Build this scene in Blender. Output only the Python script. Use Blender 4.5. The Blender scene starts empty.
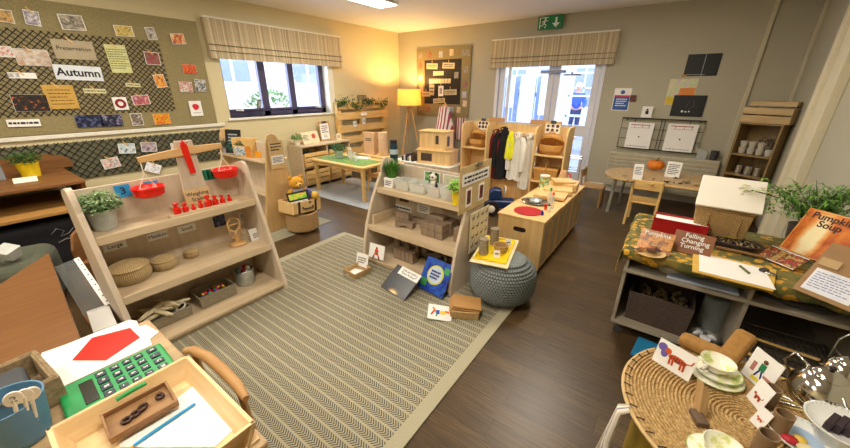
import bpy, math, random
from mathutils import Vector, Matrix, Euler, noise
PI = math.pi
SC = bpy.context.scene
COL = SC.collection
random.seed(7)

# ---------------------------------------------------------------- camera
F_PX = 336.85
PIT, YAW, ROL = [math.radians(a) for a in (21.795, 35.66, 0.312)]
H = 1.5
_fw = Vector((-math.sin(YAW)*math.cos(PIT), math.cos(YAW)*math.cos(PIT), -math.sin(PIT)))
_r0 = Vector((math.cos(YAW), math.sin(YAW), 0)); _u0 = _r0.cross(_fw)
_r = _r0*math.cos(ROL)+_u0*math.sin(ROL); _u = -_r0*math.sin(ROL)+_u0*math.cos(ROL)
cam_d = bpy.data.cameras.new('camera'); cam_d.sensor_width = 36; cam_d.lens = F_PX/850*36
cam_d.clip_start = 0.02
cam = bpy.data.objects.new('camera', cam_d); COL.objects.link(cam)
m = Matrix((_r, _u, -_fw)).transposed().to_4x4(); m.translation = (0, 0, H)
cam.matrix_world = m
SC.camera = cam

# ---------------------------------------------------------------- view, world, lights
SC.view_settings.view_transform = 'Standard'; SC.view_settings.look = 'None'
SC.view_settings.exposure = 0.30; SC.view_settings.gamma = 1
SC.view_settings.use_curve_mapping = False
w = bpy.data.worlds.new('world'); SC.world = w; w.use_nodes = True
nt = w.node_tree; bg = nt.nodes['Background']
sky = nt.nodes.new('ShaderNodeTexSky')
sky.sky_type = 'HOSEK_WILKIE'; sky.turbidity = 6; sky.sun_direction = (-0.4, 0.3, 0.8)
mixn = nt.nodes.new('ShaderNodeMix'); mixn.data_type = 'RGBA'; mixn.inputs[0].default_value = 0.85
nt.links.new(sky.outputs[0], mixn.inputs[6]); mixn.inputs[7].default_value = (0.62, 0.76, 1.0, 1)
nt.links.new(mixn.outputs[2], bg.inputs[0]); bg.inputs[1].default_value = 4.2

def area(name, loc, sx, sy, power, col, rot=(0, 0, 0)):
    d = bpy.data.lights.new(name, 'AREA'); d.shape = 'RECTANGLE'; d.size = sx; d.size_y = sy
    d.energy = power; d.color = col
    o = bpy.data.objects.new(name, d); COL.objects.link(o); o.location = loc; o.rotation_euler = rot
    return o
CEIL = 2.56
PANELS = [(-3.5, 3.4), (-0.7, 3.4), (-3.5, 0.6), (-0.7, 0.6), (-2.1, -1.2)]
for px_, py_ in PANELS:
    area('ceiling_panel_light', (px_, py_, CEIL-0.05), 0.28, 1.15, 30, (1.0, 0.90, 0.76))
# daylight entering through the glazed door and the window
area('door_daylight', (-1.9, 6.25, 1.1), 1.6, 1.9, 30, (0.6, 0.75, 1.0), (math.radians(90), 0, 0))
area('window_daylight', (-5.3, 3.3, 1.5), 0.8, 1.7, 22, (0.65, 0.8, 1.0), (0, math.radians(-90), 0))

# ---------------------------------------------------------------- pixel -> place on a known plane
def _ray(x, y): return _fw*F_PX + _r*(x-425) + _u*(224-y)
def zat(x, y, z):
    d = _ray(x, y); t = (z-H)/d.z; return Vector((d.x*t, d.y*t, z))
def yat(x, y, Y):
    d = _ray(x, y); t = Y/d.y; return Vector((d.x*t, Y, H+d.z*t))
def xat(x, y, X):
    d = _ray(x, y); t = X/d.x; return Vector((X, d.y*t, H+d.z*t))

# ---------------------------------------------------------------- materials
def lin(c):
    if isinstance(c, str):
        c = [int(c[i:i+2], 16)/255 for i in (0, 2, 4)]
    return tuple(((v/12.92) if v <= 0.04045 else ((v+0.055)/1.055)**2.4) for v in c[:3])+(1,)
MATS = {}
class N:
    def __init__(s, name):
        s.m = bpy.data.materials.new(name); s.m.use_nodes = True
        s.t = s.m.node_tree; s.b = s.t.nodes['Principled BSDF']
    def n(s, typ, **kw):
        n = s.t.nodes.new('ShaderNode'+typ)
        for k, v in kw.items():
            if k.startswith('i_'): n.inputs[k[2:].replace('_', ' ')].default_value = v
            else: setattr(n, k, v)
        return n
    def l(s, a, b): s.t.links.new(a, b)
    def math(s, op, a, b=None, clamp=False):
        n = s.n('Math', operation=op, use_clamp=clamp)
        for i, v in enumerate((a, b)):
            if v is None: continue
            if hasattr(v, 'links'): s.l(v, n.inputs[i])
            else: n.inputs[i].default_value = v
        return n.outputs[0]
    def ramp(s, fac, stops, interp='LINEAR'):
        r = s.n('ValToRGB'); r.color_ramp.interpolation = interp
        e = r.color_ramp.elements
        while len(e) < len(stops): e.new(0.5)
        for el, (p, c) in zip(e, stops): el.position = p; el.color = lin(c)
        s.l(fac, r.inputs[0]); return r.outputs[0]
    def coords(s, scale=(1, 1, 1), kind='Object', rot=(0, 0, 0)):
        tc = s.n('TexCoord'); mp = s.n('Mapping'); mp.inputs['Scale'].default_value = scale
        mp.inputs['Rotation'].default_value = rot
        s.l(tc.outputs[kind], mp.inputs[0]); return mp.outputs[0]
    def noise(s, vec, scale, detail=3, rough=.5):
        n = s.n('TexNoise'); n.inputs['Scale'].default_value = scale; n.inputs['Detail'].default_value = detail
        n.inputs['Roughness'].default_value = rough
        s.l(vec, n.inputs['Vector']); return n.outputs[0]
    def bump(s, h, strength=.3, dist=.01):
        b = s.n('Bump'); b.inputs['Strength'].default_value = strength; b.inputs['Distance'].default_value = dist
        s.l(h, b.inputs['Height']); s.l(b.outputs[0], s.b.inputs['Normal'])
    def mix(s, fac, a, b):
        n = s.n('Mix', data_type='RGBA')
        for i, v in ((0, fac), (6, a), (7, b)):
            if hasattr(v, 'links'): s.l(v, n.inputs[i])
            elif i == 0: n.inputs[0].default_value = v
            else: n.inputs[i].default_value = lin(v)
        return n.outputs[2]

def plain(name, c, rough=.6, metal=0, var=.08, scale=12, bump=0.0, spec=None):
    if name in MATS: return MATS[name]
    a = N(name); v = a.coords(); f = a.noise(v, scale)
    cc = lin(c); dk = tuple(x*(1-var) for x in cc[:3])+(1,); lt = tuple(min(1, x*(1+var)) for x in cc[:3])+(1,)
    r = a.n('ValToRGB'); r.color_ramp.elements[0].color = dk; r.color_ramp.elements[1].color = lt
    r.color_ramp.elements[0].position = .3; r.color_ramp.elements[1].position = .7
    a.l(f, r.inputs[0]); a.l(r.outputs[0], a.b.inputs['Base Color'])
    a.b.inputs['Roughness'].default_value = rough; a.b.inputs['Metallic'].default_value = metal
    if bump: a.bump(a.noise(v, scale*8), bump, .004)
    MATS[name] = a.m; return a.m

def wood(name, c1, c2, axis=0, scale=9, rough=.5, stretch=12):
    if name in MATS: return MATS[name]
    a = N(name); sc = [stretch*.7]*3; sc[axis] = .8
    v = a.coords(tuple(sc)); f = a.noise(v, scale*.35, 5, .6)
    c = a.ramp(f, [(.3, c1), (.7, c2)]); a.l(c, a.b.inputs['Base Color'])
    a.b.inputs['Roughness'].default_value = rough; a.bump(f, .08, .003)
    MATS[name] = a.m; return a.m

def weave(name, c1, c2, su=90, sv=60, rough=.8, bump=.6, ax=('x', 'z')):
    """over and under strand pattern"""
    if name in MATS: return MATS[name]
    a = N(name); tc = a.n('TexCoord'); sp = a.n('SeparateXYZ'); a.l(tc.outputs['Object'], sp.inputs[0])
    o = {'x': sp.outputs[0], 'y': sp.outputs[1], 'z': sp.outputs[2]}
    xy = a.math('ADD', o['x'], o['y']) if ax[0] == 'xy' else (a.math('ARCTAN2', o['y'], o['x']) if ax[0] == 'ang' else o[ax[0]])
    u = a.math('SINE', a.math('MULTIPLY', xy, su*2)); v = a.math('SINE', a.math('MULTIPLY', o[ax[1]], sv*4))
    h = a.math('ADD', a.math('MULTIPLY', a.math('MULTIPLY', u, v), .25), .5)
    nz = a.noise(tc.outputs['Object'], 60, 2)
    h2 = a.math('ADD', a.math('MULTIPLY', h, .75), a.math('MULTIPLY', nz, .25))
    c = a.ramp(h2, [(.3, c1), (.65, c2)]); a.l(c, a.b.inputs['Base Color'])
    a.b.inputs['Roughness'].default_value = rough; a.bump(h, bump, .006)
    MATS[name] = a.m; return a.m

def pic(name, cols, scale=30, rough=.35, seed=0.0):
    """a printed photograph: blotches of the picture's own colours"""
    if name in MATS: return MATS[name]
    a = N(name); v = a.coords((1, 1, 1)); mp = a.n('Mapping'); mp.inputs['Location'].default_value = (seed*3.1, seed*1.7, seed)
    a.l(v, mp.inputs[0]); f = a.noise(mp.outputs[0], scale, 2, .6)
    k = len(cols); stops = [(.3+.4*i/(max(1, k-1)), c) for i, c in enumerate(cols)]
    a.l(a.ramp(f, stops), a.b.inputs['Base Color']); a.b.inputs['Roughness'].default_value = rough
    MATS[name] = a.m; return a.m

def emit(name, c, s):
    if name in MATS: return MATS[name]
    a = N(name); a.b.inputs['Base Color'].default_value = lin(c); a.b.inputs['Emission Color'].default_value = lin(c)
    a.b.inputs['Emission Strength'].default_value = s; MATS[name] = a.m; return a.m

def glassy(name, c=(1, 1, 1), alpha=.12, rough=.05):
    if name in MATS: return MATS[name]
    a = N(name); tr = a.n('BsdfTransparent'); tr.inputs[0].default_value = tuple(c)+(1,)
    g = a.n('BsdfGlossy'); g.inputs['Roughness'].default_value = rough
    mx = a.n('MixShader'); mx.inputs[0].default_value = alpha
    a.l(tr.outputs[0], mx.inputs[1]); a.l(g.outputs[0], mx.inputs[2])
    a.l(mx.outputs[0], a.t.nodes['Material Output'].inputs[0]); MATS[name] = a.m; return a.m

def haze_plastic(name, c, mixf=.45):
    a = N(name); tr = a.n('BsdfTransparent'); mx = a.n('MixShader'); mx.inputs[0].default_value = mixf
    a.b.inputs['Base Color'].default_value = lin(c); a.b.inputs['Roughness'].default_value = .2
    a.l(tr.outputs[0], mx.inputs[1]); a.l(a.b.outputs[0], mx.inputs[2])
    a.l(mx.outputs[0], a.t.nodes['Material Output'].inputs[0]); MATS[name] = a.m; return a.m

birch = wood('birch', 'c8b08e', 'dac6a6', 0)
birch_pale = wood('birch_pale', 'c6b59e', 'd8c7b2', 2)
pine = wood('pine', 'd9ad62', 'ecca88', 0)
pine_y = wood('pine_yellow', 'd8b070', 'e8c890', 2)
beech = wood('beech', 'cf9f62', 'e2bb84', 0)
dark_wood = wood('dark_wood', '6d4520', '8e6030', 1)
walnut = wood('acacia', '86603c', 'ab8256', 0)
orange_wood = wood('orange_wood', '79502e', '8c6038', 1, rough=.35)
whitep = plain('white_paper', 'f4f3f0', .7, var=.02)
offw = plain('off_white', 'e8e3d5', .6, var=.03)
black = plain('black', '15151a', .5)
dkgrey = plain('dark_grey', '3a3a3c', .5)
red = plain('glossy_red', 'e0200f', .3, var=.03)
yellow = plain('yellow', 'f2d21a', .45, var=.04)
green = plain('green_card', '12a04a', .5, var=.03)
chrome = plain('steel', 'c9c9c6', .22, 1, .05)
galv = plain('galvanised', 'bcc6c6', .4, .6, .12, 25)
seagrass = weave('seagrass', '8d6c3e', 'd2b27c', 230, 120, ax=('xy', 'z'))
wicker = weave('wicker', '7d6138', 'c2a06a', 200, 110, ax=('xy', 'z'))
wicker_hi = weave('honey_wicker', '9c6a2c', 'd9a256', 200, 110, ax=('xy', 'z'))
greyweave = weave('grey_rope', '6d6656', 'a59a83', 220, 120, ax=('xy', 'z'))
darkweave = weave('dark_weave', '2c2320', '5e4c42', 180, 90, ax=('xy', 'z'))
leafg = plain('leaf_green', '4f7d35', .5, var=.35, scale=30)
leafd = plain('dark_leaf', '3c6428', .5, var=.35, scale=30)
leafp = plain('pale_leaf', '86a860', .5, var=.3, scale=30)
cream_paint = plain('wall_paint', 'd6caa2', .75, var=.02, scale=3)
white_paint = plain('white_paint', 'e9e6da', .5, var=.02)
cardboard = plain('cardboard', 'b98b53', .75, var=.06)
kraft = plain('kraft', '9a6f43', .75, var=.05)
ink = plain('ink', '26262c', .7, var=.02)

# ---------------------------------------------------------------- mesh builder
class MB:
    def __init__(s): s.v = []; s.f = []; s.T = Matrix.Identity(4)
    def at(s, loc=(0, 0, 0), rot=(0, 0, 0)):
        s.T = Matrix.Translation(loc) @ Euler(rot).to_matrix().to_4x4(); return s
    def add(s, vs, fs):
        o = len(s.v); s.v += [tuple(s.T @ Vector(v)) for v in vs]; s.f += [tuple(o+i for i in f) for f in fs]; return s
    def box(s, a, b):
        x0, y0, z0 = a; x1, y1, z1 = b
        return s.add([(x0, y0, z0), (x1, y0, z0), (x1, y1, z0), (x0, y1, z0), (x0, y0, z1), (x1, y0, z1), (x1, y1, z1), (x0, y1, z1)],
                     [(0, 3, 2, 1), (4, 5, 6, 7), (0, 1, 5, 4), (1, 2, 6, 5), (2, 3, 7, 6), (3, 0, 4, 7)])
    def cbox(s, c, d): return s.box([c[i]-d[i]/2 for i in range(3)], [c[i]+d[i]/2 for i in range(3)])
    def hexa(s, bot, top):
        return s.add(list(bot)+list(top), [(0, 3, 2, 1), (4, 5, 6, 7), (0, 1, 5, 4), (1, 2, 6, 5), (2, 3, 7, 6), (3, 0, 4, 7)])
    def prism(s, poly, ax, a, b):
        """extrude a 2D polygon (in the other two axes, in order) along ax"""
        n = len(poly); vs = []
        for t in (a, b):
            for p in poly:
                v = [p[0], p[1]]; v.insert(ax, t); vs.append(tuple(v))
        fs = [tuple(range(n))[::-1], tuple(range(n, 2*n))]+[(i, (i+1) % n, n+(i+1) % n, n+i) for i in range(n)]
        return s.add(vs, fs)
    def lathe(s, prof, n=24, c=(0, 0, 0), sx=1, sy=1, wob=0):
        vs = []; fs = []; k = len(prof)
        for j, (r, z) in enumerate(prof):
            for i in range(n):
                a = 2*PI*i/n; rr = r*(1+wob*math.sin(3*a+j))
                vs.append((c[0]+rr*sx*math.cos(a), c[1]+rr*sy*math.sin(a), c[2]+z))
        for j in range(k-1):
            for i in range(n):
                fs.append((j*n+i, j*n+(i+1) % n, (j+1)*n+(i+1) % n, (j+1)*n+i))
        if prof[0][0] > 1e-5: fs.append(tuple(range(n))[::-1])
        if prof[-1][0] > 1e-5: fs.append(tuple((k-1)*n+i for i in range(n)))
        return s.add(vs, fs)
    def cyl(s, c, r, h, n=20, r2=None): return s.lathe([(r, 0), (r if r2 is None else r2, h)], n, c)
    def sph(s, c, r, sx=1, sy=1, sz=1, n=14):
        k = n//2+1
        return s.lathe([(max(1e-4, r*math.sin(PI*j/k)), -r*sz*math.cos(PI*j/k)) for j in range(k+1)], n, c, sx, sy)
    def tube(s, pts, r, n=8, closed=False):
        pts = [Vector(p) for p in pts]; k = len(pts); vs = []; fs = []
        rs = r if isinstance(r, (list, tuple)) else [r]*k
        up = None
        for i, p in enumerate(pts):
            if closed: d = pts[(i+1) % k]-pts[i-1]
            else: d = pts[min(i+1, k-1)]-pts[max(i-1, 0)]
            d.normalize()
            if up is None:
                up = Vector((0, 0, 1)) if abs(d.z) < .9 else Vector((1, 0, 0))
            a = d.cross(up); a.normalize(); b = a.cross(d); b.normalize(); up = b
            for j in range(n):
                t = 2*PI*j/n; q = p+a*math.cos(t)*rs[i]+b*math.sin(t)*rs[i]; vs.append(tuple(q))
        for i in range(k if closed else k-1):
            for j in range(n):
                i2 = (i+1) % k
                fs.append((i*n+j, i*n+(j+1) % n, i2*n+(j+1) % n, i2*n+j))
        if not closed: fs += [tuple(range(n))[::-1], tuple((k-1)*n+j for j in range(n))]
        return s.add(vs, fs)
    def leaf(s, p, d, L, W, droop=.3):
        p = Vector(p); d = Vector(d).normalized(); sd = d.cross(Vector((0, 0, 1)))
        if sd.length < .05: sd = Vector((1, 0, 0))
        sd.normalize(); nz = sd.cross(d)
        m_ = p+d*L*.5+nz*L*.06; e = p+d*L-Vector((0, 0, droop*L))
        return s.add([p, m_+sd*W/2-nz*.1*W, e, m_-sd*W/2-nz*.1*W, m_], [(0, 1, 4), (1, 2, 4), (2, 3, 4), (3, 0, 4)])
    def build(s, name, mat, parent=None, smooth=False, bev=0, seg=2):
        me = bpy.data.meshes.new(name); me.from_pydata(s.v, [], s.f); me.validate(); me.update()
        o = bpy.data.objects.new(name, me); COL.objects.link(o)
        if mat: me.materials.append(mat)
        if smooth:
            me.polygons.foreach_set('use_smooth', [True]*len(me.polygons))
            if smooth == 'auto':
                me.set_sharp_from_angle(angle=math.radians(40))
        if bev:
            b = o.modifiers.new('bevel', 'BEVEL'); b.width = bev; b.segments = seg; b.limit_method = 'ANGLE'
            b.angle_limit = math.radians(40)
        if parent: o.parent = parent
        return o

def tag(o, label=None, cat=None, group=None, kind=None):
    if label: o['label'] = label
    if cat: o['category'] = cat
    if group: o['group'] = group
    if kind: o['kind'] = kind
    return o
def thing(name, label, cat, loc=(0, 0, 0), rz=0, group=None, rot=None):
    o = bpy.data.objects.new(name, None); COL.objects.link(o); o.empty_display_size = .05
    o.location = loc; o.rotation_euler = rot if rot else (0, 0, rz)
    return tag(o, label, cat, group)
def place(o, loc, rz=0, rot=None):
    o.location = loc; o.rotation_euler = rot if rot else (0, 0, rz); return o
def dup(root, loc, rz=None, label=None, group=None, rot=None, scale=None):
    def cp(o, par):
        c = o.copy(); COL.objects.link(c); c.parent = par
        for ch in list(o.children): cp(ch, c)
        return c
    r = cp(root, None); r.location = loc
    if rz is not None: r.rotation_euler = (0, 0, rz)
    if rot: r.rotation_euler = rot
    if scale: r.scale = scale
    if label: r['label'] = label
    if group: r['group'] = group
    return r
def struct(name, mb, mat, **k): return tag(mb.build(name, mat, **k), kind='structure')

def lettering(parent, s, size, mat, loc, rot=(PI/2, 0, 0), align='CENTER', name='lettering', bold=0, ext=.0004, lh=1.0):
    c = bpy.data.curves.new(name, 'FONT'); c.body = s; c.size = size; c.align_x = align; c.align_y = 'CENTER'
    c.extrude = ext; c.offset = bold; c.space_line = lh; c.resolution_u = 3
    t = bpy.data.objects.new('tmp', c); COL.objects.link(t)
    me = bpy.data.meshes.new_from_object(t.evaluated_get(bpy.context.evaluated_depsgraph_get()))
    bpy.data.objects.remove(t); bpy.data.curves.remove(c); me.name = name
    me.materials.clear(); me.materials.append(mat)
    o = bpy.data.objects.new(name, me); COL.objects.link(o); o.location = loc; o.rotation_euler = rot; o.parent = parent
    return o
def print_lines(parent, w, h, rows, mat=ink, cz=0, y=-.0016, name='printed_text', seed=1, th=.22, cx=0):
    """rows of small print, too fine to read in the photograph"""
    rnd = random.Random(seed); mb = MB(); st = h/rows
    for i in range(rows):
        z = cz+h/2-st*(i+.5); x = cx-w/2
        end = cx+w/2-(rnd.random()*w*.3 if i % 3 == 2 else 0)
        while x < end:
            l = w*(.06+rnd.random()*.12); l = min(l, end-x)
            mb.box((x, y-.0004, z-st*th), (x+l, y, z+st*th)); x += l+w*.03
    return mb.build(name, mat, parent)
def card(name, label, cat, loc, w, h, rz=0, rx=0, ry=0, mat=None, group=None, pmat=None, mg=.08, anchor='c', t=.002, pname='picture', pz=0, ph=None, rot=None, pegm=None):
    z0, z1 = (-h/2, h/2) if anchor == 'c' else (0, h)
    o = MB().box((-w/2, 0, z0), (w/2, t, z1)).build(name, mat or whitep)
    o.location = loc; o.rotation_euler = rot if rot else Euler((rx, ry, rz)); tag(o, label, cat, group)
    if pmat:
        hh = (ph or h)-2*mg*h; zc = (z0+z1)/2+pz
        MB().box((-w/2+mg*w, -.0008, zc-hh/2), (w/2-mg*w, 0, zc+hh/2)).build(pname, pmat, o)
    return o

# ================================================================ THE ROOM
XL, XR, YB, YF = -5.0, 1.04, 6.0, -2.4
# floor: dark oak planks running along x
a = N('floor_planks'); tc = a.n('TexCoord'); br = a.n('TexBrick')
br.offset = .37; br.inputs['Scale'].default_value = 1; br.inputs['Brick Width'].default_value = 1.1
br.inputs['Row Height'].default_value = .105; br.inputs['Mortar Size'].default_value = .0015
br.inputs['Color1'].default_value = lin('594731'); br.inputs['Color2'].default_value = lin('715b3d'); br.inputs['Mortar'].default_value = lin('463623')
br.inputs['Bias'].default_value = -.1
a.l(tc.outputs['Object'], br.inputs['Vector'])
gr = a.noise(a.coords((1.6, 42, 1)), 3, 7, .7)
g2 = a.ramp(gr, [(.34, '7a7066'), (.5, 'c8c0b4'), (.66, 'ffffff')])
mx = a.n('Mix', data_type='RGBA', blend_type='MULTIPLY'); mx.inputs[0].default_value = .9
a.l(br.outputs[0], mx.inputs[6]); a.l(g2, mx.inputs[7]); a.l(mx.outputs[2], a.b.inputs['Base Color'])
a.b.inputs['Roughness'].default_value = .36; a.bump(gr, .12, .002)
struct('floor', MB().box((XL, YF, -.05), (XR, YB, 0)), a.m)
struct('ceiling', MB().box((XL-.1, YF-.1, CEIL), (XR+.1, YB+.1, CEIL+.1)), plain('ceiling_paint', 'e6e4e4', .85, var=.01, scale=2))
# left wall with the window opening
WY0, WY1, WZ0, WZ1 = 2.37, 4.22, 1.115, 2.1
wl = MB()
wl.box((XL-.28, YF, 0), (XL, WY0, CEIL)).box((XL-.28, WY1, 0), (XL, YB, CEIL))
wl.box((XL-.28, WY0, 0), (XL, WY1, WZ0)).box((XL-.28, WY0, WZ1), (XL, WY1, CEIL))
struct('wall_left', wl, cream_paint)
DX0, DX1, DZ = -2.78, -1.03, 2.06
wb = MB().box((XL-.28, YB, 0), (DX0, YB+.15, CEIL)).box((DX1, YB, 0), (XR+.1, YB+.15, CEIL)).box((DX0, YB, DZ), (DX1, YB+.15, CEIL))
struct('wall_back', wb, plain('back_wall_paint', 'b4af9a', .75, var=.02, scale=3))  # greyer than the left wall: dimmer light here put into the colour
struct('wall_right', MB().box((XR, YF, 0), (XR+.1, YB, CEIL)), plain('right_wall_paint', 'b0ac98', .75, var=.02, scale=3))  # unlit side of the room, its shade put into the wall colour
struct('wall_front', MB().box((XL, YF-.1, 0), (XR, YF, CEIL)), cream_paint)
struct('baseboard_back', MB().box((DX1+.07, YB-.018, 0), (XR, YB, .1)), white_paint, bev=.004)
struct('baseboard_left', MB().box((XL, YF, 0), (XL+.018, YB, .1)), white_paint, bev=.004)
# dado rail under the big board, pilaster on the right wall, trunking on the back wall
struct('trim_1', MB().box((XL, YF, 1.025), (XL+.03, WY0-.1, 1.065)), white_paint, bev=.006)
struct('trim_2', MB().box((XR-.07, 4.36, 0), (XR, 4.62, CEIL)).box((XR-.1, 4.62, 0), (XR, 4.72, CEIL)), plain('pilaster_paint', 'd8d0b4', .6, var=.02), bev=.006)
struct('trim_3', MB().box((.60, YB-.03, 0), (.645, YB, CEIL)), plain('trunking', 'c6bfa4', .5, var=.02), bev=.004)
struct('trim_4', MB().box((XR-.03, YB-.05, 0), (XR, YB, CEIL)), plain('trunking', 'c6bfa4'), bev=.004)

# ---- left window
frame_m = plain('window_frame_purple', '463f5c', .4, var=.03)
wn = MB(); fx0, fx1 = XL-.20, XL-.13
def fr(y0, y1, z0, z1): wn.box((fx0, y0, z0), (fx1, y1, z1))
m1 = xat(263, 86, XL-.15).y; m2 = xat(291.5, 86, XL-.15).y; m3 = xat(321, 86, XL-.15).y
fr(WY0, WY1-.0, WZ0, WZ0+.075); fr(WY0, WY1, 2.03, WZ1); fr(WY0, WY0+.07, WZ0, WZ1)
fr(m1-.055, m1+.055, WZ0, WZ1); fr(m2-.05, m2+.05, WZ0, WZ1); fr(m3-.045, m3+.045, WZ0, WZ1)
win = tag(wn.build('window_1', frame_m, bev=.006), kind='structure')
MB().box((XL-.17, WY0+.05, WZ0+.05), (XL-.162, m3, 2.05)).build('glass', glassy('window_glass', alpha=.06), win)
for y0, y1 in ((WY0+.07, m1-.055), (m1+.055, m2-.05), (m2+.05, m3-.045)):
    MB().box((fx0+.01, y0, WZ0+.075), (fx1+.012, y1, WZ0+.11)).build('sash_rail', frame_m, win, bev=.004)
for yy in (WY0+.2, m3-.13):
    MB().box((fx1+.012, yy-.05, WZ0+.085), (fx1+.03, yy+.05, WZ0+.1)).box((fx1+.012, yy+.02, WZ0+.08), (fx1+.035, yy+.05, WZ0+.12)).build('handle', plain('handle_white', 'dfe2ea', .3), win)
struct('trim_5', MB().box((XL-.14, WY0-.04, WZ0-.03), (XL+.03, WY1+.04, WZ0)), white_paint, bev=.005)
struct('trim_6', MB().box((XL-.28, m3+.045, WZ0), (XL-.001, WY1, WZ1)), white_paint)

# ---- glazed double door
dm = plain('door_frame_white', 'dfe0e8', .4, var=.02)
y0, y1 = YB+.02, YB+.09
fm = MB().box((DX0, YB-.01, 0), (DX0+.06, YB+.14, DZ)).box((DX1-.06, YB-.01, 0), (DX1, YB+.14, DZ)).box((DX0, YB-.01, DZ-.06), (DX1, YB+.14, DZ))
dframe = struct('door_1', fm, dm, bev=.004)
XM = -1.78
def leaf_door(x0, x1, rail, parent):
    mb = MB().box((x0, y0, .01), (x0+.09, y1, DZ-.07)).box((x1-.09, y0, .01), (x1, y1, DZ-.07))
    mb.box((x0+.09, y0+.002, .012), (x1-.09, y1-.002, .22)).box((x0+.09, y0+.002, DZ-.17), (x1-.09, y1-.002, DZ-.072))
    if rail: mb.box((x0+.09, y0+.002, rail), (x1-.09, y1-.002, rail+.17))
    d = mb.build('door_leaf', dm, parent, bev=.004)
    MB().box((x0+.08, y0+.03, .2), (x1-.08, y0+.036, DZ-.16)).build('glass', glassy('window_glass'), d)
    return d
leaf_door(DX0+.07, XM, .80, dframe); l2 = leaf_door(XM+.01, DX1-.07, .80, dframe)
MB().box((DX0+.22, y0, .2), (DX0+.27, y1, DZ-.1)).build('glazing_bar', dm, dframe, bev=.003)
MB().box((XM-.2, YB-.06, 1.75), (XM+.2, YB+.0, 1.79)).box((XM+.16, YB-.03, 1.71), (XM+.42, YB, 1.735)).build('door_closer', plain('closer', '8d93a8', .3, .6), dframe, bev=.004)
MB().tube([(XM+.06, YB+.0, 1.0), (XM+.06, YB-.04, 1.0), (XM+.17, YB-.04, 1.0)], .01).build('handle', chrome, dframe, smooth=True)

# ---- outside
struct('ground_outside', MB().box((-14, YB+.15, -.12), (8, 16, -.06)).box((-14, -3, -.12), (XL-.28, YB+.15, -.06)), plain('paving', '9a9da8', .8, var=.12, scale=6))
bluep = plain('blue_fence_paint', '8c9cdc', .6, var=.12)
fb = thing('garden_fence', 'blue slatted garden fence seen through the left leaf of the glazed door', 'fence', (-5.0, 8.6, -.06))
mb = MB()
for i in range(17): mb.box((i*.14, 0, 0), (i*.14+.11, .03, 1.85))
mb.build('slats', bluep, fb)
mb = MB().box((0, .03, .3), (2.4, .08, .4)).box((0, .03, 1.4), (2.4, .08, 1.5)); mb.build('rail', bluep, fb)
wbld = thing('outbuilding', 'pale grey outbuilding with dark window openings beyond the glazed door', 'building', (-6.6, 14.2, -.06))
MB().box((0, 0, 0), (6.6, .3, 3.4)).build('wall', plain('pale_render', 'dfe3f2', .7, var=.06), wbld)
for i, x in enumerate((.6, 1.9, 3.2, 4.5, 5.6)):
    f = MB().box((x, -.03, 1.0), (x+.7, 0, 2.3)).build('window', plain('slate_window', '9aa4c4', .3), wbld)
    MB().box((x+.32, -.05, 1.0), (x+.38, -.03, 2.3)).box((x, -.05, 1.6), (x+.7, -.03, 1.66)).build('glazing_bar', white_paint, f)
rack = thing('garden_shelf', 'white outdoor shelving behind the right leaf of the glazed door', 'shelf', (-2.5, 9.9, -.06))
mb = MB()
for x in (0, .55, 1.1, 1.65): mb.box((x, 0, 0), (x+.05, .3, 2.0))
for z in (.4, .9, 1.4, 1.95): mb.box((0, 0, z), (1.7, .3, z+.04))
mb.build('shelving_frame', plain('outdoor_white', 'e8ebf6', .5), rack)
def sheet(label, x, z0, z1, wd, Y, c):  # white sheets made up to imitate reflections in the door glass
    mb = MB(); n = 14
    for s_ in (0, .012):
        pass
    pts = [(x+wd*i/n, Y+.03*math.sin(i*1.9)) for i in range(n+1)]
    poly = pts+[(p[0], p[1]+.012) for p in pts[::-1]]
    mb.prism(poly, 2, z0, z1); o = mb.build('hanging_sheet', c)
    return tag(o, label, 'sheet', smooth_group)
smooth_group = 'sheets on the garden line'
shw = plain('sheet_white', 'f2f4ff', .8, var=.03)
line = tag(MB().tube([(-4.4, 8.3, -.06), (-4.4, 8.3, 1.9)], .02).tube([(-4.4, 8.3, 1.82), (-2.35, 8.3, 1.82)], .006).tube([(-2.35, 8.3, -.06), (-2.35, 8.3, 1.9)], .02).build('washing_line', shw), 'thin white line strung between posts outside across the left door leaf', 'line')  # line and posts added to carry the reflection sheets
for k, (lx, lz, lw) in enumerate(((-3.55, 1.1, .2), (-3.2, .75, .34), (-2.72, .95, .3))):
    sheet(['narrow white sheet hanging furthest left outside the door', 'widest and longest white sheet hanging outside the door', 'white sheet hanging outside nearest the door\'s middle post'][k], lx, lz, 1.82, lw, 8.3, shw)

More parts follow.
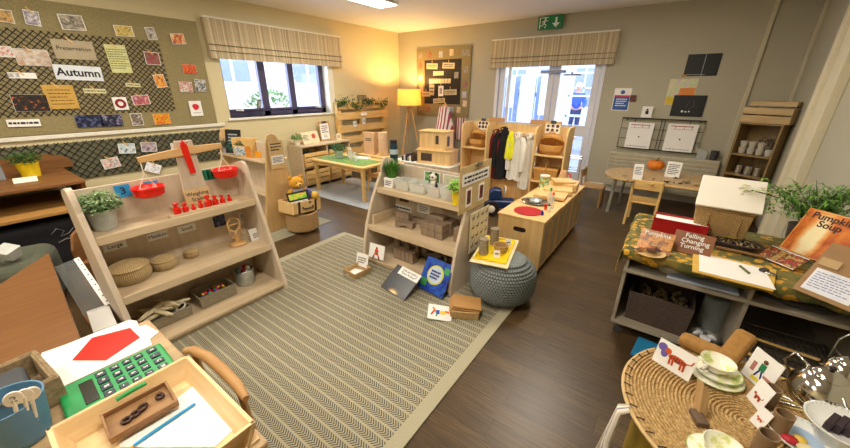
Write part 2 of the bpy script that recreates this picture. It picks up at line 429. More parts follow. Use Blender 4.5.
# a person outside in a blue jacket
def skin_body(name, verts, edges, radii, mat, root=0, sub=2, parent=None):
    me = bpy.data.meshes.new(name); me.from_pydata(verts, edges, [])
    o = bpy.data.objects.new(name, me); COL.objects.link(o)
    o.modifiers.new('skin', 'SKIN'); 
    if not me.skin_vertices: 
        bpy.context.view_layer.objects.active = o
    sl = me.skin_vertices
    if not len(sl):
        me.attributes  # layer is made by the modifier's first evaluation
        bpy.context.view_layer.update(); sl = me.skin_vertices
    for i, r in enumerate(radii): sl[0].data[i].radius = (r, r) if not isinstance(r, tuple) else r
    sl[0].data[root].use_root = True
    s = o.modifiers.new('sub', 'SUBSURF'); s.levels = sub; s.render_levels = sub
    me.materials.append(mat)
    if parent: o.parent = parent
    return o
person = thing('person', 'person outside in a blue jacket and dark trousers seen through the right door leaf', 'person', (-2.86, 12.6, -.06), rz=.2)
V = [(0, 0, .93), (0, -.01, 1.12), (0, -.03, 1.32), (0, -.04, 1.45), (0, -.06, 1.54), (0, -.08, 1.63), (0, -.08, 1.7),
     (-.17, -.03, 1.40), (-.24, -.06, 1.14), (-.17, -.24, 1.02), (-.13, -.32, 1.03), (.17, -.03, 1.40), (.25, -.06, 1.14), (.18, -.24, 1.02), (.14, -.32, 1.03),
     (-.09, 0, .88), (-.1, -.02, .48), (-.11, .02, .07), (-.11, -.11, .035), (.09, 0, .88), (.1, -.02, .48), (.11, .02, .07), (.11, -.11, .035)]
Ed = [(0, 1), (1, 2), (2, 3), (3, 4), (4, 5), (5, 6), (2, 7), (7, 8), (8, 9), (9, 10), (2, 11), (11, 12), (12, 13), (13, 14), (0, 15), (15, 16), (16, 17), (17, 18), (0, 19), (19, 20), (20, 21), (21, 22)]
Rr = [.13, .13, .14, .07, .055, .095, .08, .07, .05, .038, .035, .07, .05, .038, .035, .095, .06, .045, .035, .095, .06, .045, .035]
try:
    skinm = plain('skin', 'd9a78a', .6)
    body = skin_body('body', V, Ed, Rr, skinm, parent=person)
    jm = plain('blue_jacket', '2757c8', .6); tr_ = plain('navy_trousers', '2a3160', .7)
    J = [0, 1, 2, 3, 7, 8, 9, 11, 12, 13]; mp = {v: i for i, v in enumerate(J)}
    skin_body('jacket', [V[i] for i in J], [(mp[a_], mp[b_]) for a_, b_ in Ed if a_ in mp and b_ in mp], [Rr[i]+.022 for i in J], jm, parent=person)
    J = [0, 15, 16, 17, 19, 20, 21]; mp = {v: i for i, v in enumerate(J)}
    skin_body('trousers', [V[i] for i in J], [(mp[a_], mp[b_]) for a_, b_ in Ed if a_ in mp and b_ in mp], [Rr[i]+.014 for i in J], tr_, parent=person)
    MB().sph((0, -.06, 1.70), .105, 1, 1.05, .95).build('hair', plain('fair_hair', 'e6e0d2', .8), person, smooth=True)
    for sx in (-1, 1):
        MB().sph((sx*.033, -.175, 1.655), .011).build('eye', black, person, smooth=True)
        for k in range(5):
            x = sx*(.115+.013*k); L = (.04, .065, .07, .065, .05)[k]
            MB().tube([(x, -.34, 1.03), (x, -.34-L*.6, 1.02), (x, -.34-L, .995)], [.009, .008, .006], 6).build('finger', skinm, person, smooth=True)
    MB().sph((0, -.185, 1.625), .016, .8, 1, 1.3).build('nose', skinm, person, smooth=True)
    MB().cbox((0, -.172, 1.59), (.045, .01, .009)).build('mouth', plain('lips', 'b0605a', .6), person)
except Exception as e:
    print('person failed', e)
pl = thing('climbing_plant', 'leafy white and pink flowering plant outside at the right edge of the door', 'plant', (-1.45, 9.0, -.06))
mb = MB(); mf = MB(); rnd = random.Random(4)
for i in range(220):
    p = (rnd.gauss(0, .16), rnd.gauss(0, .1), .3+rnd.random()*1.35); mb.leaf(p, (rnd.uniform(-1, 1), rnd.uniform(-1, 1), rnd.uniform(-.3, 1)), .1, .05)
for i in range(40): mf.sph((rnd.gauss(0, .16), rnd.gauss(-.05, .1), .4+rnd.random()*1.2), .02, n=6)
mb.build('leaves', leafd, pl); mf.build('blossom', plain('blossom', 'f0d0dc', .6), pl); MB().tube([(0, 0, 0), (.02, 0, .6), (-.02, 0, 1.5)], .02).build('stem', dark_wood, pl)
# outside the left window
brick = thing('neighbouring_building', 'pale pinkish building far outside the left window', 'building', (-13, 1.5, -.06))
MB().box((0, 0, 0), (.4, 14, 5)).build('wall', plain('pale_pink_render', 'f0dedd', .8, var=.05), brick)  # red brick, with the bright glare outside put into its pale colour
for i in range(4):
    f = MB().box((.4, 1.2+i*3, 1.8), (.44, 2.4+i*3, 3.1)).build('window', plain('slate_window', '9aa4c4', .3), brick)
    MB().box((.44, 1.75+i*3, 1.8), (.46, 1.85+i*3, 3.1)).build('glazing_bar', white_paint, f)
bush = thing('garden_bush', 'green bush seen outside through the middle pane of the left window', 'bush', (-9, 5.4, -.06))
mb = MB(); rnd = random.Random(2)
for i in range(500):
    v = Vector((rnd.gauss(0, 1), rnd.gauss(0, 1), rnd.gauss(0, 1))).normalized()
    mb.leaf((v.x*.5, v.y*.8, .75+v.z*.7), v+Vector((0, 0, .3)), .16, .09)
mb.build('leaves', leafp, bush); MB().cyl((0, 0, 0), .06, .7).build('trunk', dark_wood, bush)

# ---- roman blinds
def blind_mat():
    a = N('striped_linen'); tc = a.n('TexCoord'); sp = a.n('SeparateXYZ'); a.l(tc.outputs['Object'], sp.inputs[0])
    cb = a.n('CombineXYZ'); a.l(a.math('MULTIPLY', sp.outputs[0], 1), cb.inputs[0])
    f = a.noise(cb.outputs[0], 26, 3, .7); f2 = a.noise(tc.outputs['Object'], 300, 2)
    s = a.math('ADD', a.math('MULTIPLY', f, .8), a.math('MULTIPLY', f2, .2))
    a.l(a.ramp(s, [(.36, '958568'), (.5, 'bcab8a'), (.62, 'e2d6b6')]), a.b.inputs['Base Color']); a.b.inputs['Roughness'].default_value = .9
    a.bump(f2, .2, .002); return a.m
bm = blind_mat()
def blind(label, loc, rz, L, z0, z1):
    t = thing('roman_blind', label, 'blind', loc, rz)
    h = z1-z0
    prof = [(0, z1), (-.07, z1), (-.072, z0+h*.48), (-.085, z0+h*.36), (-.078, z0+h*.34), (-.09, z0+h*.2), (-.082, z0+h*.18), (-.09, z0), (-.05, z0), (0, z0+.02)]
    mb = MB().prism([(p[0], p[1]) for p in prof], 0, 0, L); mb.build('fabric', bm, t)
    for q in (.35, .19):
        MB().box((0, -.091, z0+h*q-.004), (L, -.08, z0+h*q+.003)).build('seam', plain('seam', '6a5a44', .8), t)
    MB().box((-.005, -.075, z1), (L+.005, 0, z1+.02)).build('headrail', white_paint, t)
    return t
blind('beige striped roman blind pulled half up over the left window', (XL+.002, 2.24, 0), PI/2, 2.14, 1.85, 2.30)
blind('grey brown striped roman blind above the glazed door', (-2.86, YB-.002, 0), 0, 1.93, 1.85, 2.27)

# ---- exit sign hanging below the ceiling above the blind
p1 = yat(538.5, 17.5, 5.93); p2 = yat(562, 29, 5.93)
ex = thing('exit_sign', 'green emergency exit sign with running figure and down arrow above the door blind', 'sign', ((p1.x+p2.x)/2, 5.93, (p1.z+p2.z)/2+.01))
MB().box((-.19, 0, -.09), (.19, .03, .09)).build('panel', plain('exit_green', '0f7a48', .4), ex, bev=.003)
wm = plain('sign_white', 'e8f4ec', .4)
MB().prism([(.03, -.01), (.075, -.01), (.075, .065), (.105, .065), (.105, -.01), (.15, -.01), (.09, -.07)], 1, -.004, 0).build('arrow', wm, ex)
mb = MB().sph((-.075, -.003, .05), .014, 1, .3, 1); 
mb.tube([(-.08, -.003, .03), (-.09, -.003, -.01)], .011, 6).tube([(-.09, -.003, -.01), (-.06, -.003, -.03), (-.075, -.003, -.07)], .008, 6).tube([(-.09, -.003, -.01), (-.115, -.003, -.035), (-.145, -.003, -.04)], .008, 6).tube([(-.08, -.003, .03), (-.05, -.003, .02), (-.035, -.003, .035)], .006, 6).tube([(-.08, -.003, .03), (-.115, -.003, .02), (-.12, -.003, -.005)], .006, 6)
mb.build('running_figure', wm, ex)
MB().box((-.165, -.002, -.075), (-.15, 0, .075)).box((-.15, -.002, .065), (-.03, 0, .075)).build('doorway_symbol', wm, ex)

# ---- ceiling light panels
lamp_e = emit('light_diffuser', 'fff6e0', 5)
for i, (px_, py_) in enumerate(PANELS):
    t = thing('ceiling_light', ['long white ceiling light nearest the left window and lamp corner', 'long ceiling light over the walkway by the kitchen units', 'long ceiling light over the left shelf', 'long ceiling light over the camera side of the trolley', 'long ceiling light at the camera end of the room'][i], 'ceiling light', (px_, py_, CEIL))
    MB().box((-.17, -.62, -.025), (.17, .62, 0)).build('housing', white_paint, t, bev=.004)
    MB().box((-.15, -.6, -.035), (.15, .6, -.025)).build('diffuser', lamp_e, t)

# ---- rugs
a = N('chevron_rug'); tc = a.n('TexCoord'); sp = a.n('SeparateXYZ'); a.l(tc.outputs['Object'], sp.inputs[0])
RW, RL = 2.09, 3.5   # local 0..RW, 0..RL
row = .056; per = .0155
v = a.math('DIVIDE', sp.outputs[1], row); fv = a.math('FRACT', v)
tri = a.math('ABSOLUTE', a.math('SUBTRACT', fv, .5))
u = a.math('FRACT', a.math('ADD', a.math('DIVIDE', sp.outputs[0], per), a.math('MULTIPLY', tri, 3.4)))
dk = a.math('GREATER_THAN', u, .5)
gap = a.math('LESS_THAN', tri, .40)
dk = a.math('MULTIPLY', dk, gap)
inx = a.math('MULTIPLY', a.math('GREATER_THAN', sp.outputs[0], .075), a.math('LESS_THAN', sp.outputs[0], RW-.075))
iny = a.math('MULTIPLY', a.math('GREATER_THAN', sp.outputs[1], .04), a.math('LESS_THAN', sp.outputs[1], RL-.04))
dk = a.math('MULTIPLY', dk, a.math('MULTIPLY', inx, iny))
nz = a.noise(tc.outputs['Object'], 250, 2)
dkc = a.ramp(nz, [(.3, '45443d'), (.7, '5a584e')]); ltc = a.ramp(nz, [(.3, '9c957c'), (.7, 'b5ad93')])
a.l(a.mix(dk, ltc, dkc), a.b.inputs['Base Color']); a.b.inputs['Roughness'].default_value = .95; a.bump(nz, .4, .003)
rug = MB().box((0, 0, 0), (RW, RL, .008)).build('woven_rug', a.m)
rug.location = (-2.765, -1.2, 0.001); tag(rug, 'large flat woven rug with cream and dark grey chevron rows and a plain border', 'rug')
g1 = MB().box((-4.55, 1.1, .001), (-3.15, 2.44, .007)).build('small_rug', weave('olive_rug', '77745e', 'a5a189', 120, 70, ax=('x', 'y')), bev=.002)
tag(g1, 'olive grey rug with pale border under the shelf with the teddy basket', 'rug')
g2 = MB().box((-4.58, 3.0, .001), (-3.0, 4.1, .006)).build('small_rug', plain('pale_blue_rug', 'a3a8ac', .95, var=.1, scale=60), bev=.002)
tag(g2, 'pale blue grey rug under the small table with the green mat', 'rug')

# ================================================================ SHELVING UNITS
def shelf_unit(label, loc, rz, L, shelves, D=.48, ht=1.0, backtop=.955, wm1=None, pw=1.15, am=.30):
    """low open shelf: front at y=0, back at y=D, ends lean back and are rounded at the top"""
    wm1 = wm1 or birch; t = thing('shelf_unit', label, 'shelf', loc, rz)
    def fy(z): return .03+(z/ht)**pw*am
    prof = [(0, 0), (0, .05)]+[(fy(z)-.03+.0, z) for z in [q*ht for q in (.2, .4, .6, .75, .85)]]
    cy = fy(.85*ht)+.0
    for k in range(7):
        aa = PI-PI*k/6*.55; prof.append((cy+.05+.07*math.cos(aa), ht-.13+.13*math.sin(aa)))
    prof += [(D-.03, ht-.03), (D, ht-.07), (D, 0)]
    for x, tk in ((-.008, .03), (L-.022, .026)): MB().prism(prof, 0, x, x+tk).build('side_panel', birch_pale, t, bev=.004)
    MB().box((.022, D-.02, .05), (L-.022, D-.005, backtop)).build('back_panel', birch_pale, t, bev=.003)
    for z in shelves:
        y = fy(z)-.02
        MB().box((.022, y, z-.022), (L-.022, D-.02, z)).build('shelf', wm1, t, bev=.003)
        if z < .1: MB().box((.022, y+.02, 0), (L-.022, y+.04, z-.022)).build('plinth', wm1, t)
        else: MB().box((.022, y-.004, z-.045), (L-.022, y+.012, z+.006)).build('shelf_lip', wm1, t, bev=.003)
    return t
S1 = shelf_unit('long low birch shelf on the left holding the balance scales and coiled baskets', (-2.24, .29, 0), PI/2, .955, (.06, .38, .725))
A2 = math.radians(-1.0)
S2 = shelf_unit('low birch shelf in the middle of the room holding wooden blocks and clear tubs', (-2.09, 1.935, 0), A2, .96, (.06, .36, .675), D=.46, ht=.93, backtop=.86, pw=2.0, am=.36)

def s1z(px, py, z): return zat(px, py, z)
# ---------------- balance scales on S1
p = zat(201, 205, .727); bx, by = -2.62, p.y-.01
bs = thing('balance_scales', 'tall wooden balance scales with two red pans and red pointer on the left shelf', 'scales', (bx, by, .727), PI/2)
MB().box((-.16, -.03, 0), (.16, .1, .022)).build('base', birch, bs, bev=.003)
MB().prism([(-.08, .02), (.08, .02), (.052, .45), (-.052, .45)], 1, .0, .022).build('post', birch_pale, bs, bev=.003)
mb = MB()
for k in (-.02, 0, .02): mb.sph((k, -.001, .435), .004)
mb.build('peg_hole', dkgrey, bs)
bmz = .385; tilt = math.radians(3.5)
beam = MB().prism([(-.27, -.022), (0, -.028), (.225, -.022), (.225, .012), (0, .028), (-.27, .012)], 1, -.022, -.002).build('beam', beech, bs, bev=.003)
beam.location = (0, 0, bmz); beam.rotation_euler = (0, -tilt, 0)
pt = MB().prism([(-.017, -.17), (.017, -.17), (.02, .02), (0, .055), (-.02, .02)], 1, -.032, -.022).build('pointer', red, bs, bev=.002)
pt.location = (-.012, 0, bmz+.02); pt.rotation_euler = (0, -math.radians(5), 0)
for s_ in (-1, 1):
    ar = .26 if s_ < 0 else .215; ex_, ez = s_*ar*math.cos(tilt), bmz+s_*ar*math.sin(tilt)
    hz = ez-.19
    MB().tube([(ex_, -.012, ez), (ex_, -.012, ez-.09)], .0035, 6).tube([(ex_, -.012, ez-.09), (ex_-.045, -.012, hz+.01), (ex_+.045, -.012, hz+.01), (ex_, -.012, ez-.09)], .003, 6).build('hanger', offw, bs)
    MB().lathe([(.001, -.045), (.06, -.043), (.078, -.03), (.085, .012), (.09, .015), (.086, .02), (.078, .012), (.07, -.028), (.001, -.035)], 28, (ex_, -.012, hz)).build('pan', red, bs, smooth='auto')
# slotted rack with red weights
p = zat(197, 205, .727)
tr = thing('weight_rack', 'narrow wooden strip standing in front of the scales with red weights on it', 'rack', (-2.495, p.y, .727), PI/2)
MB().box((-.22, -.03, 0), (.2, .03, .018)).build('board', birch, tr, bev=.003)
ws = None
names = ['tallest', 'second', 'third', 'small fourth', 'fifth, tall', 'sixth', 'seventh', 'smallest last']
for i, sc_ in enumerate((1.25, 1.05, .7, .9, 1.3, 1.1, .95, .8)):
    x = -.17+.047*i
    if ws is None:
        ws = thing('weight', '', 'weight')
        MB().lathe([(.017, 0), (.018, .003), (.018, .028), (.008, .036), (.007, .042), (.014, .048), (.013, .056), (.001, .06)], 16).build('body', red, ws, smooth='auto')
        o = ws
    else: o = dup(ws, (0, 0, 0))
    o.location = (-2.495, p.y+x, .7455); o.rotation_euler = (0, 0, 0); o.scale = (sc_, sc_, sc_)
    o['label'] = names[i]+' red knobbed weight counted from the left end of the wooden strip'; o['group'] = 'red weights by the scales'; o['category'] = 'weight'
c_ = card('sign_card', 'kraft card reading Weighing Scales leaning on the scales\' post', 'sign', (-2.585, zat(190, 195, .8).y+.02, .748), .16, .11, PI/2, -.12, mat=plain('kraft_light', 'd3b585', .8), anchor='b')
lettering(c_, 'Weighing\nScales', .037, ink, (0, -.002, .056))
def block_card(name, label, s_, pxy, X0, wd, hh, mat, x_=0):
    p = xat(*pxy, X0)
    o = card(name, label, 'number card', (X0, p.y, .727+x_), wd, hh, PI/2, -.05, mat=mat, anchor='b', t=.004)
    lettering(o, s_, hh*.85, ink, (0, -.002, hh/2), bold=.001)
    return o
xb = -2.694
def num(label, s_, px, py, mat):
    p = xat(px, py, xb); o = card('number_card', label, 'number card', (xb, p.y, p.z), .075, .075, PI/2, mat=mat, t=.004)
    lettering(o, s_, .06, ink, (0, -.002, 0), bold=.001); return o
num('blue card with a black 3 fixed beside the metal plant pot', '3', 123, 191, plain('blue_card', '2a9be0', .5))
num('blue card half hidden behind the left red pan', '4', 152, 187, plain('blue_card', '2a9be0'))
num('green card with a black 1 fixed behind the scales', '1', 203.5, 175.5, plain('teal_card', '17805c', .5))
num('green card with a black 8 fixed beside the right red pan', '8', 213, 174, plain('teal_card', '17805c'))

# ---------------- plants
def leafy(name, label, loc, potm, pr, ph, fr_, fh, nleaf, lm, lsize=.03, potprof=None, rz=0, group=None, cat='plant', saucer=False):
    t = thing(name, label, cat, loc, rz, group)
    pp = potprof or [(pr*.78, 0), (pr, ph*.94), (pr*1.05, ph*.94), (pr*1.05, ph), (pr*.92, ph), (pr*.88, ph*.86), (.001, ph*.86)]
    MB().lathe(pp, 24).build('pot', potm, t, smooth='auto')
    MB().lathe([(pr*.86, ph*.85), (.001, ph*.9)], 16).build('soil', plain('soil', '3a2a1c', .95), t)
    rnd = random.Random(len(label)*7+nleaf); mb = MB(); st = MB()
    for i in range(nleaf):
        a_ = rnd.random()*2*PI; q = rnd.random()**.5; e = rnd.random()
        base = Vector((math.cos(a_)*q*fr_, math.sin(a_)*q*fr_, ph*.95+fh*e*(1-.45*q*q)))
        mb.leaf(base, (math.cos(a_)+rnd.gauss(0, .5), math.sin(a_)+rnd.gauss(0, .5), rnd.uniform(-.1, 1.3)), lsize*(.7+rnd.random()*.6), lsize*.55)
        if i % 12 == 0: st.tube([(0, 0, ph*.85), tuple(base*.5+Vector((0, 0, ph*.4))), tuple(base)], .0013, 4)
    mb.build('foliage', lm, t); st.build('stem', leafd, t)
    return t
def pick(px, py, z): return zat(px, py, z)
leafy('potted_plant', 'bushy green plant in a galvanised metal bucket on the left end of the left shelf', Vector((-2.605, .395, .727)), galv, .07, .12, .10, .11, 750, plain('boxwood', '7d9a62', .5, var=.4, scale=40), .026)

# ---------------- coiled baskets with lids, middle shelf of S1
coilm = weave('coil_grass', 'a98a58', 'dcc596', 32, 5, ax=('ang', 'z'), bump=.35)
def coil(label, px, py, r, h, z=.382, X0=None):
    p = zat(px, py, z); t = thing('coiled_basket', label, 'basket', p, group='lidded coiled baskets')
    n = max(4, int(h/.011)); prof = [(r*.75, 0)]
    for i in range(n):
        zz = h*.7*(i+.5)/n; rr = r*(.85+.15*math.sin(PI*(i+.5)/n)); prof += [(rr-.003, zz-.3*h*.7/n), (rr+.004, zz), (rr-.003, zz+.3*h*.7/n)]
    prof.append((.001, h*.7)); MB().lathe(prof, 36).build('body', coilm, t, smooth=True)
    pr2 = [(r*.97, h*.70)]; k = max(4, int(r/.012))
    for i in range(k):
        rr = r*(1-(i+.2)/k); zz = h*(.74+.26*math.sin(PI/2*min(1, (i+.6)/k))); pr2 += [(rr+.002, zz-.003), (max(.002, rr-.004), zz+.003), (max(.0015, rr-.008), zz-.001)]
    pr2.append((.001, h)); MB().lathe(pr2, 36).build('lid', coilm, t, smooth=True)
    return t
coil('largest round coiled seagrass basket with lid on the left shelf', 132, 279, .108, .125)
coil('medium coiled seagrass basket with lid between the large and the small one', 165.5, 267, .072, .082)
coil('smallest coiled seagrass basket with lid on the left shelf', 192, 256, .046, .055)
def label_card(s_, label, px, py, X0=-2.696):
    p = xat(px, py, X0); o = card('label_card', label, 'label', p, .115, .052, PI/2, mat=whitep, group='size labels behind the baskets', t=.0015)
    lettering(o, s_, .034, ink, (0, -.002, 0)); return o
label_card('Large', 'white label reading Large behind the largest coiled basket', 115, 246)
label_card('Medium', 'white label reading Medium behind the middle coiled basket', 158, 235.5)
label_card('Small', 'white label reading Small behind the smallest coiled basket', 187, 228.5)
# things at the right end of that shelf
p = zat(238, 244, .382)
wt = thing('wooden_tree_holder', 'turned wooden hoop stand at the right end of the left shelf\'s middle level', 'ornament', p, PI/2)
MB().lathe([(.045, 0), (.05, .006), (.046, .014), (.014, .02), (.012, .05)], 24).build('base', beech, wt, smooth='auto')
MB().tube([(.036*math.cos(t_), 0, .125+.042*math.sin(t_)) for t_ in [2*PI*i/24 for i in range(24)]], .006, 8, True).build('hoop', beech, wt, smooth=True)
wt.scale = (1.25, 1.25, 1.3)
MB().tube([(0, 0, .04), (0, 0, .085)], .008).tube([(-.036, 0, .125), (.036, 0, .125)], .004).tube([(-.03, 0, .05), (-.035, 0, .11)], .004).tube([(.03, 0, .05), (.035, 0, .11)], .004).tube([(-.03, 0, .05), (.03, 0, .05)], .005).build('spindle', beech, wt, smooth=True)
o = card('sign_card', 'small white card with handwriting leaning beside the wooden hoop stand', 'card', zat(259, 240, .382)+Vector((-.02, 0, 0)), .10, .095, PI/2+.1, -.2, anchor='b'); print_lines(o, .055, .04, 3, cz=.037)
card('photo_card', 'dark blue photograph fixed at the back of the left shelf behind the hoop stand', 'photo', xat(219.5, 221, -2.696), .085, .085, PI/2, pmat=pic('p_night', ['10142c', '2a3060', '8088b0'], 40), mat=black, mg=.04)
card('photo_card', 'grey photograph fixed at the back of the left shelf right of the hoop stand', 'photo', xat(245, 217, -2.696), .085, .085, PI/2, pmat=pic('p_greyish', ['9a9080', 'b8b0a2', 'd8d0c0'], 30), mg=.06)

# ---------------- open baskets
def basket(name, label, loc, L, W, Hh, mat, rz=0, flare=1.08, wall=.008, group=None, cat='basket', rim=True, handle=False, lip=.006):
    t = thing(name, label, cat, loc, rz, group)
    l, w_ = L/2, W/2; f = flare
    def ring(k, z, ins=0): return [(-l*k+ins, -w_*k+ins, z), (l*k-ins, -w_*k+ins, z), (l*k-ins, w_*k-ins, z), (-l*k+ins, w_*k-ins, z)]
    v = ring(1, 0)+ring(f, Hh)+ring(f, Hh, wall)+ring(1, wall, wall)
    fs = [(3, 2, 1, 0)]
    for a_, b_ in ((0, 4), (4, 8), (8, 12)):
        for i in range(4): fs.append((a_+i, a_+(i+1) % 4, b_+(i+1) % 4, b_+i))
    fs.append((12, 13, 14, 15))
    MB().add(v, fs).build('body', mat, t, bev=.003)
    if rim:
        c = ring(f, Hh, wall/2); MB().tube(c, lip, 8, True).build('rim', mat, t, smooth=True)
    if handle:
        MB().tube([(0, -w_*f, Hh)]+[(0, -w_*f*math.cos(PI*i/12), Hh+Hh*.9*math.sin(PI*i/12)) for i in range(1, 12)]+[(0, w_*f, Hh)], .006, 8).build('handle', mat, t, smooth=True)
    return t
# basket of bones / driftwood, basket of coloured beads, tin on the bottom shelf of S1
bw = plain('driftwood', 'd6c8a4', .8, var=.2, scale=30)
p = zat(172, 322, .065); basket('basket', 'shallow grey woven basket heaped with pale driftwood pieces on the bottom shelf', p+Vector((-.06, 0, 0)), .24, .15, .065, greyweave, PI/2, flare=1.04)
rnd = random.Random(3)
for i in range(11):
    x = p.x-.06+rnd.uniform(-.05, .05); y = p.y+rnd.uniform(-.09, .06); z = .065+.07+.014*(i % 4); an = rnd.uniform(-.9, .9)+.4; l = rnd.uniform(.06, .1)
    pts = [(-l, 0, 0), (-l*.4, rnd.uniform(-.012, .012), rnd.uniform(-.004, .008)), (l*.3, rnd.uniform(-.012, .012), .004), (l, 0, rnd.uniform(-.008, .01))]
    o = MB().tube(pts, [.010, .014, .013, .008], 7).build('driftwood_piece', bw, smooth=True)
    o.location = (x, y, z); o.rotation_euler = (0, rnd.uniform(-.12, .12), PI/2-an)
    tag(o, 'short pale driftwood stick heaped in the grey basket on the bottom shelf', 'driftwood', 'driftwood pieces in the basket')
o = MB().tube([(.022*math.cos(t_), .03*math.sin(t_), 0) for t_ in [2*PI*i/18 for i in range(18)]], .006, 8, True).build('wooden_ring', offw, smooth=True)
o.location = (p.x-.02, p.y+.075, .135); o.rotation_euler = (.5, .3, 0); tag(o, 'pale ring lying on the right end of the driftwood heap', 'ring')
p = zat(219, 300, .065)+Vector((-.06, -.0, 0))
basket('basket', 'deep grey woven basket holding coloured glass nuggets on the bottom shelf', p, .24, .17, .085, greyweave, PI/2, flare=1.04)
MB_ = plain
cols = [('c41a16', 'large red'), ('1e63c8', 'blue'), ('e8b020', 'yellow'), ('23b8b0', 'turquoise'), ('2c9a3a', 'green'), ('d83a78', 'pink')]
k = 0
for i in range(26):
    c_, nm = cols[i % 6 if i % 3 else 0]; r_ = .012 if i % 6 else .018
    x = p.x+rnd.uniform(-.045, .045); y = p.y+rnd.uniform(-.075, .075)
    o = MB().sph((0, 0, 0), r_, 1, 1, .75, 8).build('glass_nugget', plain('nugget_'+c_, c_, .15, var=.02), smooth=True); o.location = (x, y, .115+.008*(i % 3))
    tag(o, nm+' rounded nugget among the others in the deep grey basket', 'nugget', nm+' nuggets in the deep basket')
p = zat(251, 285, .062)
tin = thing('tin_bucket', 'round steel tin at the right end of the bottom shelf holding small wrapped things', 'tin', p+Vector((-.07, 0, 0)))
MB().lathe([(.066, 0), (.068, .003), (.068, .115), (.071, .118), (.068, .122), (.064, .118), (.064, .006), (.001, .006)], 30).build('body', galv, tin, smooth='auto')
for i, (c_, nm) in enumerate([('e9e9ee', 'white'), ('c02a2a', 'red'), ('7aa8d8', 'pale blue'), ('f3f3f3', 'white'), ('a8c4e0', 'pale blue'), ('d23a3a', 'red'), ('ffffff', 'white')]):
    o = MB().sph((0, 0, 0), .022, 1.2, .9, .8, 8).build('wrapped_ball', plain('wrap_'+c_, c_, .4), smooth=True)
    o.location = (p.x-.07+.03*math.cos(i*2.4), p.y+.03*math.sin(i*2.4), .17+.012*(i % 2)); o.rotation_euler = (i, i*.5, 0)
    tag(o, nm+' crumpled wrapped ball on top of the steel tin', 'ball', nm+' balls in the steel tin')

# ---------------- central shelf contents (S2). its own frame: s2(x along, y depth, z)
c4, s4 = math.cos(A2), math.sin(A2)
def s2(x, y, z): return Vector((-2.09+c4*x-s4*y, 1.935+s4*x+c4*y, z))
def s2b(px, py, yb):
    """point where the view through (px, py) meets the plane y=yb of the middle shelf"""
    d = _ray(px, py); n = Vector((-s4, c4, 0)); t = (n.dot(Vector((-2.09, 1.935, 0)))+yb)/n.dot(d); return d*t+Vector((0, 0, H))
# grass plant
def grass(label, loc, potm, pr, ph, fh, n, lm, square=False):
    t = thing('potted_grass', label, 'plant', loc, .1)
    if square: MB().hexa([(-pr*.85, -pr*.85, 0), (pr*.85, -pr*.85, 0), (pr*.85, pr*.85, 0), (-pr*.85, pr*.85, 0)], [(-pr, -pr, ph), (pr, -pr, ph), (pr, pr, ph), (-pr, pr, ph)]).build('pot', potm, t, bev=.004)
    else: MB().lathe([(pr*.8, 0), (pr, ph), (pr*.9, ph), (.001, ph*.9)], 20).build('pot', potm, t, smooth='auto')
    mb = MB(); rnd = random.Random(n)
    for i in range(n):
        a_ = rnd.random()*2*PI; q = rnd.random()*pr*.8; ln = fh*(.6+.5*rnd.random()); out = rnd.random()*.55
        b = Vector((q*math.cos(a_), q*math.sin(a_), ph*.95)); dr = Vector((math.cos(a_)*out, math.sin(a_)*out, 1)).normalized()
        sd = Vector((-math.sin(a_), math.cos(a_), 0))*.0035
        m_ = b+dr*ln*.55; e = b+dr*ln+Vector((math.cos(a_), math.sin(a_), -.3))*ln*out*.4
        mb.add([b-sd, b+sd, m_+sd*.9, m_-sd*.9, e], [(0, 1, 2, 3), (3, 2, 4)])
    mb.build('blades', lm, t); return t
grass('spiky green grass in a white square pot on the left end of the middle shelf', s2(.085, .33, .677), offw, .055, .08, .17, 420, plain('grass_green', '4f8a2c', .5, var=.35, scale=40), True)
o = card('sign_card', 'white handwritten card leaning on the white pot of grass', 'card', s2(.10, .262, .677), .095, .085, A2+.05, -.12, anchor='b'); print_lines(o, .07, .05, 3, cz=.04)
def tub(label, x, y, wd, dp, hh, fill):
    t = thing('clear_tub', label, 'tub', s2(x, y, .677), A2, 'clear plastic tubs on the middle shelf'); pm = MATS.get('tub') or haze_plastic('tub', 'e3e6e0', .5); MATS['tub'] = pm
    l, w_ = wd/2, dp/2; k = .9
    def ring(k_, z, i=0): return [(-l*k_+i, -w_*k_+i, z), (l*k_-i, -w_*k_+i, z), (l*k_-i, w_*k_-i, z), (-l*k_+i, w_*k_-i, z)]
    v = ring(k, 0)+ring(1, hh)+ring(1, hh, .003)+ring(k, .003, .003); fs = [(3, 2, 1, 0), (12, 13, 14, 15)]
    for a_, b_ in ((0, 4), (4, 8), (8, 12)):
        for i in range(4): fs.append((a_+i, a_+(i+1) % 4, b_+(i+1) % 4, b_+i))
    MB().add(v, fs).build('body', pm, t, bev=.004)
    MB().tube(ring(1.01, hh), .004, 6, True).build('rim', pm, t, smooth=True)
    mb = MB(); rnd = random.Random(int(x*100))
    for i in range(60): mb.at((rnd.uniform(-l*.8, l*.8), rnd.uniform(-w_*.8, w_*.8), .008+rnd.random()*hh*.45), (rnd.random()*3, rnd.random()*3, 0)).cbox((0, 0, 0), (.022, .013, .008))
    o = mb.build('tub_filling', fill); o.location = s2(x, y, .677); o.rotation_euler = (0, 0, A2)
    tag(o, 'small pieces filling the '+label.split(' holding')[0].replace('clear plastic tub', 'clear tub'), 'small pieces', kind='stuff')
    return t
tub('clear plastic tub nearest the grass pot holding pale wood pieces', .25, .33, .15, .13, .085, plain('pale_bits', 'd8c9a8', .7, var=.2))
tub('second clear plastic tub from the grass pot holding cream pieces', .42, .33, .16, .14, .085, plain('cream_bits', 'e0d2ac', .7, var=.2))
tub('third clear plastic tub holding pink and red pieces behind the white figure', .59, .33, .13, .13, .085, pic('pink_bits', ['e8d8d0', 'd87a62', 'e8b090'], 60))
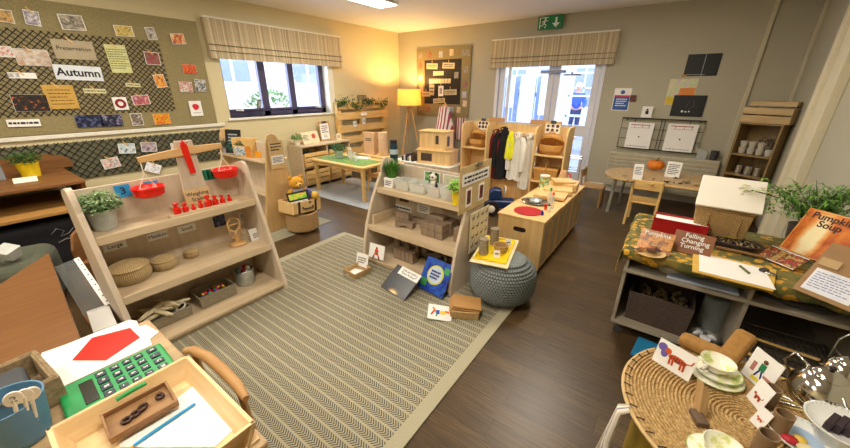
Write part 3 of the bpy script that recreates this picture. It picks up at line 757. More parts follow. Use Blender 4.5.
tub('clear plastic tub nearest the yellow pot holding brown pieces', .745, .33, .16, .15, .09, plain('brown_bits', 'c89c78', .7, var=.25))
fg = thing('panda_figure', 'small black and white panda soft toy standing among the clear tubs', 'soft toy', s2(.50, .405, .677), A2)
MB().sph((0, 0, .06), .036, 1, .9, 1.4).build('body', offw, fg, smooth=True); MB().sph((0, -.01, .13), .033).build('head', offw, fg, smooth=True)
for s_ in (-1, 1):
    MB().sph((s_*.027, -.005, .158), .013).build('ear', black, fg, smooth=True); MB().sph((s_*.012, -.038, .135), .008).build('eye', black, fg, smooth=True)
    MB().tube([(s_*.03, 0, .09), (s_*.045, -.02, .05)], .012).build('arm', black, fg, smooth=True); MB().tube([(s_*.018, 0, .02), (s_*.025, -.035, .014)], .014).build('leg', black, fg, smooth=True)
leafy('potted_plant', 'small leafy plant in a tall yellow pot beside the clipboard on the middle shelf', s2(.85, .22, .677), yellow, .042, .12, .06, .07, 200, plain('fresh_leaf', '8fbf4a', .5, var=.3, scale=40), .04)
o = card('photo_card', 'green landscape photograph on the back panel behind the clear tubs', 'photo', s2(.46, .433, .78), .17, .12, A2, pmat=pic('p_green', ['2c7a3c', '5c9a58', 'b8c8a0'], 20, seed=3), mg=.05)
o = card('photo_card', 'pale green card on the back panel right of the panda toy', 'photo', s2(.66, .433, .78), .17, .12, A2, pmat=pic('p_pale', ['8fae8a', 'c8c8a8', 'dcd6b8'], 20, seed=5), mg=.05)
o = card('label_card', 'long white label above the left wooden blocks on the middle level', 'label', s2b(402, 208, .433), .24, .055, A2); print_lines(o, .2, .025, 1, seed=5, th=.3)
o = card('label_card', 'square white label behind the right wooden blocks', 'label', s2b(423.5, 209, .433), .14, .085, A2); print_lines(o, .1, .05, 3)
card('photo_card', 'small dark photograph above the long white block label', 'photo', s2b(404, 199.5, .433), .12, .05, A2, pmat=pic('p_dark', ['1a1412', '4a3024', '8a6a50'], 40), mg=.02)
# unit blocks
blk = wood('block_wood', '7f6c58', 'a08c76', 0, 9)
def ublock(label, x, y, z, sx, sy, sz, rz=0, name='wooden_block', group='wooden unit blocks on the middle shelf', notch=False):
    mb = MB()
    if notch:
        pr_ = [(-sx/2, 0), (-sx*.25, 0)]+[(-sx*.25*math.cos(PI*i/8), sz*.5*math.sin(PI*i/8)) for i in range(1, 8)]+[(sx*.25, 0), (sx/2, 0), (sx/2, sz), (-sx/2, sz)]
        mb.prism(pr_, 1, -sy/2, sy/2)
    else: mb.box((-sx/2, -sy/2, 0), (sx/2, sy/2, sz))
    o = mb.build(name, blk, bev=.003); o.location = s2(x, y, z); o.rotation_euler = (0, 0, A2+rz); tag(o, label, 'block', group); return o
z0 = .362
for i in range(3):
    for j in range(2):
        ublock('square block, '+['left', 'middle', 'right'][i]+' column, '+['bottom', 'top'][j]+' row of the stack by the left panel', .19+i*.052, .30, z0+j*.051, .05, .05, .05)
ublock('half arch block lying in front of the left stack of blocks', .33, .22, z0, .17, .07, .05, .25, 'arch_block', notch=True)
ublock('long flat block leaning behind the arch block', .33, .36, z0, .16, .06, .05, .1)
ublock('lone cube block between the arch block and the right pile', .475, .30, z0, .055, .06, .075, .1)
nm2 = ['front left', 'front middle', 'front right']
for i in range(3):
    for j in range(2):
        ublock(nm2[i]+' block on the '+['lower', 'upper'][j]+' layer of the big right pile', .575+i*.072, .22-.0*i, z0+j*.062, .068, .10, .06)
        ublock(nm2[i].replace('front', 'rear')+' block on the '+['lower', 'upper'][j]+' layer of the big right pile', .585+i*.072, .345, z0+j*.062, .068, .12, .06, 0)
ublock('long block laid across the top of the big right pile', .62, .30, z0+.124, .14, .07, .035, .1)
ublock('tall upright block at the right side panel', .86, .25, z0, .06, .06, .12)
for i in range(7):
    o = MB().lathe([(.026, 0), (.027, .004), (.027, .12+.03*(i % 2)), (.001, .12+.03*(i % 2))], 18).build('wooden_cylinder', blk, smooth='auto')
    o.location = s2(.12+i*.058, .33-.04*(i % 2), .062)
    tag(o, ['round wooden post nearest the left side panel on the bottom shelf', 'second round wooden post from the left side panel', 'third round wooden post on the bottom shelf, behind the robot picture', 'fourth round wooden post, short one right of the robot picture', 'fifth round wooden post on the bottom shelf', 'sixth round wooden post on the bottom shelf', 'round wooden post furthest from the left side panel'][i], 'post', 'round wooden posts on the bottom shelf')
for i in range(5):
    o = MB().box((-.02, -.04, 0), (.02, .04, .1)).build('wooden_block', blk, bev=.003); o.location = s2(.27+i*.045, .18, .062); o.rotation_euler = (0, 0, A2)
    tag(o, ['upright slab', 'second upright slab', 'middle upright slab', 'fourth upright slab', 'last upright slab'][i]+' in the row of slabs on the bottom shelf, counted from the left', 'block', 'upright slabs on the bottom shelf')
p = s2(.62, .28, .062)
bk = thing('round_basket', 'low round woven basket on the bottom middle shelf behind the dark picture', 'basket', p)
MB().lathe([(.08, 0), (.1, .05), (.105, .05), (.105, .056), (.095, .056), (.078, .008), (.001, .008)], 30).build('body', greyweave, bk, smooth='auto')
for i in range(4):
    o = MB().cyl((0, 0, 0), .03, .03).build('log_slice', blk, bev=.002); o.location = p+Vector((.045*math.cos(i*1.6), .045*math.sin(i*1.6), .012+.02*(i % 2))); o.rotation_euler = (.3*i, .2, 0)
    tag(o, 'short round log slice lying in the low round basket', 'log slice', 'log slices in the round basket')
# pictures leaning on the front of the bottom shelf
def lay(name, label, cat, corners, mat, t=.004, pm=None, mg=.04):
    """a card given its centre, size and lean"""
o = card('picture_card', 'white card with a red robot drawing leaning at the left foot of the middle shelf', 'card', s2(.03, -.03, .0)+Vector((.13, .03, .085)), .17, .13, A2+.08, -.25, anchor='b', t=.003)
mb = MB()
for (x, z, w_, h_) in ((0, .095, .02, .02), (0, .065, .036, .036), (0, .04, .02, .016)): mb.cbox((x, -.0015, z), (w_, .002, h_))
mb.at((-.022, -.0015, .032), (0, -.5+1, 0)).cbox((0, 0, 0), (.01, .002, .045)).at((.022, -.0015, .032), (0, -.5, 0)).cbox((0, 0, 0), (.01, .002, .045)); mb.at()
mb.build('robot_drawing', red, o)
MB().cbox((0, -.003, .055), (.014, .002, .02)).build('robot_panel', green, o); MB().at((-.03, -.0015, .01), (0, .5, 0)).cbox((0, 0, 0), (.012, .002, .03)).at((.03, -.0015, .01), (0, -.5, 0)).cbox((0, 0, 0), (.012, .002, .03)).at().cbox((0, -.003, .095), (.008, .002, .01)).build('robot_detail', black, o)
def lean_board(name, label, cat, bl, br, h, lean, mat, t=.004, **k):
    """a flat card whose lower edge runs bl -> br, leaning back by lean radians"""
    bl, br = Vector(bl), Vector(br); d = br-bl; wd = d.length; rz = math.atan2(d.y, d.x); pitch = -math.asin(d.z/wd)
    o = MB().box((-wd/2, 0, 0), (wd/2, t, h)).build(name, mat, bev=.0)
    o.location = (bl+br)/2; o.rotation_euler = (-lean, pitch, rz); tag(o, label, cat); o['_w'] = wd; del o['_w']
    return o, wd
o, wd = lean_board('book', 'dark book with a glowing photograph and white caption strip leaning on the middle shelf', 'book', (-1.66, 1.70, .012), (-1.38, 1.655, .012), .23, .95, plain('book_black', '14161c', .35))
a_ = N('rocket_photo'); tc = a_.n('TexCoord'); mp = a_.n('Mapping'); mp.inputs['Location'].default_value = (0, 0, -.105); mp.inputs['Scale'].default_value = (13, 1, 22)
a_.l(tc.outputs['Object'], mp.inputs[0]); gn = a_.n('TexGradient', gradient_type='SPHERICAL'); a_.l(mp.outputs[0], gn.inputs[0])
a_.l(a_.ramp(gn.outputs[0], [(0, '20242c'), (.3, '6a5a34'), (.6, 'e8b85a'), (1, 'fff3d0')]), a_.b.inputs['Base Color']); a_.b.inputs['Roughness'].default_value = .3
MB().box((-wd/2+.008, -.001, .008), (wd/2-.008, 0, .22)).build('cover_photo', a_.m, o)
cs = MB().box((-wd/2+.06, -.003, .165), (wd/2+.0, -.001, .235)).build('caption_strip', whitep, o); lettering(cs, 'Can you build a\n"Space Rocket?"', .026, ink, (.03, -.0035, .2), name='caption')
o, wd = lean_board('book', 'blue picture book with a round yellow rimmed badge leaning on the middle shelf', 'book', (-1.41, 1.86, .03), (-1.15, 1.83, .03), .26, .55, pic('book_blue', ['12206a', '1e3fa8', '2a60c0', '18307c'], 14))
MB().at((0, -.001, .14), (PI/2, 0, 0)).cyl((0, 0, 0), .078, .003, 32).build('badge_ring', plain('lime', 'd8d84a', .4), o)
bd = MB().at((0, -.004, .14), (PI/2, 0, 0)).cyl((0, 0, 0), .066, .002, 32).build('badge', plain('badge_blue', 'c8d8f0', .4), o)
print_lines(bd, .09, .075, 3, mat=plain('navy_ink', '1a2a7a', .5), cz=.14, y=-.0072, name='title_print', seed=6, th=.3)
MB().cbox((-.085, -.002, .06), (.06, .002, .06)).cbox((.09, -.002, .2), (.05, .002, .05)).build('cover_patch', plain('cover_green', '3f9a58', .5), o)
# grey basket with white paper, left front
p = Vector((-1.975, 1.75, .009)); basket('basket', 'small square woven tray basket on the rug by the left foot of the middle shelf', p, .15, .17, .045, seagrass, -.1)
o = card('paper_sheet', 'white handwritten card propped in the small basket on the rug', 'card', (-2.0, 1.82, .03), .13, .12, .1, -.25, anchor='b'); print_lines(o, .09, .06, 3, cz=.06)
o = card('paper_sheet', 'white sheet lying flat inside the small basket on the rug', 'paper', (-1.975, 1.73, .02), .12, .12, rot=(-PI/2, 0, .2))
# basket on the rug with cardboard and card
p = Vector((-.94, 1.80, .009)); basket('basket', 'seagrass basket on the rug corner with tan envelopes standing in it', p, .19, .15, .06, seagrass, .5)
for k, (dx, dz_) in enumerate(((0, .065), (.01, .08), (.018, .095))):
    o = card('cardboard_sheet', ['lowest', 'middle', 'topmost'][k]+' tan cardboard sheet resting slantwise on the seagrass basket', 'cardboard', (-.945+dx, 1.79+dx, dz_+.01), .20, .13, rot=(-PI/2+.12, .12, .55), mat=cardboard, t=.008, group='cardboard in the rug basket')
o = card('picture_card', 'white card with a colourful block figure propped against the seagrass basket', 'card', (-1.055, 1.655, .05), .17, .105, rot=(-.95, .18, .62), t=.003)
for nm, c_, x, z, w_, h_, rr in (('red', 'd8281c', -.05, -.005, .012, .04, .6), ('orange', 'f08a1c', -.04, .015, .012, .04, -.6), ('yellow', 'f2c81c', .02, 0, .035, .025, 0), ('blue', '2050c0', -.015, 0, .025, .03, 0), ('orange', 'f08a1c', .05, .008, .03, .015, .2), ('green', '2a9a48', -.022, -.02, .01, .022, 0)):
    MB().at((x, -.001, z), (0, rr, 0)).cbox((0, 0, 0), (w_, .0015, h_)).build('drawing_'+nm, plain('d_'+nm, c_, .5), o)

o = MB().box((-.012, -.15, 0), (.012, .15, .085)).build('wooden_plank', birch, bev=.003); o.location = s2(.05, .25, .362); o.rotation_euler = (0, 0, A2); tag(o, 'upright birch plank against the left end of the middle shelf, middle level', 'plank')
# ---------------- boards hung on the right end panel of S2
ep = s2(.962, 0, 0)
def endcard(name, label, cat, y, z, w_, h_, mat, t=.006, ry=0, out=.004):
    o = MB().box((-w_/2, 0, -h_/2), (w_/2, t, h_/2)).build(name, mat, bev=.001)
    o.location = s2(.962+out+t, y, z); o.rotation_euler = Euler((0, ry, A2+PI/2)); tag(o, label, cat); return o
o = endcard('clipboard', 'large tan clipboard with two photographs hung on the right end of the middle shelf', 'clipboard', .28, .835, .47, .34, plain('clipboard_board', 'cdb583', .6), ry=0)
q = MB().box((-.2, -.002, .03), (.2, 0, .115)).build('sheet', whitep, o); print_lines(q, .35, .065, 2, cz=.072, y=-.0025, seed=8)
for x in (-.10, .09):
    ph_ = MB().box((x-.042, -.002, -.135), (x+.042, 0, .005)).build('photo', whitep, o); MB().box((x-.026, -.003, -.115), (x+.026, -.002, -.012)).build('picture', pic('p_redblack', ['18100e', '2a1614', 'b82a1c'], 50), ph_)
MB().box((-.03, -.012, .145), (.07, 0, .175)).build('clip', chrome, o, bev=.004)
o = endcard('picture_board', 'cream sheet of line drawings hung below the clipboard behind the yellow tray', 'poster', .37, .46, .30, .33, plain('cream_card', 'dccfae', .7), out=.012)
rnd = random.Random(12)
for i in range(4):
    for j in range(4):
        x = -.11+i*.073; z = .12-j*.078
        MB().at((x, -.001, z), (0, rnd.random(), 0)).cbox((0, 0, 0), (.03, .0012, .008)).cbox((.008, 0, .012), (.008, .0012, .03)).cbox((-.01, 0, -.01), (.015, .0012, .006)).build('line_drawing', dkgrey, o)

# ---------------- pouffe with tray
pf = thing('woven_pouffe', 'round grey blue woven rope pouffe beside the middle shelf carrying the yellow tray', 'pouffe', (-.82, 2.155, .009))
prof = []; R0 = .245; hh = .345; nb = 17
for i in range(nb):
    t0 = (i+.5)/nb; rr = R0*(1-abs(2*t0-1)**3.2*.42)
    prof += [(rr-.005, hh*(t0-.32/nb)), (rr+.004, hh*t0), (rr-.005, hh*(t0+.32/nb))]
MB().lathe([(.1, 0)]+prof+[(.12, hh), (.001, hh+.002)], 56).build('rope_cover', weave('rope_blue_grey', '474e4e', '8e9696', 34, 41, ax=('ang', 'z'), bump=.9), pf, smooth=True)
ty = thing('tray', 'cream cork board under a bright yellow tray on top of the pouffe', 'tray', (-.905, 2.185, .362), .22)
MB().box((-.135, -.25, 0), (.135, .25, .008)).build('board', plain('tray_board', 'e3d4a8', .6), ty, bev=.002)
mb = MB().box((-.11, -.2, .008), (.11, .2, .014)).box((-.115, -.205, .008), (-.107, .205, .024)).box((.107, -.205, .008), (.115, .205, .024)).box((-.107, -.205, .008), (.107, -.197, .024)).box((-.107, .197, .008), (.107, .205, .024))
mb.build('yellow_tray', plain('tray_yellow', 'f0cf10', .35), ty, bev=.002)
def on_tray(x, y): return Vector((-.905+math.cos(.22)*x-math.sin(.22)*y, 2.185+math.sin(.22)*x+math.cos(.22)*y, .377))
for k, (x, y, hh_, lb) in enumerate(((-.07, -.11, .12, 'rough grey log stump at the near corner of the yellow tray'), (-.035, .09, .13, 'rough grey log stump at the far side of the yellow tray'))):
    o = MB().lathe([(.034, 0), (.036, .02), (.033, hh_*.6), (.035, hh_), (.001, hh_)], 16, wob=.05).build('log_stump', plain('bark', '93866e', .9, var=.3, scale=60, bump=.6), smooth='auto'); o.location = on_tray(x, y); tag(o, lb, 'log')
rb = thing('round_basket', 'small round woven bowl on the yellow tray', 'basket', on_tray(.04, -.02))
MB().lathe([(.04, 0), (.052, .025), (.054, .05), (.058, .053), (.054, .057), (.048, .053), (.046, .02), (.001, .008)], 28).build('body', seagrass, rb, smooth='auto')
for x, y, lb in ((.035, -.14, 'small white note card leaning at the near edge of the yellow tray'), (.075, .09, 'small white note card standing behind the woven bowl')):
    o = card('note_card', lb, 'card', on_tray(x, y), .045, .055, .5, -.2, anchor='b'); print_lines(o, .025, .02, 1, cz=.03)

# ================================================================ COAT UNIT (behind the kitchen units)
CX0, CX1, CY0, CY1, CH = -2.40, -.99, 4.2, 4.5, 1.09
cu = thing('coat_unit', 'pale wooden coat unit with a cubby at each end in front of the glazed door', 'coat stand', (CX0, CY0, 0))
W_ = CX1-CX0; DD = CY1-CY0
def side_prof(): return [(.0, 0), (.0, CH-.09), (.02, CH-.03), (.08, CH), (DD, CH), (DD, 0)]
for x in (0, .37, 1.02, W_-.02): MB().prism(side_prof(), 0, x, x+.02).build('side_panel', pine_y, cu, bev=.003)
MB().box((.02, DD-.02, 0), (W_-.02, DD-.005, CH-.01)).build('back_panel', pine_y, cu)
for x0, x1 in ((.02, .37), (1.04, W_-.02)):
    for z in (.06, .43, .76): MB().box((x0, .01, z-.02), (x1, DD-.02, z)).build('shelf', pine_y, cu, bev=.002)
MB().box((.39, .0, .04), (1.02, DD-.02, .06)).build('shelf', pine_y, cu)
MB().box((.39, DD-.05, .93), (1.02, DD-.02, .98)).build('peg_rail', pine_y, cu, bev=.003)
for i in range(6): MB().at((.45+i*.1, DD-.05, .955), (PI/2, 0, 0)).cyl((0, 0, 0), .009, .06, 10).build('peg', pine_y, cu)
def coat(label, x, y, w_, z0, z1, c, kind='coat', seed=1, sleeves=True, dp=.05, group=None):
    t = thing(kind, label, 'coat', (x, y, 0), 0, group); rnd = random.Random(seed)
    m_ = plain('cloth_'+c, c, .85, var=.08); n = 40; k = 12; vs = []; fs = []
    for j in range(k+1):
        f = j/k; z = z1-(z1-z0)*f; ww = w_*(.18+.82*min(1, (f*3.2)**.6))*(1 if f > .25 else .95)*(.92+.12*f); dd = dp*(.45+.55*f**.5)
        for i in range(n):
            a_ = 2*PI*i/n; fold = 1+.13*f*math.sin(a_*7+seed*2)+.07*f*math.sin(a_*11+seed+f*2)
            vs.append((ww/2*math.cos(a_)*fold, dd*math.sin(a_)*fold, z+(.012*math.sin(a_*4+seed) if j == k else 0)))
    for j in range(k):
        for i in range(n): fs.append((j*n+i, (j+1)*n+i, (j+1)*n+(i+1) % n, j*n+(i+1) % n))
    fs += [tuple(range(n)), tuple(k*n+i for i in range(n))[::-1]]
    MB().add(vs, fs).build('body', m_, t, smooth='auto')
    if sleeves:
        L = (z1-z0)
        for s_ in (-1, 1):
            MB().tube([(s_*w_*.30, -.02, z1-L*.10), (s_*w_*.46, -.045, z1-L*.22), (s_*w_*.50, -.05, z1-L*.5), (s_*w_*.47, -.055, z1-L*.78)], [.03, .038, .033, .028], 12).build('sleeve', m_, t, smooth='auto')
        MB().tube([(-.05, -.035, z1-.01), (-.02, -.055, z1-.045), (0, -.06, z1-.07), (.02, -.055, z1-.045), (.05, -.035, z1-.01), (0, .01, z1+.005)], .009, 8, True).build('collar', m_, t, smooth='auto')
    return t
HY = CY1-.12
coat('dark red coat hanging at the left end of the coat unit rail', CX0+.46, HY, .12, .34, 1.0, '7a1420', seed=2, dp=.06)
coat('long black coat hanging between the red coat and the yellow jacket', CX0+.575, HY-.03, .23, .36, 1.04, '121218', seed=5, dp=.07)
coat('bright yellow high visibility jacket hanging between the black and white coats', CX0+.70, HY-.12, .105, .66, 1.01, 'e6e61e', seed=3, sleeves=False, dp=.05)
coat('white lab coat hanging next to the yellow jacket', CX0+.79, HY-.08, .2, .38, .99, 'e4e0d6', seed=8, dp=.06, kind='lab_coat')
coat('white lab coat hanging furthest right on the coat unit rail', CX0+.93, HY-.05, .18, .28, .985, 'dcd6ca', seed=11, dp=.07, kind='lab_coat')
# baskets and shells in the cubbies
def round_basket_lid(name, label, loc, r, h, mat, handle=True, rz=0):
    t = thing(name, label, 'basket', loc, rz)
    MB().lathe([(r*.78, 0), (r*.95, h*.4), (r, h*.8), (r*1.03, h*.84), (r*.98, h*.88), (.001, h*.95)], 28, sy=.8).build('body', mat, t, smooth='auto')
    if handle: MB().tube([(0, -r*.8, h*.8)]+[(0, -r*.8*math.cos(PI*i/14), h*.8+r*1.1*math.sin(PI*i/14)) for i in range(1, 14)]+[(0, r*.8, h*.8)], .008, 8).build('handle', mat, t, smooth=True)
    return t
def picnic(label, loc, L, W, hh, mat, rz=0, open_=None):
    t = basket('picnic_basket', label, loc, L, W, hh, mat, rz, cat='basket', handle=True)
    l, w_ = L/2*1.08, W/2*1.08
    lid = MB().prism([(-w_, 0), (w_, 0), (w_*.8, .02), (-w_*.8, .02)], 0, -l, l).build('lid', mat, t, bev=.004); lid.location = (0, 0, hh+.004)
    return t
def hat_basket(label, loc, r, mat):
    t = thing('round_basket', label, 'basket', loc); t.scale = (1, 1, 1.45)
    MB().lathe([(r*.7, 0), (r, r*.22), (r*1.02, r*.5), (r*.98, r*.56), (r*.93, r*.5), (r*.6, r*.3), (.001, r*.28)], 30, sy=.78).build('body', mat, t, smooth='auto')
    lid = MB().at((0, .02, r*.62), (-.5, 0, 0)).lathe([(r*.95, 0), (r*.98, .012), (r*.8, r*.28), (r*.4, r*.42), (.001, r*.45)], 30, sy=.78).build('lid', mat, t, smooth='auto')
    MB().tube([(-r*.5, -.03, r*.5)]+[(-r*.5*math.cos(PI*i/10), -.03, r*.5+r*.8*math.sin(PI*i/10)) for i in range(1, 10)]+[(r*.5, -.03, r*.5)], .006, 6).build('handle', mat, t, smooth=True)
    return t
hat_basket('round honey wicker hamper on the top shelf of the coat unit\'s right cubby', (CX0+1.20, CY0+.13, .762), .145, wicker_hi)
hat_basket('round wicker hamper on the top shelf of the coat unit\'s left cubby', (CX0+.2, CY0+.13, .762), .13, wicker_hi)
picnic('honey wicker picnic basket with lid on the middle shelf of the right cubby', (CX0+1.20, CY0+.13, .432), .27, .19, .14, wicker_hi)
pb = plain('paper_speckle', 'e9e0c8', .7)
def shell_card(label, loc, wd, hh, seed):
    o = card('clipboard', label, 'clipboard', loc, wd, hh, 0, -.12, mat=plain('clipboard_tan', 'c49a60', .6), anchor='b', t=.005)
    MB().box((-wd*.44, -.001, .02), (wd*.44, 0, hh-.03)).build('sheet', pb, o)
    rnd = random.Random(seed); mb = MB()
    for i in range(3):
        for j in range(2): mb.at((-wd*.28+i*wd*.28, -.001, hh*(.66-.3*j)), (PI/2, 0, 0)).cyl((0, 0, 0), .015+rnd.random()*.008, .002, 10)
    mb.build('printed_pictures', plain('brown_ink', '5a3a3c', .7), o); MB().box((-.03, -.012, hh-.025), (.03, .004, hh+.008)).build('clip', dkgrey, o, bev=.003)
    return o
shell_card('clipboard with small round pictures on top of the coat unit\'s right cubby', (CX0+1.19, CY0+.12, .99), .20, .16, 3)
shell_card('clipboard with small pictures behind the hamper in the left cubby', (CX0+.25, CY0+.14, .97), .18, .16, 5)
for x0, x1, lb in ((.28, .50, 'thin cardboard sheet lying across the top behind the red coat'), (.86, 1.10, 'thin cardboard sheet lying across the top left of the right cubby clipboard')):
    o = MB().box((0, 0, 0), (x1-x0, .02, .055)).build('cardboard_strip', cardboard); o.location = (CX0+x0, CY1-.04, CH+.0); tag(o, lb, 'cardboard')
# shoes/boots & toy car low in the coat unit
tc_ = thing('toy_tractor', 'dark blue ride-on toy tractor parked below the coats', 'toy tractor', (-1.62, 3.92, .0), .5)
MB().box((-.17, -.09, .1), (.17, .09, .2)).prism([(-.16, .2), (.02, .2), (.0, .33), (-.1, .35), (-.15, .3)], 1, -.07, .07).build('body', plain('navy_plastic', '16305e', .35), tc_, bev=.02, seg=3)
for x, r_ in ((-.12, .1), (.13, .075)):
    for y in (-.12, .08):
        wv = MB().at((x, y+.04, r_), (PI/2, 0, 0)).lathe([(r_*.55, 0), (r_*.95, 0), (r_, .01), (r_, .04), (r_*.95, .05), (r_*.55, .05)], 28).build('wheel', black, tc_, smooth='auto')
        MB().at((x, y+.045, r_), (PI/2, 0, 0)).lathe([(.001, 0), (r_*.5, 0), (r_*.55, .01), (r_*.55, .05), (r_*.4, .06), (.001, .06)], 20).build('hub_cap', offw, wv, smooth='auto')
MB().tube([(.03, -.05, .25), (.05, -.05, .36), (.05, .05, .36), (.03, .05, .25)], .007).build('steering_handle', offw, tc_, smooth=True)
for k, (x, y, c_, lb) in enumerate(((-1.36, 3.98, 'e8e8e8', 'white'), (-1.28, 3.95, '1c1c20', 'black'))):
    o = MB().prism([(-.1, 0), (.1, 0), (.1, .03), (.05, .06), (-.02, .11), (-.09, .11), (-.1, .06)], 0, -.035, .035).build('shoe', plain('shoe_'+c_, c_, .5), bev=.014, seg=3); o.location = (x, y, 0); o.rotation_euler = (0, 0, .4); tag(o, lb+' child\'s shoe standing on the floor below the lab coats', 'shoe')

# metal toy trolley beside the coat unit
mt = thing('metal_trolley', 'chrome wire toy trolley with spoked wheels between the coat unit and the door', 'trolley', (-1.04, 4.86, .0), .2); mt.scale = (.85, .85, .92)
mb = MB()
for z in (.2, .55):
    mb.tube([(-.13, -.1, z), (.13, -.1, z), (.13, .1, z), (-.13, .1, z)], .007, 6, True)
    for i in range(6): mb.tube([(-.13+.052*i, -.1, z), (-.13+.052*i, .1, z)], .003, 5)
for x in (-.13, .13):
    for y in (-.1, .1): mb.tube([(x, y, .08), (x, y, .72)], .007, 6)
mb.tube([(-.13, -.1, .72), (.13, -.1, .72)], .007, 6).tube([(-.13, .1, .72), (.13, .1, .72)], .007, 6)
mb.tube([(-.13, -.1, .35), (.13, -.1, .35), (.13, .1, .35), (-.13, .1, .35)], .004, 5, True)
mb.build('wire_frame', chrome, mt, smooth='auto')
for x, y in ((-.13, -.12), (.13, -.12), (-.13, .12), (.13, .12)):
    wv = MB().tube([(x+.08*math.cos(t_), y, .085+.08*math.sin(t_)) for t_ in [2*PI*i/20 for i in range(20)]], .008, 6, True).build('wheel', dkgrey, mt, smooth=True)
    mb = MB()
    for i in range(4): mb.tube([(x-.08*math.cos(i*PI/4), y, .085-.08*math.sin(i*PI/4)), (x+.08*math.cos(i*PI/4), y, .085+.08*math.sin(i*PI/4))], .003, 5)
    mb.build('spokes', chrome, wv)

# ================================================================ KITCHEN UNITS
KX0, KX1 = -1.10, -.70
def kunit(label, y0, y1, top, hole=True):
    t = thing('kitchen_unit', label, 'cabinet', (KX0, y0, 0)); L = y1-y0; wd = KX1-KX0
    mb = MB().box((0, 0, .04), (wd, .016, top-.018)).box((0, L-.016, .04), (wd, L, top-.018)).box((0, .016, .04), (.012, L-.016, top-.018)).box((.012, .016, .04), (wd-.02, L-.016, .055)).box((.02, .02, 0), (wd-.04, L-.02, .04))
    mb.build('carcass', pine_y, t, bev=.002)
    MB().box((-.01, -.01, top-.018), (wd+.01, L+.0, top)).build('worktop', pine_y, t, bev=.004)
    n = 2 if L < .8 else 1
    for i in range(n):
        a_ = i*L/n+.012; b_ = (i+1)*L/n-.012
        d = MB().box((wd-.02, a_, .05), (wd, b_, top-.02)).build('door', pine_y, t, bev=.002)
        MB().box((wd, a_+.035, .085), (wd+.002, b_-.035, top-.055)).build('door_panel', plain('weave_panel', 'b3a283', .7, var=.12, scale=60), d)
    if hole:
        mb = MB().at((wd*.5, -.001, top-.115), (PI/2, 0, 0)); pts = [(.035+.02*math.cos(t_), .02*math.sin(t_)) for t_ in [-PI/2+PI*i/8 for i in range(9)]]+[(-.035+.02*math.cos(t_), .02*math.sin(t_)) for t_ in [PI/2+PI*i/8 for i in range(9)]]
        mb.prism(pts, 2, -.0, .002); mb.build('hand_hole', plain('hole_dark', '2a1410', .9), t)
    return t
kunit('pale wooden play kitchen unit nearest the pouffe with a red round hob on top', 2.65, 3.12, .50)
kunit('pale wooden play kitchen unit second in the row, carrying the wooden slabs', 3.125, 3.60, .492, False)
kunit('pale wooden play kitchen unit furthest from the pouffe, nearest the coat unit', 3.605, 4.08, .492, False)
o = MB().lathe([(.12, 0), (.123, .003), (.12, .006), (.001, .006)], 40).build('hob_mat', plain('hob_red', 'b0161a', .75), smooth='auto'); o.location = zat(531.5, 211, .5)+Vector((0, 0, .001)); o.location = (-.90, 2.82, .501)
tag(o, 'round red mat lying on the nearest play kitchen unit', 'mat')
o = thing('metal_pan', 'shallow grey metal dish behind the red round mat', 'dish', (-.93, 3.10, .502))
MB().lathe([(.1, 0), (.13, .012), (.135, .014), (.13, .018), (.1, .008), (.001, .006)], 32, sy=.8).build('dish', chrome, o, smooth='auto')
mb = MB().lathe([(.05, .01), (.056, .03), (.03, .045), (.001, .05)], 24); mb.build('lid', galv, o, smooth='auto')
def bottle(label, x, y, z, r_, h_, m_, capc, lid=True, group=None):
    t = thing('bottle', label, 'bottle', (x, y, z), group=group)
    MB().lathe([(r_*.9, 0), (r_, .004), (r_, h_*.6), (r_*.5, h_*.78), (r_*.4, h_*.85)], 18).build('body', m_, t, smooth='auto')
    MB().lathe([(r_*.48, h_*.84), (r_*.48, h_), (.001, h_)], 14).build('cap', capc, t, smooth='auto'); return t
clearp = haze_plastic('clear_bottle', 'dfe4dc', .35)
bottle('clear bottle with a blue cap standing by the red mat', -.745, 2.90, .502, .016, .07, clearp, plain('cap_blue', '1c2c9c', .3))
bottle('tall clear bottle with a red cap on the nearest play kitchen unit', -.755, 3.02, .502, .02, .15, clearp, red)
bottle('tall clear bottle with a green cap behind the red capped one', -.80, 3.09, .502, .022, .17, clearp, green)
bottle('small dark blue bottle right beside the red mat', -.77, 2.80, .502, .013, .04, plain('cap_blue', '1c2c9c'), plain('cap_blue', '1c2c9c'))
o = MB().at((0, 0, 0), (0, 0, 0)).lathe([(.012, 0), (.013, .05), (.001, .052)], 14).build('red_pot', red, smooth='auto'); o.location = (-.79, 2.955, .502); tag(o, 'tiny red pot between the bottles on the play kitchen unit', 'pot')
for k, (x, y, z, sx, sy, sz, r_) in enumerate(((-.88, 3.45, .502, .3, .34, .03, .1), (-.87, 3.62, .502, .28, .28, .05, .25), (-.84, 3.78, .502, .26, .22, .08, .1), (-.86, 3.75, .583, .22, .18, .02, .5))):
    o = MB().cbox((0, 0, sz/2), (sx, sy, sz)).build('wooden_board', pine_y, bev=.006); o.location = (x, y, z); o.rotation_euler = (0, 0, r_)
    tag(o, ['lowest and nearest light wooden slab lying on the play kitchen units', 'light wooden slab second from the near end on the kitchen units', 'thick light wooden slab at the far end of the kitchen units', 'thin tilted board topmost on the thick far slab'][k], 'board')
tn = thing('toy_tin', 'small tin with a green and yellow picture beyond the metal dish', 'tin', (-1.02, 3.62, .502))
MB().cyl((0, 0, 0), .05, .14, 24).build('body', pic('tin_print', ['58b8d8', 'f0e8c0', '4aa858', 'e8a030'], 25), tn, smooth='auto'); MB().cyl((0, 0, .14), .052, .012, 24).build('lid', offw, tn, smooth='auto')
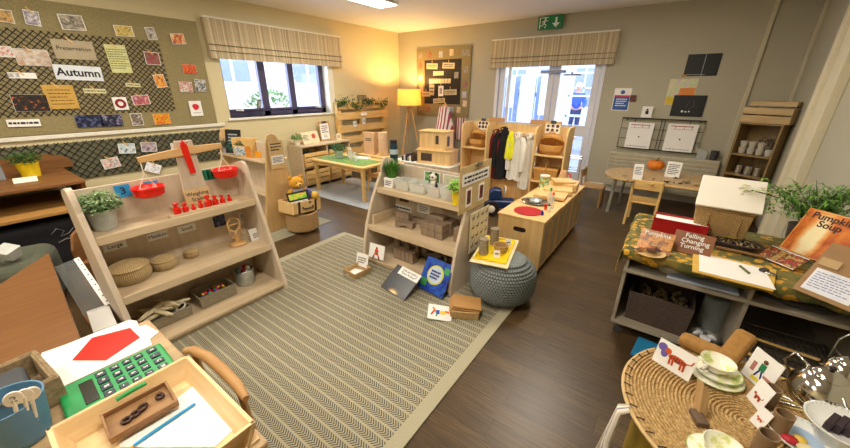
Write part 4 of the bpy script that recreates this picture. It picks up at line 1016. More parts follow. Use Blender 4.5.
mg = thing('toy_kettle', 'tan jug with a red stripe beside the printed tin', 'jug', (-.92, 3.98, .502)); MB().lathe([(.05, 0), (.055, .06), (.04, .12), (.035, .15), (.001, .15)], 24).build('body', plain('jug_tan', 'd2a878', .4), mg, smooth='auto')
MB().tube([(.05, 0, .03), (.085, 0, .06), (.08, 0, .11), (.04, 0, .125)], .008).build('handle', red, mg, smooth=True)

# ================================================================ WOOD BOXES on a white table, books, pine cones
wt2 = thing('low_cupboard', 'low white cupboard behind the middle shelf carrying the wooden houses', 'cupboard', (-3.43, 3.95, 0))
MB().box((0, 0, .05), (1.0, .42, .47)).box((.04, .03, 0), (.96, .4, .05)).build('carcass', plain('cupboard_white', 'd9cfb8', .5), wt2, bev=.004); MB().box((-.01, -.01, .47), (1.01, .43, .49)).build('top', white_paint, wt2, bev=.003)
for x in (.03, .51): 
    d = MB().box((x, -.015, .08), (x+.46, 0, .4)).build('door', pine_y, wt2, bev=.003); MB().sph((x+.4, -.025, .25), .012).build('knob', chrome, d, smooth=True)
def house(label, loc, L, W, hh, rz, holes):
    t = thing('wooden_house', label, 'dolls house', loc, rz)
    MB().box((-L/2, -W/2, .015), (L/2, W/2, hh-.015)).build('walls', pine_y, t, bev=.002); MB().box((-L/2-.015, -W/2-.015, hh-.015), (L/2+.015, W/2+.015, hh)).build('roof', pine_y, t, bev=.003)
    MB().box((-L/2-.015, -W/2-.015, 0), (L/2+.015, W/2+.015, .015)).build('base', pine_y, t, bev=.003)
    for (x0, x1, z0_, z1_, face) in holes:
        if face == 'f': MB().box((x0, -W/2-.002, z0_), (x1, -W/2, z1_)).build('window', plain('window_dark', '4a3a2a', .6), t)
        else: MB().box((L/2, x0, z0_), (L/2+.002, x1, z1_)).build('window', plain('window_dark', '4a3a2a', .6), t)
    return t
house('lower pale wooden toy house under the smaller house', (-2.76, 4.16, .491), .52, .30, .2, .12, [(-.2, -.02, .04, .15, 'f')])
house('upper pale wooden toy house with a dark window stacked on the lower house', (-2.80, 4.18, .692), .42, .26, .26, .12, [(.05, .1, .08, .2, 'f'), (-.08, .0, .05, .19, 's')])
for i in range(6):
    o = MB().box((0, 0, 0), (.03, .16, .06+.02*(i % 3))).build('small_book', plain('sb%d' % i, ['23222a', 'd8d0c4', '2c2a48', '8a8078', 'e0dcd0', '3a3038'][i], .5), bev=.002); o.location = (-3.3+i*.036, 3.98, .491)
    tag(o, ['black', 'cream', 'dark blue', 'grey', 'white', 'dark purple'][i]+' small book standing left of the lower wooden house', 'book', None)
pn = MB()
for i in range(9):
    for j in range(8):
        a_ = j*PI/4+i*.35; rr = .03+.035*math.sin(PI*(i+1)/11); pn.at((rr*.7*math.cos(a_), rr*.7*math.sin(a_), .012*i+.01), (0, -.5, a_)).cbox((0, 0, 0), (.03, .022, .006))
o = pn.build('pine_cone', plain('cone', '7a5c2c', .8, var=.2)); o.location = (-3.2, 4.2, .491); tag(o, 'large brown pine cone standing on the white cupboard under the lamp', 'pine cone')
yb = thing('flower_pot', 'bunch of yellow flowers in a small pot beside the pine cone', 'flowers', (-3.1, 4.27, .491))
MB().lathe([(.03, 0), (.04, .06), (.001, .06)], 16).build('pot', kraft, yb, smooth='auto'); mb = MB(); rnd = random.Random(5)
for i in range(40): mb.sph((rnd.gauss(0, .03), rnd.gauss(0, .03), .09+rnd.random()*.07), .014, n=6)
mb.build('flowers', plain('flower_yellow', 'd9a81c', .7), yb)
tb = thing('side_stool', 'small round wooden stool behind the middle shelf under the teal flask', 'stool', (-2.78, 3.2, 0))
MB().cyl((0, 0, .60), .13, .03, 24).build('seat', beech, tb, smooth='auto')
for i in range(3): MB().tube([(.1*math.cos(i*2.1), .1*math.sin(i*2.1), 0), (.07*math.cos(i*2.1), .07*math.sin(i*2.1), .6)], .014).build('leg', beech, tb, smooth='auto')
wb_ = thing('water_bottle', 'dark teal drinks flask with a pale band standing behind the grass plant', 'bottle', (-2.78, 3.2, .631))
MB().lathe([(.048, 0), (.05, .006), (.05, .22), (.042, .25)], 20).build('body', plain('teal_dark', '10384a', .35), wb_, smooth='auto'); MB().lathe([(.0508, .12), (.0508, .18)], 20).build('label_band', plain('band', 'b8d4dc', .5), wb_, smooth='auto'); MB().lathe([(.043, .25), (.043, .29), (.001, .292)], 20).build('cap', black, wb_, smooth='auto')
bn = thing('wooden_bench', 'low wooden bench behind the green mat table carrying the kraft bag', 'bench', (-4.22, 3.92, 0))
MB().box((0, 0, .47), (.62, .26, .50)).build('seat', pine, bn, bev=.004)
for x in (.03, .55):
    for y in (.02, .2): MB().box((x, y, 0), (x+.04, y+.04, .47)).build('leg', pine, bn, bev=.003)
cyl_ = MB().lathe([(.075, 0), (.077, .005), (.077, .36), (.001, .36)], 24).build('cork_tube', plain('tube_cork', 'd6b490', .7, var=.12, scale=40), smooth='auto'); cyl_.location = (-3.76, 4.07, .502); tag(cyl_, 'upright pale cardboard tube standing right of the kraft bag', 'tube')
kb = MB().hexa([(-.11, -.05, 0), (.11, -.05, 0), (.11, .05, 0), (-.11, .05, 0)], [(-.115, -.03, .35), (.115, -.03, .35), (.115, .03, .35), (-.115, .03, .35)]).build('kraft_bag', plain('bag_kraft', 'cda377', .8), bev=.004)
kb.location = (-4.0, 4.03, .502); tag(kb, 'kraft paper bag with dark printing beside the cardboard tube', 'bag'); print_lines(kb, .13, .06, 2, cz=.24, y=-.045)

# ================================================================ LAMP
LX, LY = -4.38, 5.55
lp = thing('floor_lamp', 'wooden tripod floor lamp with a glowing drum shade in the far corner', 'lamp', (LX, LY, 0))
MB().lathe([(.235, 1.21), (.225, 1.50), (.222, 1.50), (.232, 1.21)], 40).build('lamp_shade', None, lp, smooth='auto')
sh = lp.children[0]; a_ = N('shade_fabric'); a_.b.inputs['Base Color'].default_value = lin('f0d9a0'); tl = a_.n('BsdfTranslucent'); tl.inputs[0].default_value = lin('ffdf9a'); mx = a_.n('MixShader'); mx.inputs[0].default_value = .55
a_.l(a_.b.outputs[0], mx.inputs[1]); a_.l(tl.outputs[0], mx.inputs[2]); a_.l(mx.outputs[0], a_.t.nodes['Material Output'].inputs[0]); sh.data.materials.clear(); sh.data.materials.append(a_.m)
MB().tube([(.225*math.cos(2*PI*i/40), .225*math.sin(2*PI*i/40), 1.5) for i in range(40)], .004, 5, True).build('shade_ring', white_paint, sh)
for i in range(3):
    a0 = i*2*PI/3+.4; MB().tube([(.27*math.cos(a0), .27*math.sin(a0), 0), (.03*math.cos(a0), .03*math.sin(a0), 1.2)], [.016, .013], 10).build('leg', beech, lp, smooth='auto')
MB().cyl((0, 0, 1.16), .05, .04).build('hub', beech, lp, smooth='auto'); MB().sph((0, 0, 1.34), .04).build('bulb', emit('bulb', 'ffd070', 22), lp, smooth=True)
MB().cyl((0, 0, 1.2), .015, .11).build('bulb_holder', black, lp)
ld = bpy.data.lights.new('floor_lamp_light', 'POINT'); ld.energy = 62; ld.color = (1, .60, .22); ld.shadow_soft_size = .06
lo = bpy.data.objects.new('floor_lamp_light', ld); COL.objects.link(lo); lo.location = (LX, LY, 1.42)

# ================================================================ PALLET DISPLAY on the left wall
pt_ = thing('pallet_display', 'tall slatted wooden pallet against the wall between window and lamp', 'pallet', (-4.86, 4.12, 0), PI/2)
mb = MB()
PW = 1.33
for z in (.12, .34, .56, .76, .98, 1.16): MB().box((0, 0, z), (PW, .02, z+.125)).build('slat', pine, pt_, bev=.003)
for x in (.03, .6, PW-.11): MB().box((x, .02, 0), (x+.08, .10, 1.3)).build('upright', pine, pt_, bev=.003)
gl = thing('leaf_garland', 'green and dark berry leaf garland draped along the top of the pallet', 'garland', (-4.90, 4.12, 1.27), PI/2)
pts = [(x*PW/12, -.02-.02*math.sin(x*2), .03*math.sin(x*1.1)) for x in range(13)]
MB().tube(pts, .005, 6).build('vine', leafd, gl)
mb = MB(); mc = MB(); rnd = random.Random(8)
for i in range(360):
    t_ = rnd.random(); k_ = t_*12; i0 = min(11, int(k_)); b = Vector(pts[i0]).lerp(Vector(pts[i0+1]), k_-i0)
    b += Vector((rnd.gauss(0, .02), rnd.gauss(0, .02)-.02, rnd.gauss(0, .035)))
    (mc if rnd.random() < .25 and t_ > .45 else mb).leaf(b, (rnd.uniform(-1, 1), rnd.uniform(-1, .2), rnd.uniform(-1, .8)), .06, .03)
mb.build('green_leaves', leafd, gl); mc.build('dark_leaves', plain('purple_leaf', '50333a', .5), gl)
for k, (px, py, w_, h_) in enumerate(((355, 124, .08, .1), (364, 121, .07, .12), (364, 114, .16, .05))):
    p = xat(px, py, -4.83); o = card('hanging_tag', ['small white tag on the pallet slats, left one', 'small white tag on the pallet slats, right one under the plank sign', 'pale wooden plank sign fixed above the right tag on the pallet'][k], 'tag', p, w_, h_, PI/2, t=.006)
    if k < 2: lettering(o, '0', .06, ink, (0, -.003, 0))
p = xat(362, 98, -4.93); o = card('framed_sign', 'small dark rimmed wire frame standing on top of the pallet', 'frame', p, .22, .1, PI/2, mat=plain('frame_grey', '8a8468', .6), t=.01)
MB().box((-.11, -.006, .042), (.11, 0, .05)).box((-.11, -.006, -.05), (.11, 0, -.042)).box((-.11, -.006, -.042), (-.102, 0, .042)).box((.102, -.006, -.042), (.11, 0, .042)).build('rim', dkgrey, o)

# ================================================================ CRATE SHELF under the window
cs_ = thing('crate_shelf', 'wooden shelf with pull-out slatted crates below the left window', 'shelf', (-4.63, 3.16, 0), PI/2)
CL = 1.0
MB().box((0, 0, .64), (CL, .38, .665)).build('top', birch, cs_, bev=.003)
for x in (0, .49, CL-.02): MB().box((x, .01, 0), (x+.02, .37, .64)).build('side_panel', birch, cs_, bev=.002)
for z in (.05, .33): MB().box((.02, .01, z-.02), (CL-.02, .37, z)).build('shelf', birch, cs_)
MB().box((.02, .35, .03), (CL-.02, .37, .64)).build('back_panel', birch, cs_)
cnm = ['lower left', 'lower right', 'upper left', 'upper right']
cr = None
for i in range(4):
    x = .03+(i % 2)*.49; z = .052 if i < 2 else .332
    loc = (-4.63+.005, 3.16+x, z)
    if cr is None:
        cr = thing('slatted_crate', '', 'crate', loc, PI/2)
        for q in range(3):
            for ya, yb_ in ((-.02, -.008), (.30, .312)): MB().box((0, ya, .012+q*.075), (.45, yb_, .012+q*.075+.06)).build('slat', pine, cr, bev=.002)
        MB().box((0, -.008, 0), (.012, .30, .2)).box((.438, -.008, 0), (.45, .30, .2)).build('end_panel', pine, cr, bev=.002); MB().box((0, -.008, 0), (.45, .3, .01)).build('floor_board', pine, cr)
        o = cr
    else: o = dup(cr, loc)
    o['label'] = cnm[i]+' slatted pine crate in the shelf under the window'; o['group'] = 'slatted crates under the window'
mb = MB(); rnd = random.Random(4)
for k, y0_ in enumerate((3.21, 3.70)):
    mb = MB(); 
    for i in range(14): mb.at((rnd.uniform(0, .16), rnd.uniform(0, .3), .03+rnd.random()*.03), (rnd.random(), rnd.random(), rnd.random()*3)).cbox((0, 0, 0), (.11, .05, .03))
    o = mb.build('toy_pile', pic('dark_toys', ['1c2a22', '3c5a48', '203848', '90a890'], 30)); o.location = (-4.88, y0_, .46); tag(o, ['dark toys heaped in the upper left crate', 'dark toys heaped in the upper right crate'][k], 'toys', kind='stuff')
# on top of the crate shelf
leafy('potted_plant', 'small round leafed plant in a pale pot on the crate shelf below the window', (-4.83, 3.24, .667), offw, .05, .09, .08, .09, 260, leafp, .035)
o = card('open_book', 'open cream book with a red flower picture standing on the crate shelf', 'book', (-4.80, 3.50, .667), .36, .19, PI/2+.15, -.3, anchor='b', mat=plain('page_cream', 'ece2c0', .7), t=.01)
MB().at((.07, -.001, .11), (PI/2, 0, 0)).cyl((0, 0, 0), .04, .002, 18).build('flower_picture', plain('flower_red', 'd0583c', .6), o); print_lines(o, .1, .09, 4, cz=.1, cx=-.1)
o = card('clipboard', 'clipboard with a white sheet leaning on the wall beside the pallet', 'clipboard', (-4.88, 3.85, .667), .22, .32, PI/2, -.1, anchor='b', mat=plain('clipboard_tan', 'c49a60'), t=.005)
MB().box((-.09, -.001, .02), (.09, 0, .28)).build('sheet', whitep, o); print_lines(o, .13, .13, 4, cz=.19); lettering(o, 'Cc', .06, ink, (0, -.003, .075)); MB().box((-.04, -.015, .285), (.04, 0, .32)).build('clip', dkgrey, o, bev=.003)
o = card('note_card', 'small cream card at the right end of the crate shelf', 'card', (-4.72, 4.0, .667), .1, .12, PI/2, -.15, anchor='b', mat=plain('page_cream', 'ece2c0')); print_lines(o, .06, .05, 3, cz=.06)
# phone like device on the sill
dv = thing('camera_stand', 'small grey device on a bent dark stand clipped to the window sill', 'device', xat(259, 105, -4.95)-Vector((0, 0, .0)), PI/2, rot=(.25, 0, PI/2+.5))
MB().box((-.045, -.01, -.05), (.045, .01, .08)).build('case', plain('device_grey', '6c7468', .4), dv, bev=.008); MB().box((-.03, -.012, -.02), (.03, -.01, .06)).build('screen', plain('screen_grey', 'b8c0c0', .3), dv)
MB().tube([(.02, 0, -.05), (.05, 0, -.09), (.07, 0, -.13), (.06, -.01, -.2)], .014).build('stand', plain('stand_dark', '2c3038', .5), dv, smooth=True)

# ================================================================ MAT TABLE under the window side
def small_table(label, x0, x1, y0, y1, top, mat, legm, th=.03, name='table', leg=.045):
    t = thing(name, label, 'table', ((x0+x1)/2, (y0+y1)/2, 0)); l, w_ = (x1-x0)/2, (y1-y0)/2
    MB().box((-l, -w_, top-th), (l, w_, top)).build('tabletop', mat, t, bev=.006)
    for sx in (-1, 1):
        for sy in (-1, 1):
            cx, cy = sx*(l-.05), sy*(w_-.05); MB().box((cx-leg/2, cy-leg/2, 0), (cx+leg/2, cy+leg/2, top-th)).build('leg', legm, t, bev=.004)
    MB().box((-l+.06, -w_+.045, top-th-.05), (l-.06, -w_+.06, top-th)).box((-l+.06, w_-.06, top-th-.05), (l-.06, w_-.045, top-th)).build('apron', legm, t)
    return t
small_table('low wooden table with a green mat on the pale blue rug', -4.45, -3.33, 3.18, 3.80, .50, pine, pine)
o = MB().box((-.5, -.2, 0), (.5, .2, .006)).build('green_mat', pic('mat_green', ['3c7a3a', '5c9a50', '86a860', '2c6a38'], 12)); o.location = (-3.92, 3.46, .501); tag(o, 'green leafy mat spread on the low wooden table', 'mat')
leafy('potted_plant', 'leafy plant in a galvanised pot on the green mat', (-4.12, 3.46, .508), galv, .065, .12, .10, .1, 260, leafd, .045)
bottle('clear plastic jar with a pale lid on the green mat', -3.93, 3.52, .508, .045, .16, clearp, offw)
bottle('second clear plastic jar further right on the green mat', -3.72, 3.42, .508, .04, .13, clearp, offw)
o = MB().box((-.11, -.07, 0), (.11, .07, .025)).build('paper_stack', whitep, bev=.004); o.location = (-3.80, 3.64, .502); o.rotation_euler = (0, 0, .3); tag(o, 'stack of white paper at the back of the green mat table', 'paper')
def kid_chair(label, loc, rz, wd=.33, seat=.28, back=.55, m_=pine, name='child_chair'):
    t = thing(name, label, 'chair', loc, rz); h_ = wd/2
    MB().box((-h_, -h_, seat-.02), (h_, h_, seat)).build('seat', m_, t, bev=.005)
    for sx in (-1, 1):
        MB().tube([(sx*(h_-.02), -h_+.02, 0), (sx*(h_-.02), -h_+.02, seat-.02)], .014).build('leg', m_, t, smooth='auto')
        MB().tube([(sx*(h_-.005), h_+.03, 0), (sx*(h_-.01), h_-.005, seat), (sx*(h_-.01), h_+.02, back)], .014).build('leg', m_, t, smooth='auto')
    MB().box((-h_+.01, h_+.0, back-.11), (h_-.01, h_+.02, back)).build('backrest', m_, t, bev=.006); return t
kid_chair('small wooden chair tucked under the far side of the green mat table', (-3.62, 3.78, 0), 0, .26, .26, .42)

# ================================================================ S3: unit with teddy basket
t = thing('shelf_unit', 'low wooden shelf with a tall tapered end panel carrying a printed notice', 'shelf', (-4.40, 1.75, .007))
endp = [(0, 0), (.49, 0), (.31, .98), (.28, 1.04), (.23, 1.06), (.19, 1.04), (.16, .98)]
for x in (0, 1.0-.022): MB().prism(endp, 0, x, x+.022).build('side_panel', wood('panel_tan', 'cba56c', 'dcbc88', 2), t, bev=.004)
for z, a_, b_ in ((.08, .01, .48), (.42, .08, .41), (.78, .10, .40)): MB().box((.022, a_-.0, z-.022), (.978, b_, z)).build('shelf', birch, t, bev=.003)
MB().box((.022, .235, .08), (.978, .25, .95)).build('divider', birch_pale, t)
o = MB().box((-.085, 0, -.16), (.085, .003, .13)).build('notice_sheet', plain('notice_tan', 'd8b984', .7)); o.location = (-3.375, 2.0, .86); o.rotation_euler = (0, 0, PI/2); tag(o, 'tan printed notice with a white slip on the tapered end panel', 'notice')
print_lines(o, .12, .09, 3, cz=.07, seed=4); q = MB().box((-.07, -.001, -.11), (.07, 0, -.02)).build('white_slip', whitep, o); print_lines(q, .11, .06, 4, cz=-.065, y=-.002)
# things on its near side top
leafy('potted_plant', 'small purple and green plant at the left end of the tapered shelf', (-4.30, 1.92, .788), plain('pot_lilac', 'b9b0bc', .5), .045, .07, .07, .10, 200, plain('purple_green', '6a6a58', .6, var=.5), .035)
o = card('sign_card', 'black card sign with pale handwriting standing on the tapered shelf', 'sign', (-4.17, 1.93, .788), .2, .27, .45, -.2, anchor='b', mat=plain('chalk_black', '14181e', .6), t=.008); print_lines(o, .12, .1, 3, mat=plain('chalk', 'b8c0c4', .8), cz=.18)
leafy('artificial_plant', 'blue green leafy bunch in front of the black sign', (-4.02, 1.90, .788), plain('pot_teal', '5a8a80', .5), .04, .05, .075, .11, 240, plain('teal_leaf', '3c7a68', .6, var=.35), .04)
t = thing('picture_box', 'open wooden box with blue and white patterned sides beside the black sign', 'box', (-3.86, 1.93, .788), .3)
MB().box((-.13, -.06, 0), (-.12, .06, .2)).box((.12, -.06, 0), (.13, .06, .2)).box((-.12, .05, 0), (.12, .06, .2)).box((-.12, -.05, 0), (.12, .05, .01)).box((-.12, -.06, 0), (.12, -.05, .12)).build('box_body', pine, t, bev=.003)
MB().box((-.11, -.064, .015), (.04, -.06, .11)).build('picture', pic('bluewhite', ['2c4a78', 'e8e8e8', '5c88a8', 'f0ead8'], 25), t); MB().box((.05, -.064, .0), (.12, -.06, .12)).build('orange_strip', plain('orange_strip', 'd8862c', .6), t)
o = MB().lathe([(.07, 0), (.085, .06), (.07, .13), (.001, .16)], 24).build('yellow_cushion_toy', plain('mustard', 'd8a81c', .8, bump=.3), smooth='auto'); o.location = (-4.36, 2.12, .787); tag(o, 'round mustard yellow toy behind the left plant', 'toy')
o = MB().box((-.1, -.012, 0), (.1, .012, .06)).build('yellow_block', plain('orange_yellow', 'e8a020', .5), bev=.004); o.location = (-3.66, 2.0, .788); o.location.z = .789; o.rotation_euler = (0, 0, .5); tag(o, 'orange yellow block on the tapered shelf beside the end panel', 'block')
# round rope basket, suitcase and teddy
rbk = thing('rope_basket', 'round tan rope basket on the floor by the tapered end panel', 'basket', (-3.20, 2.08, .008))
MB().lathe([(.13, 0), (.165, .03)]+[(.17+(.004 if i % 2 else 0), .03+i*.0165) for i in range(12)]+[(.16, .225), (.15, .2), (.13, .02), (.001, .02)], 36).build('body', plain('rope_tan', 'a9885a', .85, var=.15, scale=60), rbk, smooth='auto')
t = thing('suitcase_box', 'open small wooden suitcase with dark straps resting on the rope basket', 'case', (-3.20, 2.07, .240), rot=(.0, .10, PI/2+.1))
MB().box((-.19, -.12, 0), (.19, .12, .01)).box((-.19, -.12, .01), (.19, -.11, .13)).box((-.19, .11, .01), (.19, .12, .13)).box((-.19, -.11, .01), (-.18, .11, .13)).box((.18, -.11, .01), (.19, .11, .13)).build('case_body', pine_y, t, bev=.004)
for sx_ in (-.125, .1): MB().box((sx_, -.126, 0), (sx_+.025, -.12, .13)).build('strap', plain('strap_dark', '2c1c1c', .6), t)
MB().tube([(-.07, -.125, .065), (-.06, -.145, .05), (.06, -.145, .05), (.07, -.125, .065)], .008).build('handle', plain('strap_dark', '2c1c1c'), t, smooth=True)
td = thing('teddy_bear', 'golden teddy bear in a grey top sitting in the wooden suitcase', 'teddy bear', (-3.27, 2.11, .30), PI/2-.2)
fur = plain('golden_fur', 'd49a2c', .95, var=.15, scale=60, bump=.6)
MB().sph((0, 0, .10), .085, 1, .85, 1.2, 18).build('body', plain('teddy_top', '9a9aa4', .9), td, smooth=True)
MB().sph((0, -.01, .235), .075, 1.1, .95, .95, 18).build('head', fur, td, smooth=True)
MB().sph((0, -.08, .225), .032, 1.1, .8, .8, 12).build('muzzle', plain('muzzle_fur', 'e2b45c', .95), td, smooth=True); MB().sph((0, -.108, .235), .009).build('nose', black, td, smooth=True)
for s_ in (-1, 1):
    MB().sph((s_*.062, 0, .295), .026, 1, .6, 1).build('ear', fur, td, smooth=True); MB().sph((s_*.026, -.074, .25), .007).build('eye', black, td, smooth=True)
    MB().tube([(s_*.07, -.01, .16), (s_*.11, -.05, .10), (s_*.12, -.10, .07)], [.03, .028, .03], 10).build('arm', fur, td, smooth='auto')
o = card('picture_book', 'green and black picture board leaning in the front of the suitcase', 'book', (-3.095, 2.02, .335), .24, .15, PI/2-.15, -.35, anchor='b', mat=plain('chalk_black', '14181e'), t=.006)
MB().box((-.105, -.001, .07), (.09, 0, .13)).build('cover_picture', pic('bright_green', ['4fae2c', '8ed04a', 'e8e040', 'd8402c'], 20), o); MB().box((-.105, -.001, .02), (.09, 0, .05)).build('cover_strip', pic('cover_strip', ['1c5a2c', 'f0f0f0', '2a8a3c'], 40), o)
o = MB().sph((0, 0, 0), .045, n=14).build('yellow_ball', plain('ball_yellow', 'd8b040', .6), smooth=True); o.location = (-3.11, 2.22, .395); tag(o, 'yellow ball at the right side of the suitcase', 'ball')
o = MB().sph((0, 0, 0), .05, .8, .8, 1.2, n=14).build('blue_toy', plain('toy_purple', '5a5c9c', .7), smooth=True); o.location = (-3.16, 2.17, .42); tag(o, 'blue purple soft toy between the teddy and the yellow ball', 'soft toy')

# ================================================================ BACK WALL THINGS
def bw(px, py): return yat(px, py, YB-.02)
# big notice board
nb = thing('notice_board', 'tall hessian notice board with dark centre and cut letters beside the lamp', 'board', (-4.52, YB-.02, .99))
hess = pic('hessian', ['7d6e4c', '8f8058', '9c8c62'], 120, .9)
MB().box((0, 0, 0), (1.24, .02, 1.25)).build('backing', hess, nb, bev=.003)
MB().box((.2, -.004, .24), (1.04, 0, 1.04)).build('dark_centre', plain('board_dark', '2a2420', .9), nb)
rnd = random.Random(6); crm = plain('strip_cream', 'c9bd98', .7)
def bcard(x, z, w_, h_, m_, nm='paper_slip', dy=-.006, ang=0):
    o = MB().box((-w_/2, 0, -h_/2), (w_/2, .002, h_/2)).build(nm, m_, nb); o.location = (x, dy, z); o.rotation_euler = (0, ang, 0); return o
for i, (x, z, w_, h_) in enumerate(((.38, .93, .26, .1), (.76, .93, .27, .1), (.24, .42, .2, .09), (.82, .46, .28, .1), (.56, .30, .28, .09), (.38, .50, .12, .2), (.60, .48, .12, .19))):
    q = bcard(x, z, w_, h_, crm if i != 6 else whitep, ang=rnd.uniform(-.08, .08))
    if i == 6: MB().box((-.03, -.001, -.05), (.03, 0, .06)).build('picture', pic('bw_pic', ['1c1c1c', '9a9a9a', 'e8e8e8'], 50), q)
    else: print_lines(q, w_*.8, h_*.6, 2, seed=i)
    MB().box((-.004, -.004, h_/2-.01), (.004, 0, h_/2+.05)).build('peg', pine, q)
for i in range(4): bcard(.52-.08+i*.062, .80, .055, .075, crm, 'letter_tile')
for i in range(7): bcard(.35+i*.073, .66, .066, .085, crm, 'letter_tile')
ppal = [['d8d0b8', '5c5040', 'e8e0cc'], ['3a2c2a', '8a4a38', 'd8b890'], ['2c3450', 'c8c8d0', '8088a0'], ['b03828', 'e8d8b0', '4a3020']]
for i, (x, z) in enumerate([(.1, 1.13), (.32, 1.14), (.58, 1.13), (.82, 1.15), (1.12, 1.13), (.1, .95), (.1, .72), (.12, .52), (.1, .14), (.3, .13), (.86, .14), (1.02, .14), (1.14, .85), (1.14, .6), (1.13, .42), (1.15, .26), (.94, .76)]):
    w_ = .17 if x == 1.12 else .09; bcard(x, z, w_, .11, pic('nb_%d' % (i % 4), ppal[i % 4], 60, seed=i), 'photo', ang=rnd.uniform(-.1, .1))
# red and white striped cloth
a_ = N('red_stripes'); tc = a_.n('TexCoord'); sp = a_.n('SeparateXYZ'); a_.l(tc.outputs['Object'], sp.inputs[0])
st_ = a_.math('GREATER_THAN', a_.math('SINE', a_.math('MULTIPLY', sp.outputs[0], 110)), .1); a_.l(a_.mix(st_, 'efe6dc', 'a83a4c'), a_.b.inputs['Base Color']); stripes = a_.m
pA = yat(445, 102, 5.8); pB = yat(463, 129, 5.8)
def cloth_panel(label, x0, x1, z0, z1, Y, m_, nm='striped_cloth'):
    n = 24; pts = [(x0+(x1-x0)*i/n, .012*math.sin(i*1.3)) for i in range(n+1)]; poly = pts+[(p[0], p[1]+.008) for p in pts[::-1]]
    o = MB().prism(poly, 2, z0, z1).build(nm, m_, smooth='auto'); o.location = (0, Y, 0); return tag(o, label, 'cloth')
cloth_panel('red and white striped cloth hanging lowest on the wall beside the notice board', yat(455, 118, 5.9).x, yat(464.5, 118, 5.9).x, yat(460, 140, 5.9).z, yat(460, 118, 5.9).z, 5.94, stripes)
cs2 = thing('play_tent', 'red and white striped fabric cone gathered at the top in front of the notice board', 'tent', (yat(445, 110, 5.7).x, 5.7, 0))
ztop = yat(445, 106, 5.7).z; zb = yat(445, 128, 5.7).z
MB().lathe([(.19, .01), (.185, zb), (.15, zb+.12), (.10, ztop-.02), (.05, ztop), (.001, ztop)], 32, wob=.05).build('fabric', stripes, cs2, smooth='auto')
for i in range(4): MB().tube([(.12*math.cos(i*1.57), .12*math.sin(i*1.57), ztop-.08), (.02*math.cos(i*1.57+3), .02*math.sin(i*1.57+3), ztop+.06)], .008).build('pole', pine, cs2)
# blue sign, little frame
def wallcard(label, px, py, w_, h_, mat, cat='notice', name='notice', t=.003, Y=YB, **k):
    p = yat(px, py, Y-.004); return card(name, label, cat, (p.x, Y-t-.001, p.z), w_, h_, 0, mat=mat, t=t, **k)
o = wallcard('blue and white notice sheet on the wall right of the door', 621.5, 99.5, .22, .31, whitep)
MB().box((-.1, -.001, -.145), (.1, 0, .05)).build('blue_field', plain('notice_blue', '1e5aa8', .5), o); MB().box((-.1, -.002, .04), (.1, -.001, .06)).build('red_band', red, o); MB().at((0, -.001, .1), (PI/2, 0, 0)).cyl((0, 0, 0), .028, .001).build('round_emblem', plain('notice_blue', '1e5aa8'), o); print_lines(o, .14, .12, 4, mat=whitep, cz=-.04, y=-.002)
wallcard('small dark red framed picture right of the blue notice', 633, 98.5, .08, .09, plain('frame_brown', '5a3a2c', .5), 'picture', 'framed_picture', .012, pmat=pic('p_red', ['7a2c24', '2a1a14', 'b86a4a'], 60))
# wire grid with sheets
g0 = yat(622.5, 116.5, YB-.05); g1_ = yat(700, 119, YB-.05)
GX0, GX1, GZ0, GZ1 = g0.x+.01, .31, .70, 1.125
gd = thing('wire_grid', 'black wire grid panel holding two white calendars above the table', 'rack', (GX0, YB-.05, GZ0)); gw, gh = GX1-GX0, GZ1-GZ0
blkm = plain('wire_black', '2e2822', .5)
MB().tube([(0, 0, 0), (gw, 0, 0), (gw, 0, gh), (0, 0, gh)], .011, 6, True).build('outer_frame', blkm, gd)
mb = MB()
for f in (.17, .5, .54, .83): mb.tube([(gw*f, 0, 0), (gw*f, 0, gh)], .005, 6)
for f in (.33, .66): mb.tube([(0, .004, gh*f), (gw, .004, gh*f)], .004, 6)
mb.build('wires', blkm, gd); MB().box((.05, .0, gh-.02), (.07, .05, gh)).box((gw-.07, 0, gh-.02), (gw-.05, .05, gh)).build('wall_bracket', blkm, gd)
def sheetcard(label, px, py, w_, h_, seed, dot):
    p = yat(px, py, YB-.062); o = card('calendar_sheet', label, 'calendar', (p.x, YB-.066, p.z), w_, h_, 0, t=.002)
    MB().box((-w_*.4, -.001, h_*.40), (w_*.35, 0, h_*.43)).box((-w_*.4, -.001, h_*.30), (w_*.35, 0, h_*.31)).build('red_heading', plain('heading_red', 'b05a50', .6), o)
    for k in (-.25, .05, .3): MB().box((w_*k, -.001, h_*.31), (w_*k+.006, 0, h_*.41)).build('red_tick', plain('heading_red', 'b05a50'), o)
    MB().at((0, -.001, -h_*.05), (PI/2, 0, 0)).cyl((0, 0, 0), .011, .001, 10).build('dot', dkgrey, o); print_lines(o, w_*.8, .02, 1, mat=plain('grey_ink', '9a9a9a', .7), cz=-h_*.42); return o
sheetcard('white calendar sheet on the left half of the wire grid', 639, 135.5, .32, .36, 1, 1)
sheetcard('white calendar sheet on the right half of the wire grid', 680, 138, .34, .37, 2, 1)
o = wallcard('small white card with a dark figure clipped above the left calendar', 647, 112, .13, .15, whitep, 'card', 'picture_card', .003, Y=YB-.06)
MB().box((-.02, -.001, -.03), (.02, 0, .015)).build('figure', black, o); MB().at((0, -.001, .03), (PI/2, 0, 0)).cyl((0, 0, 0), .014, .001, 12).build('figure_head', black, o)

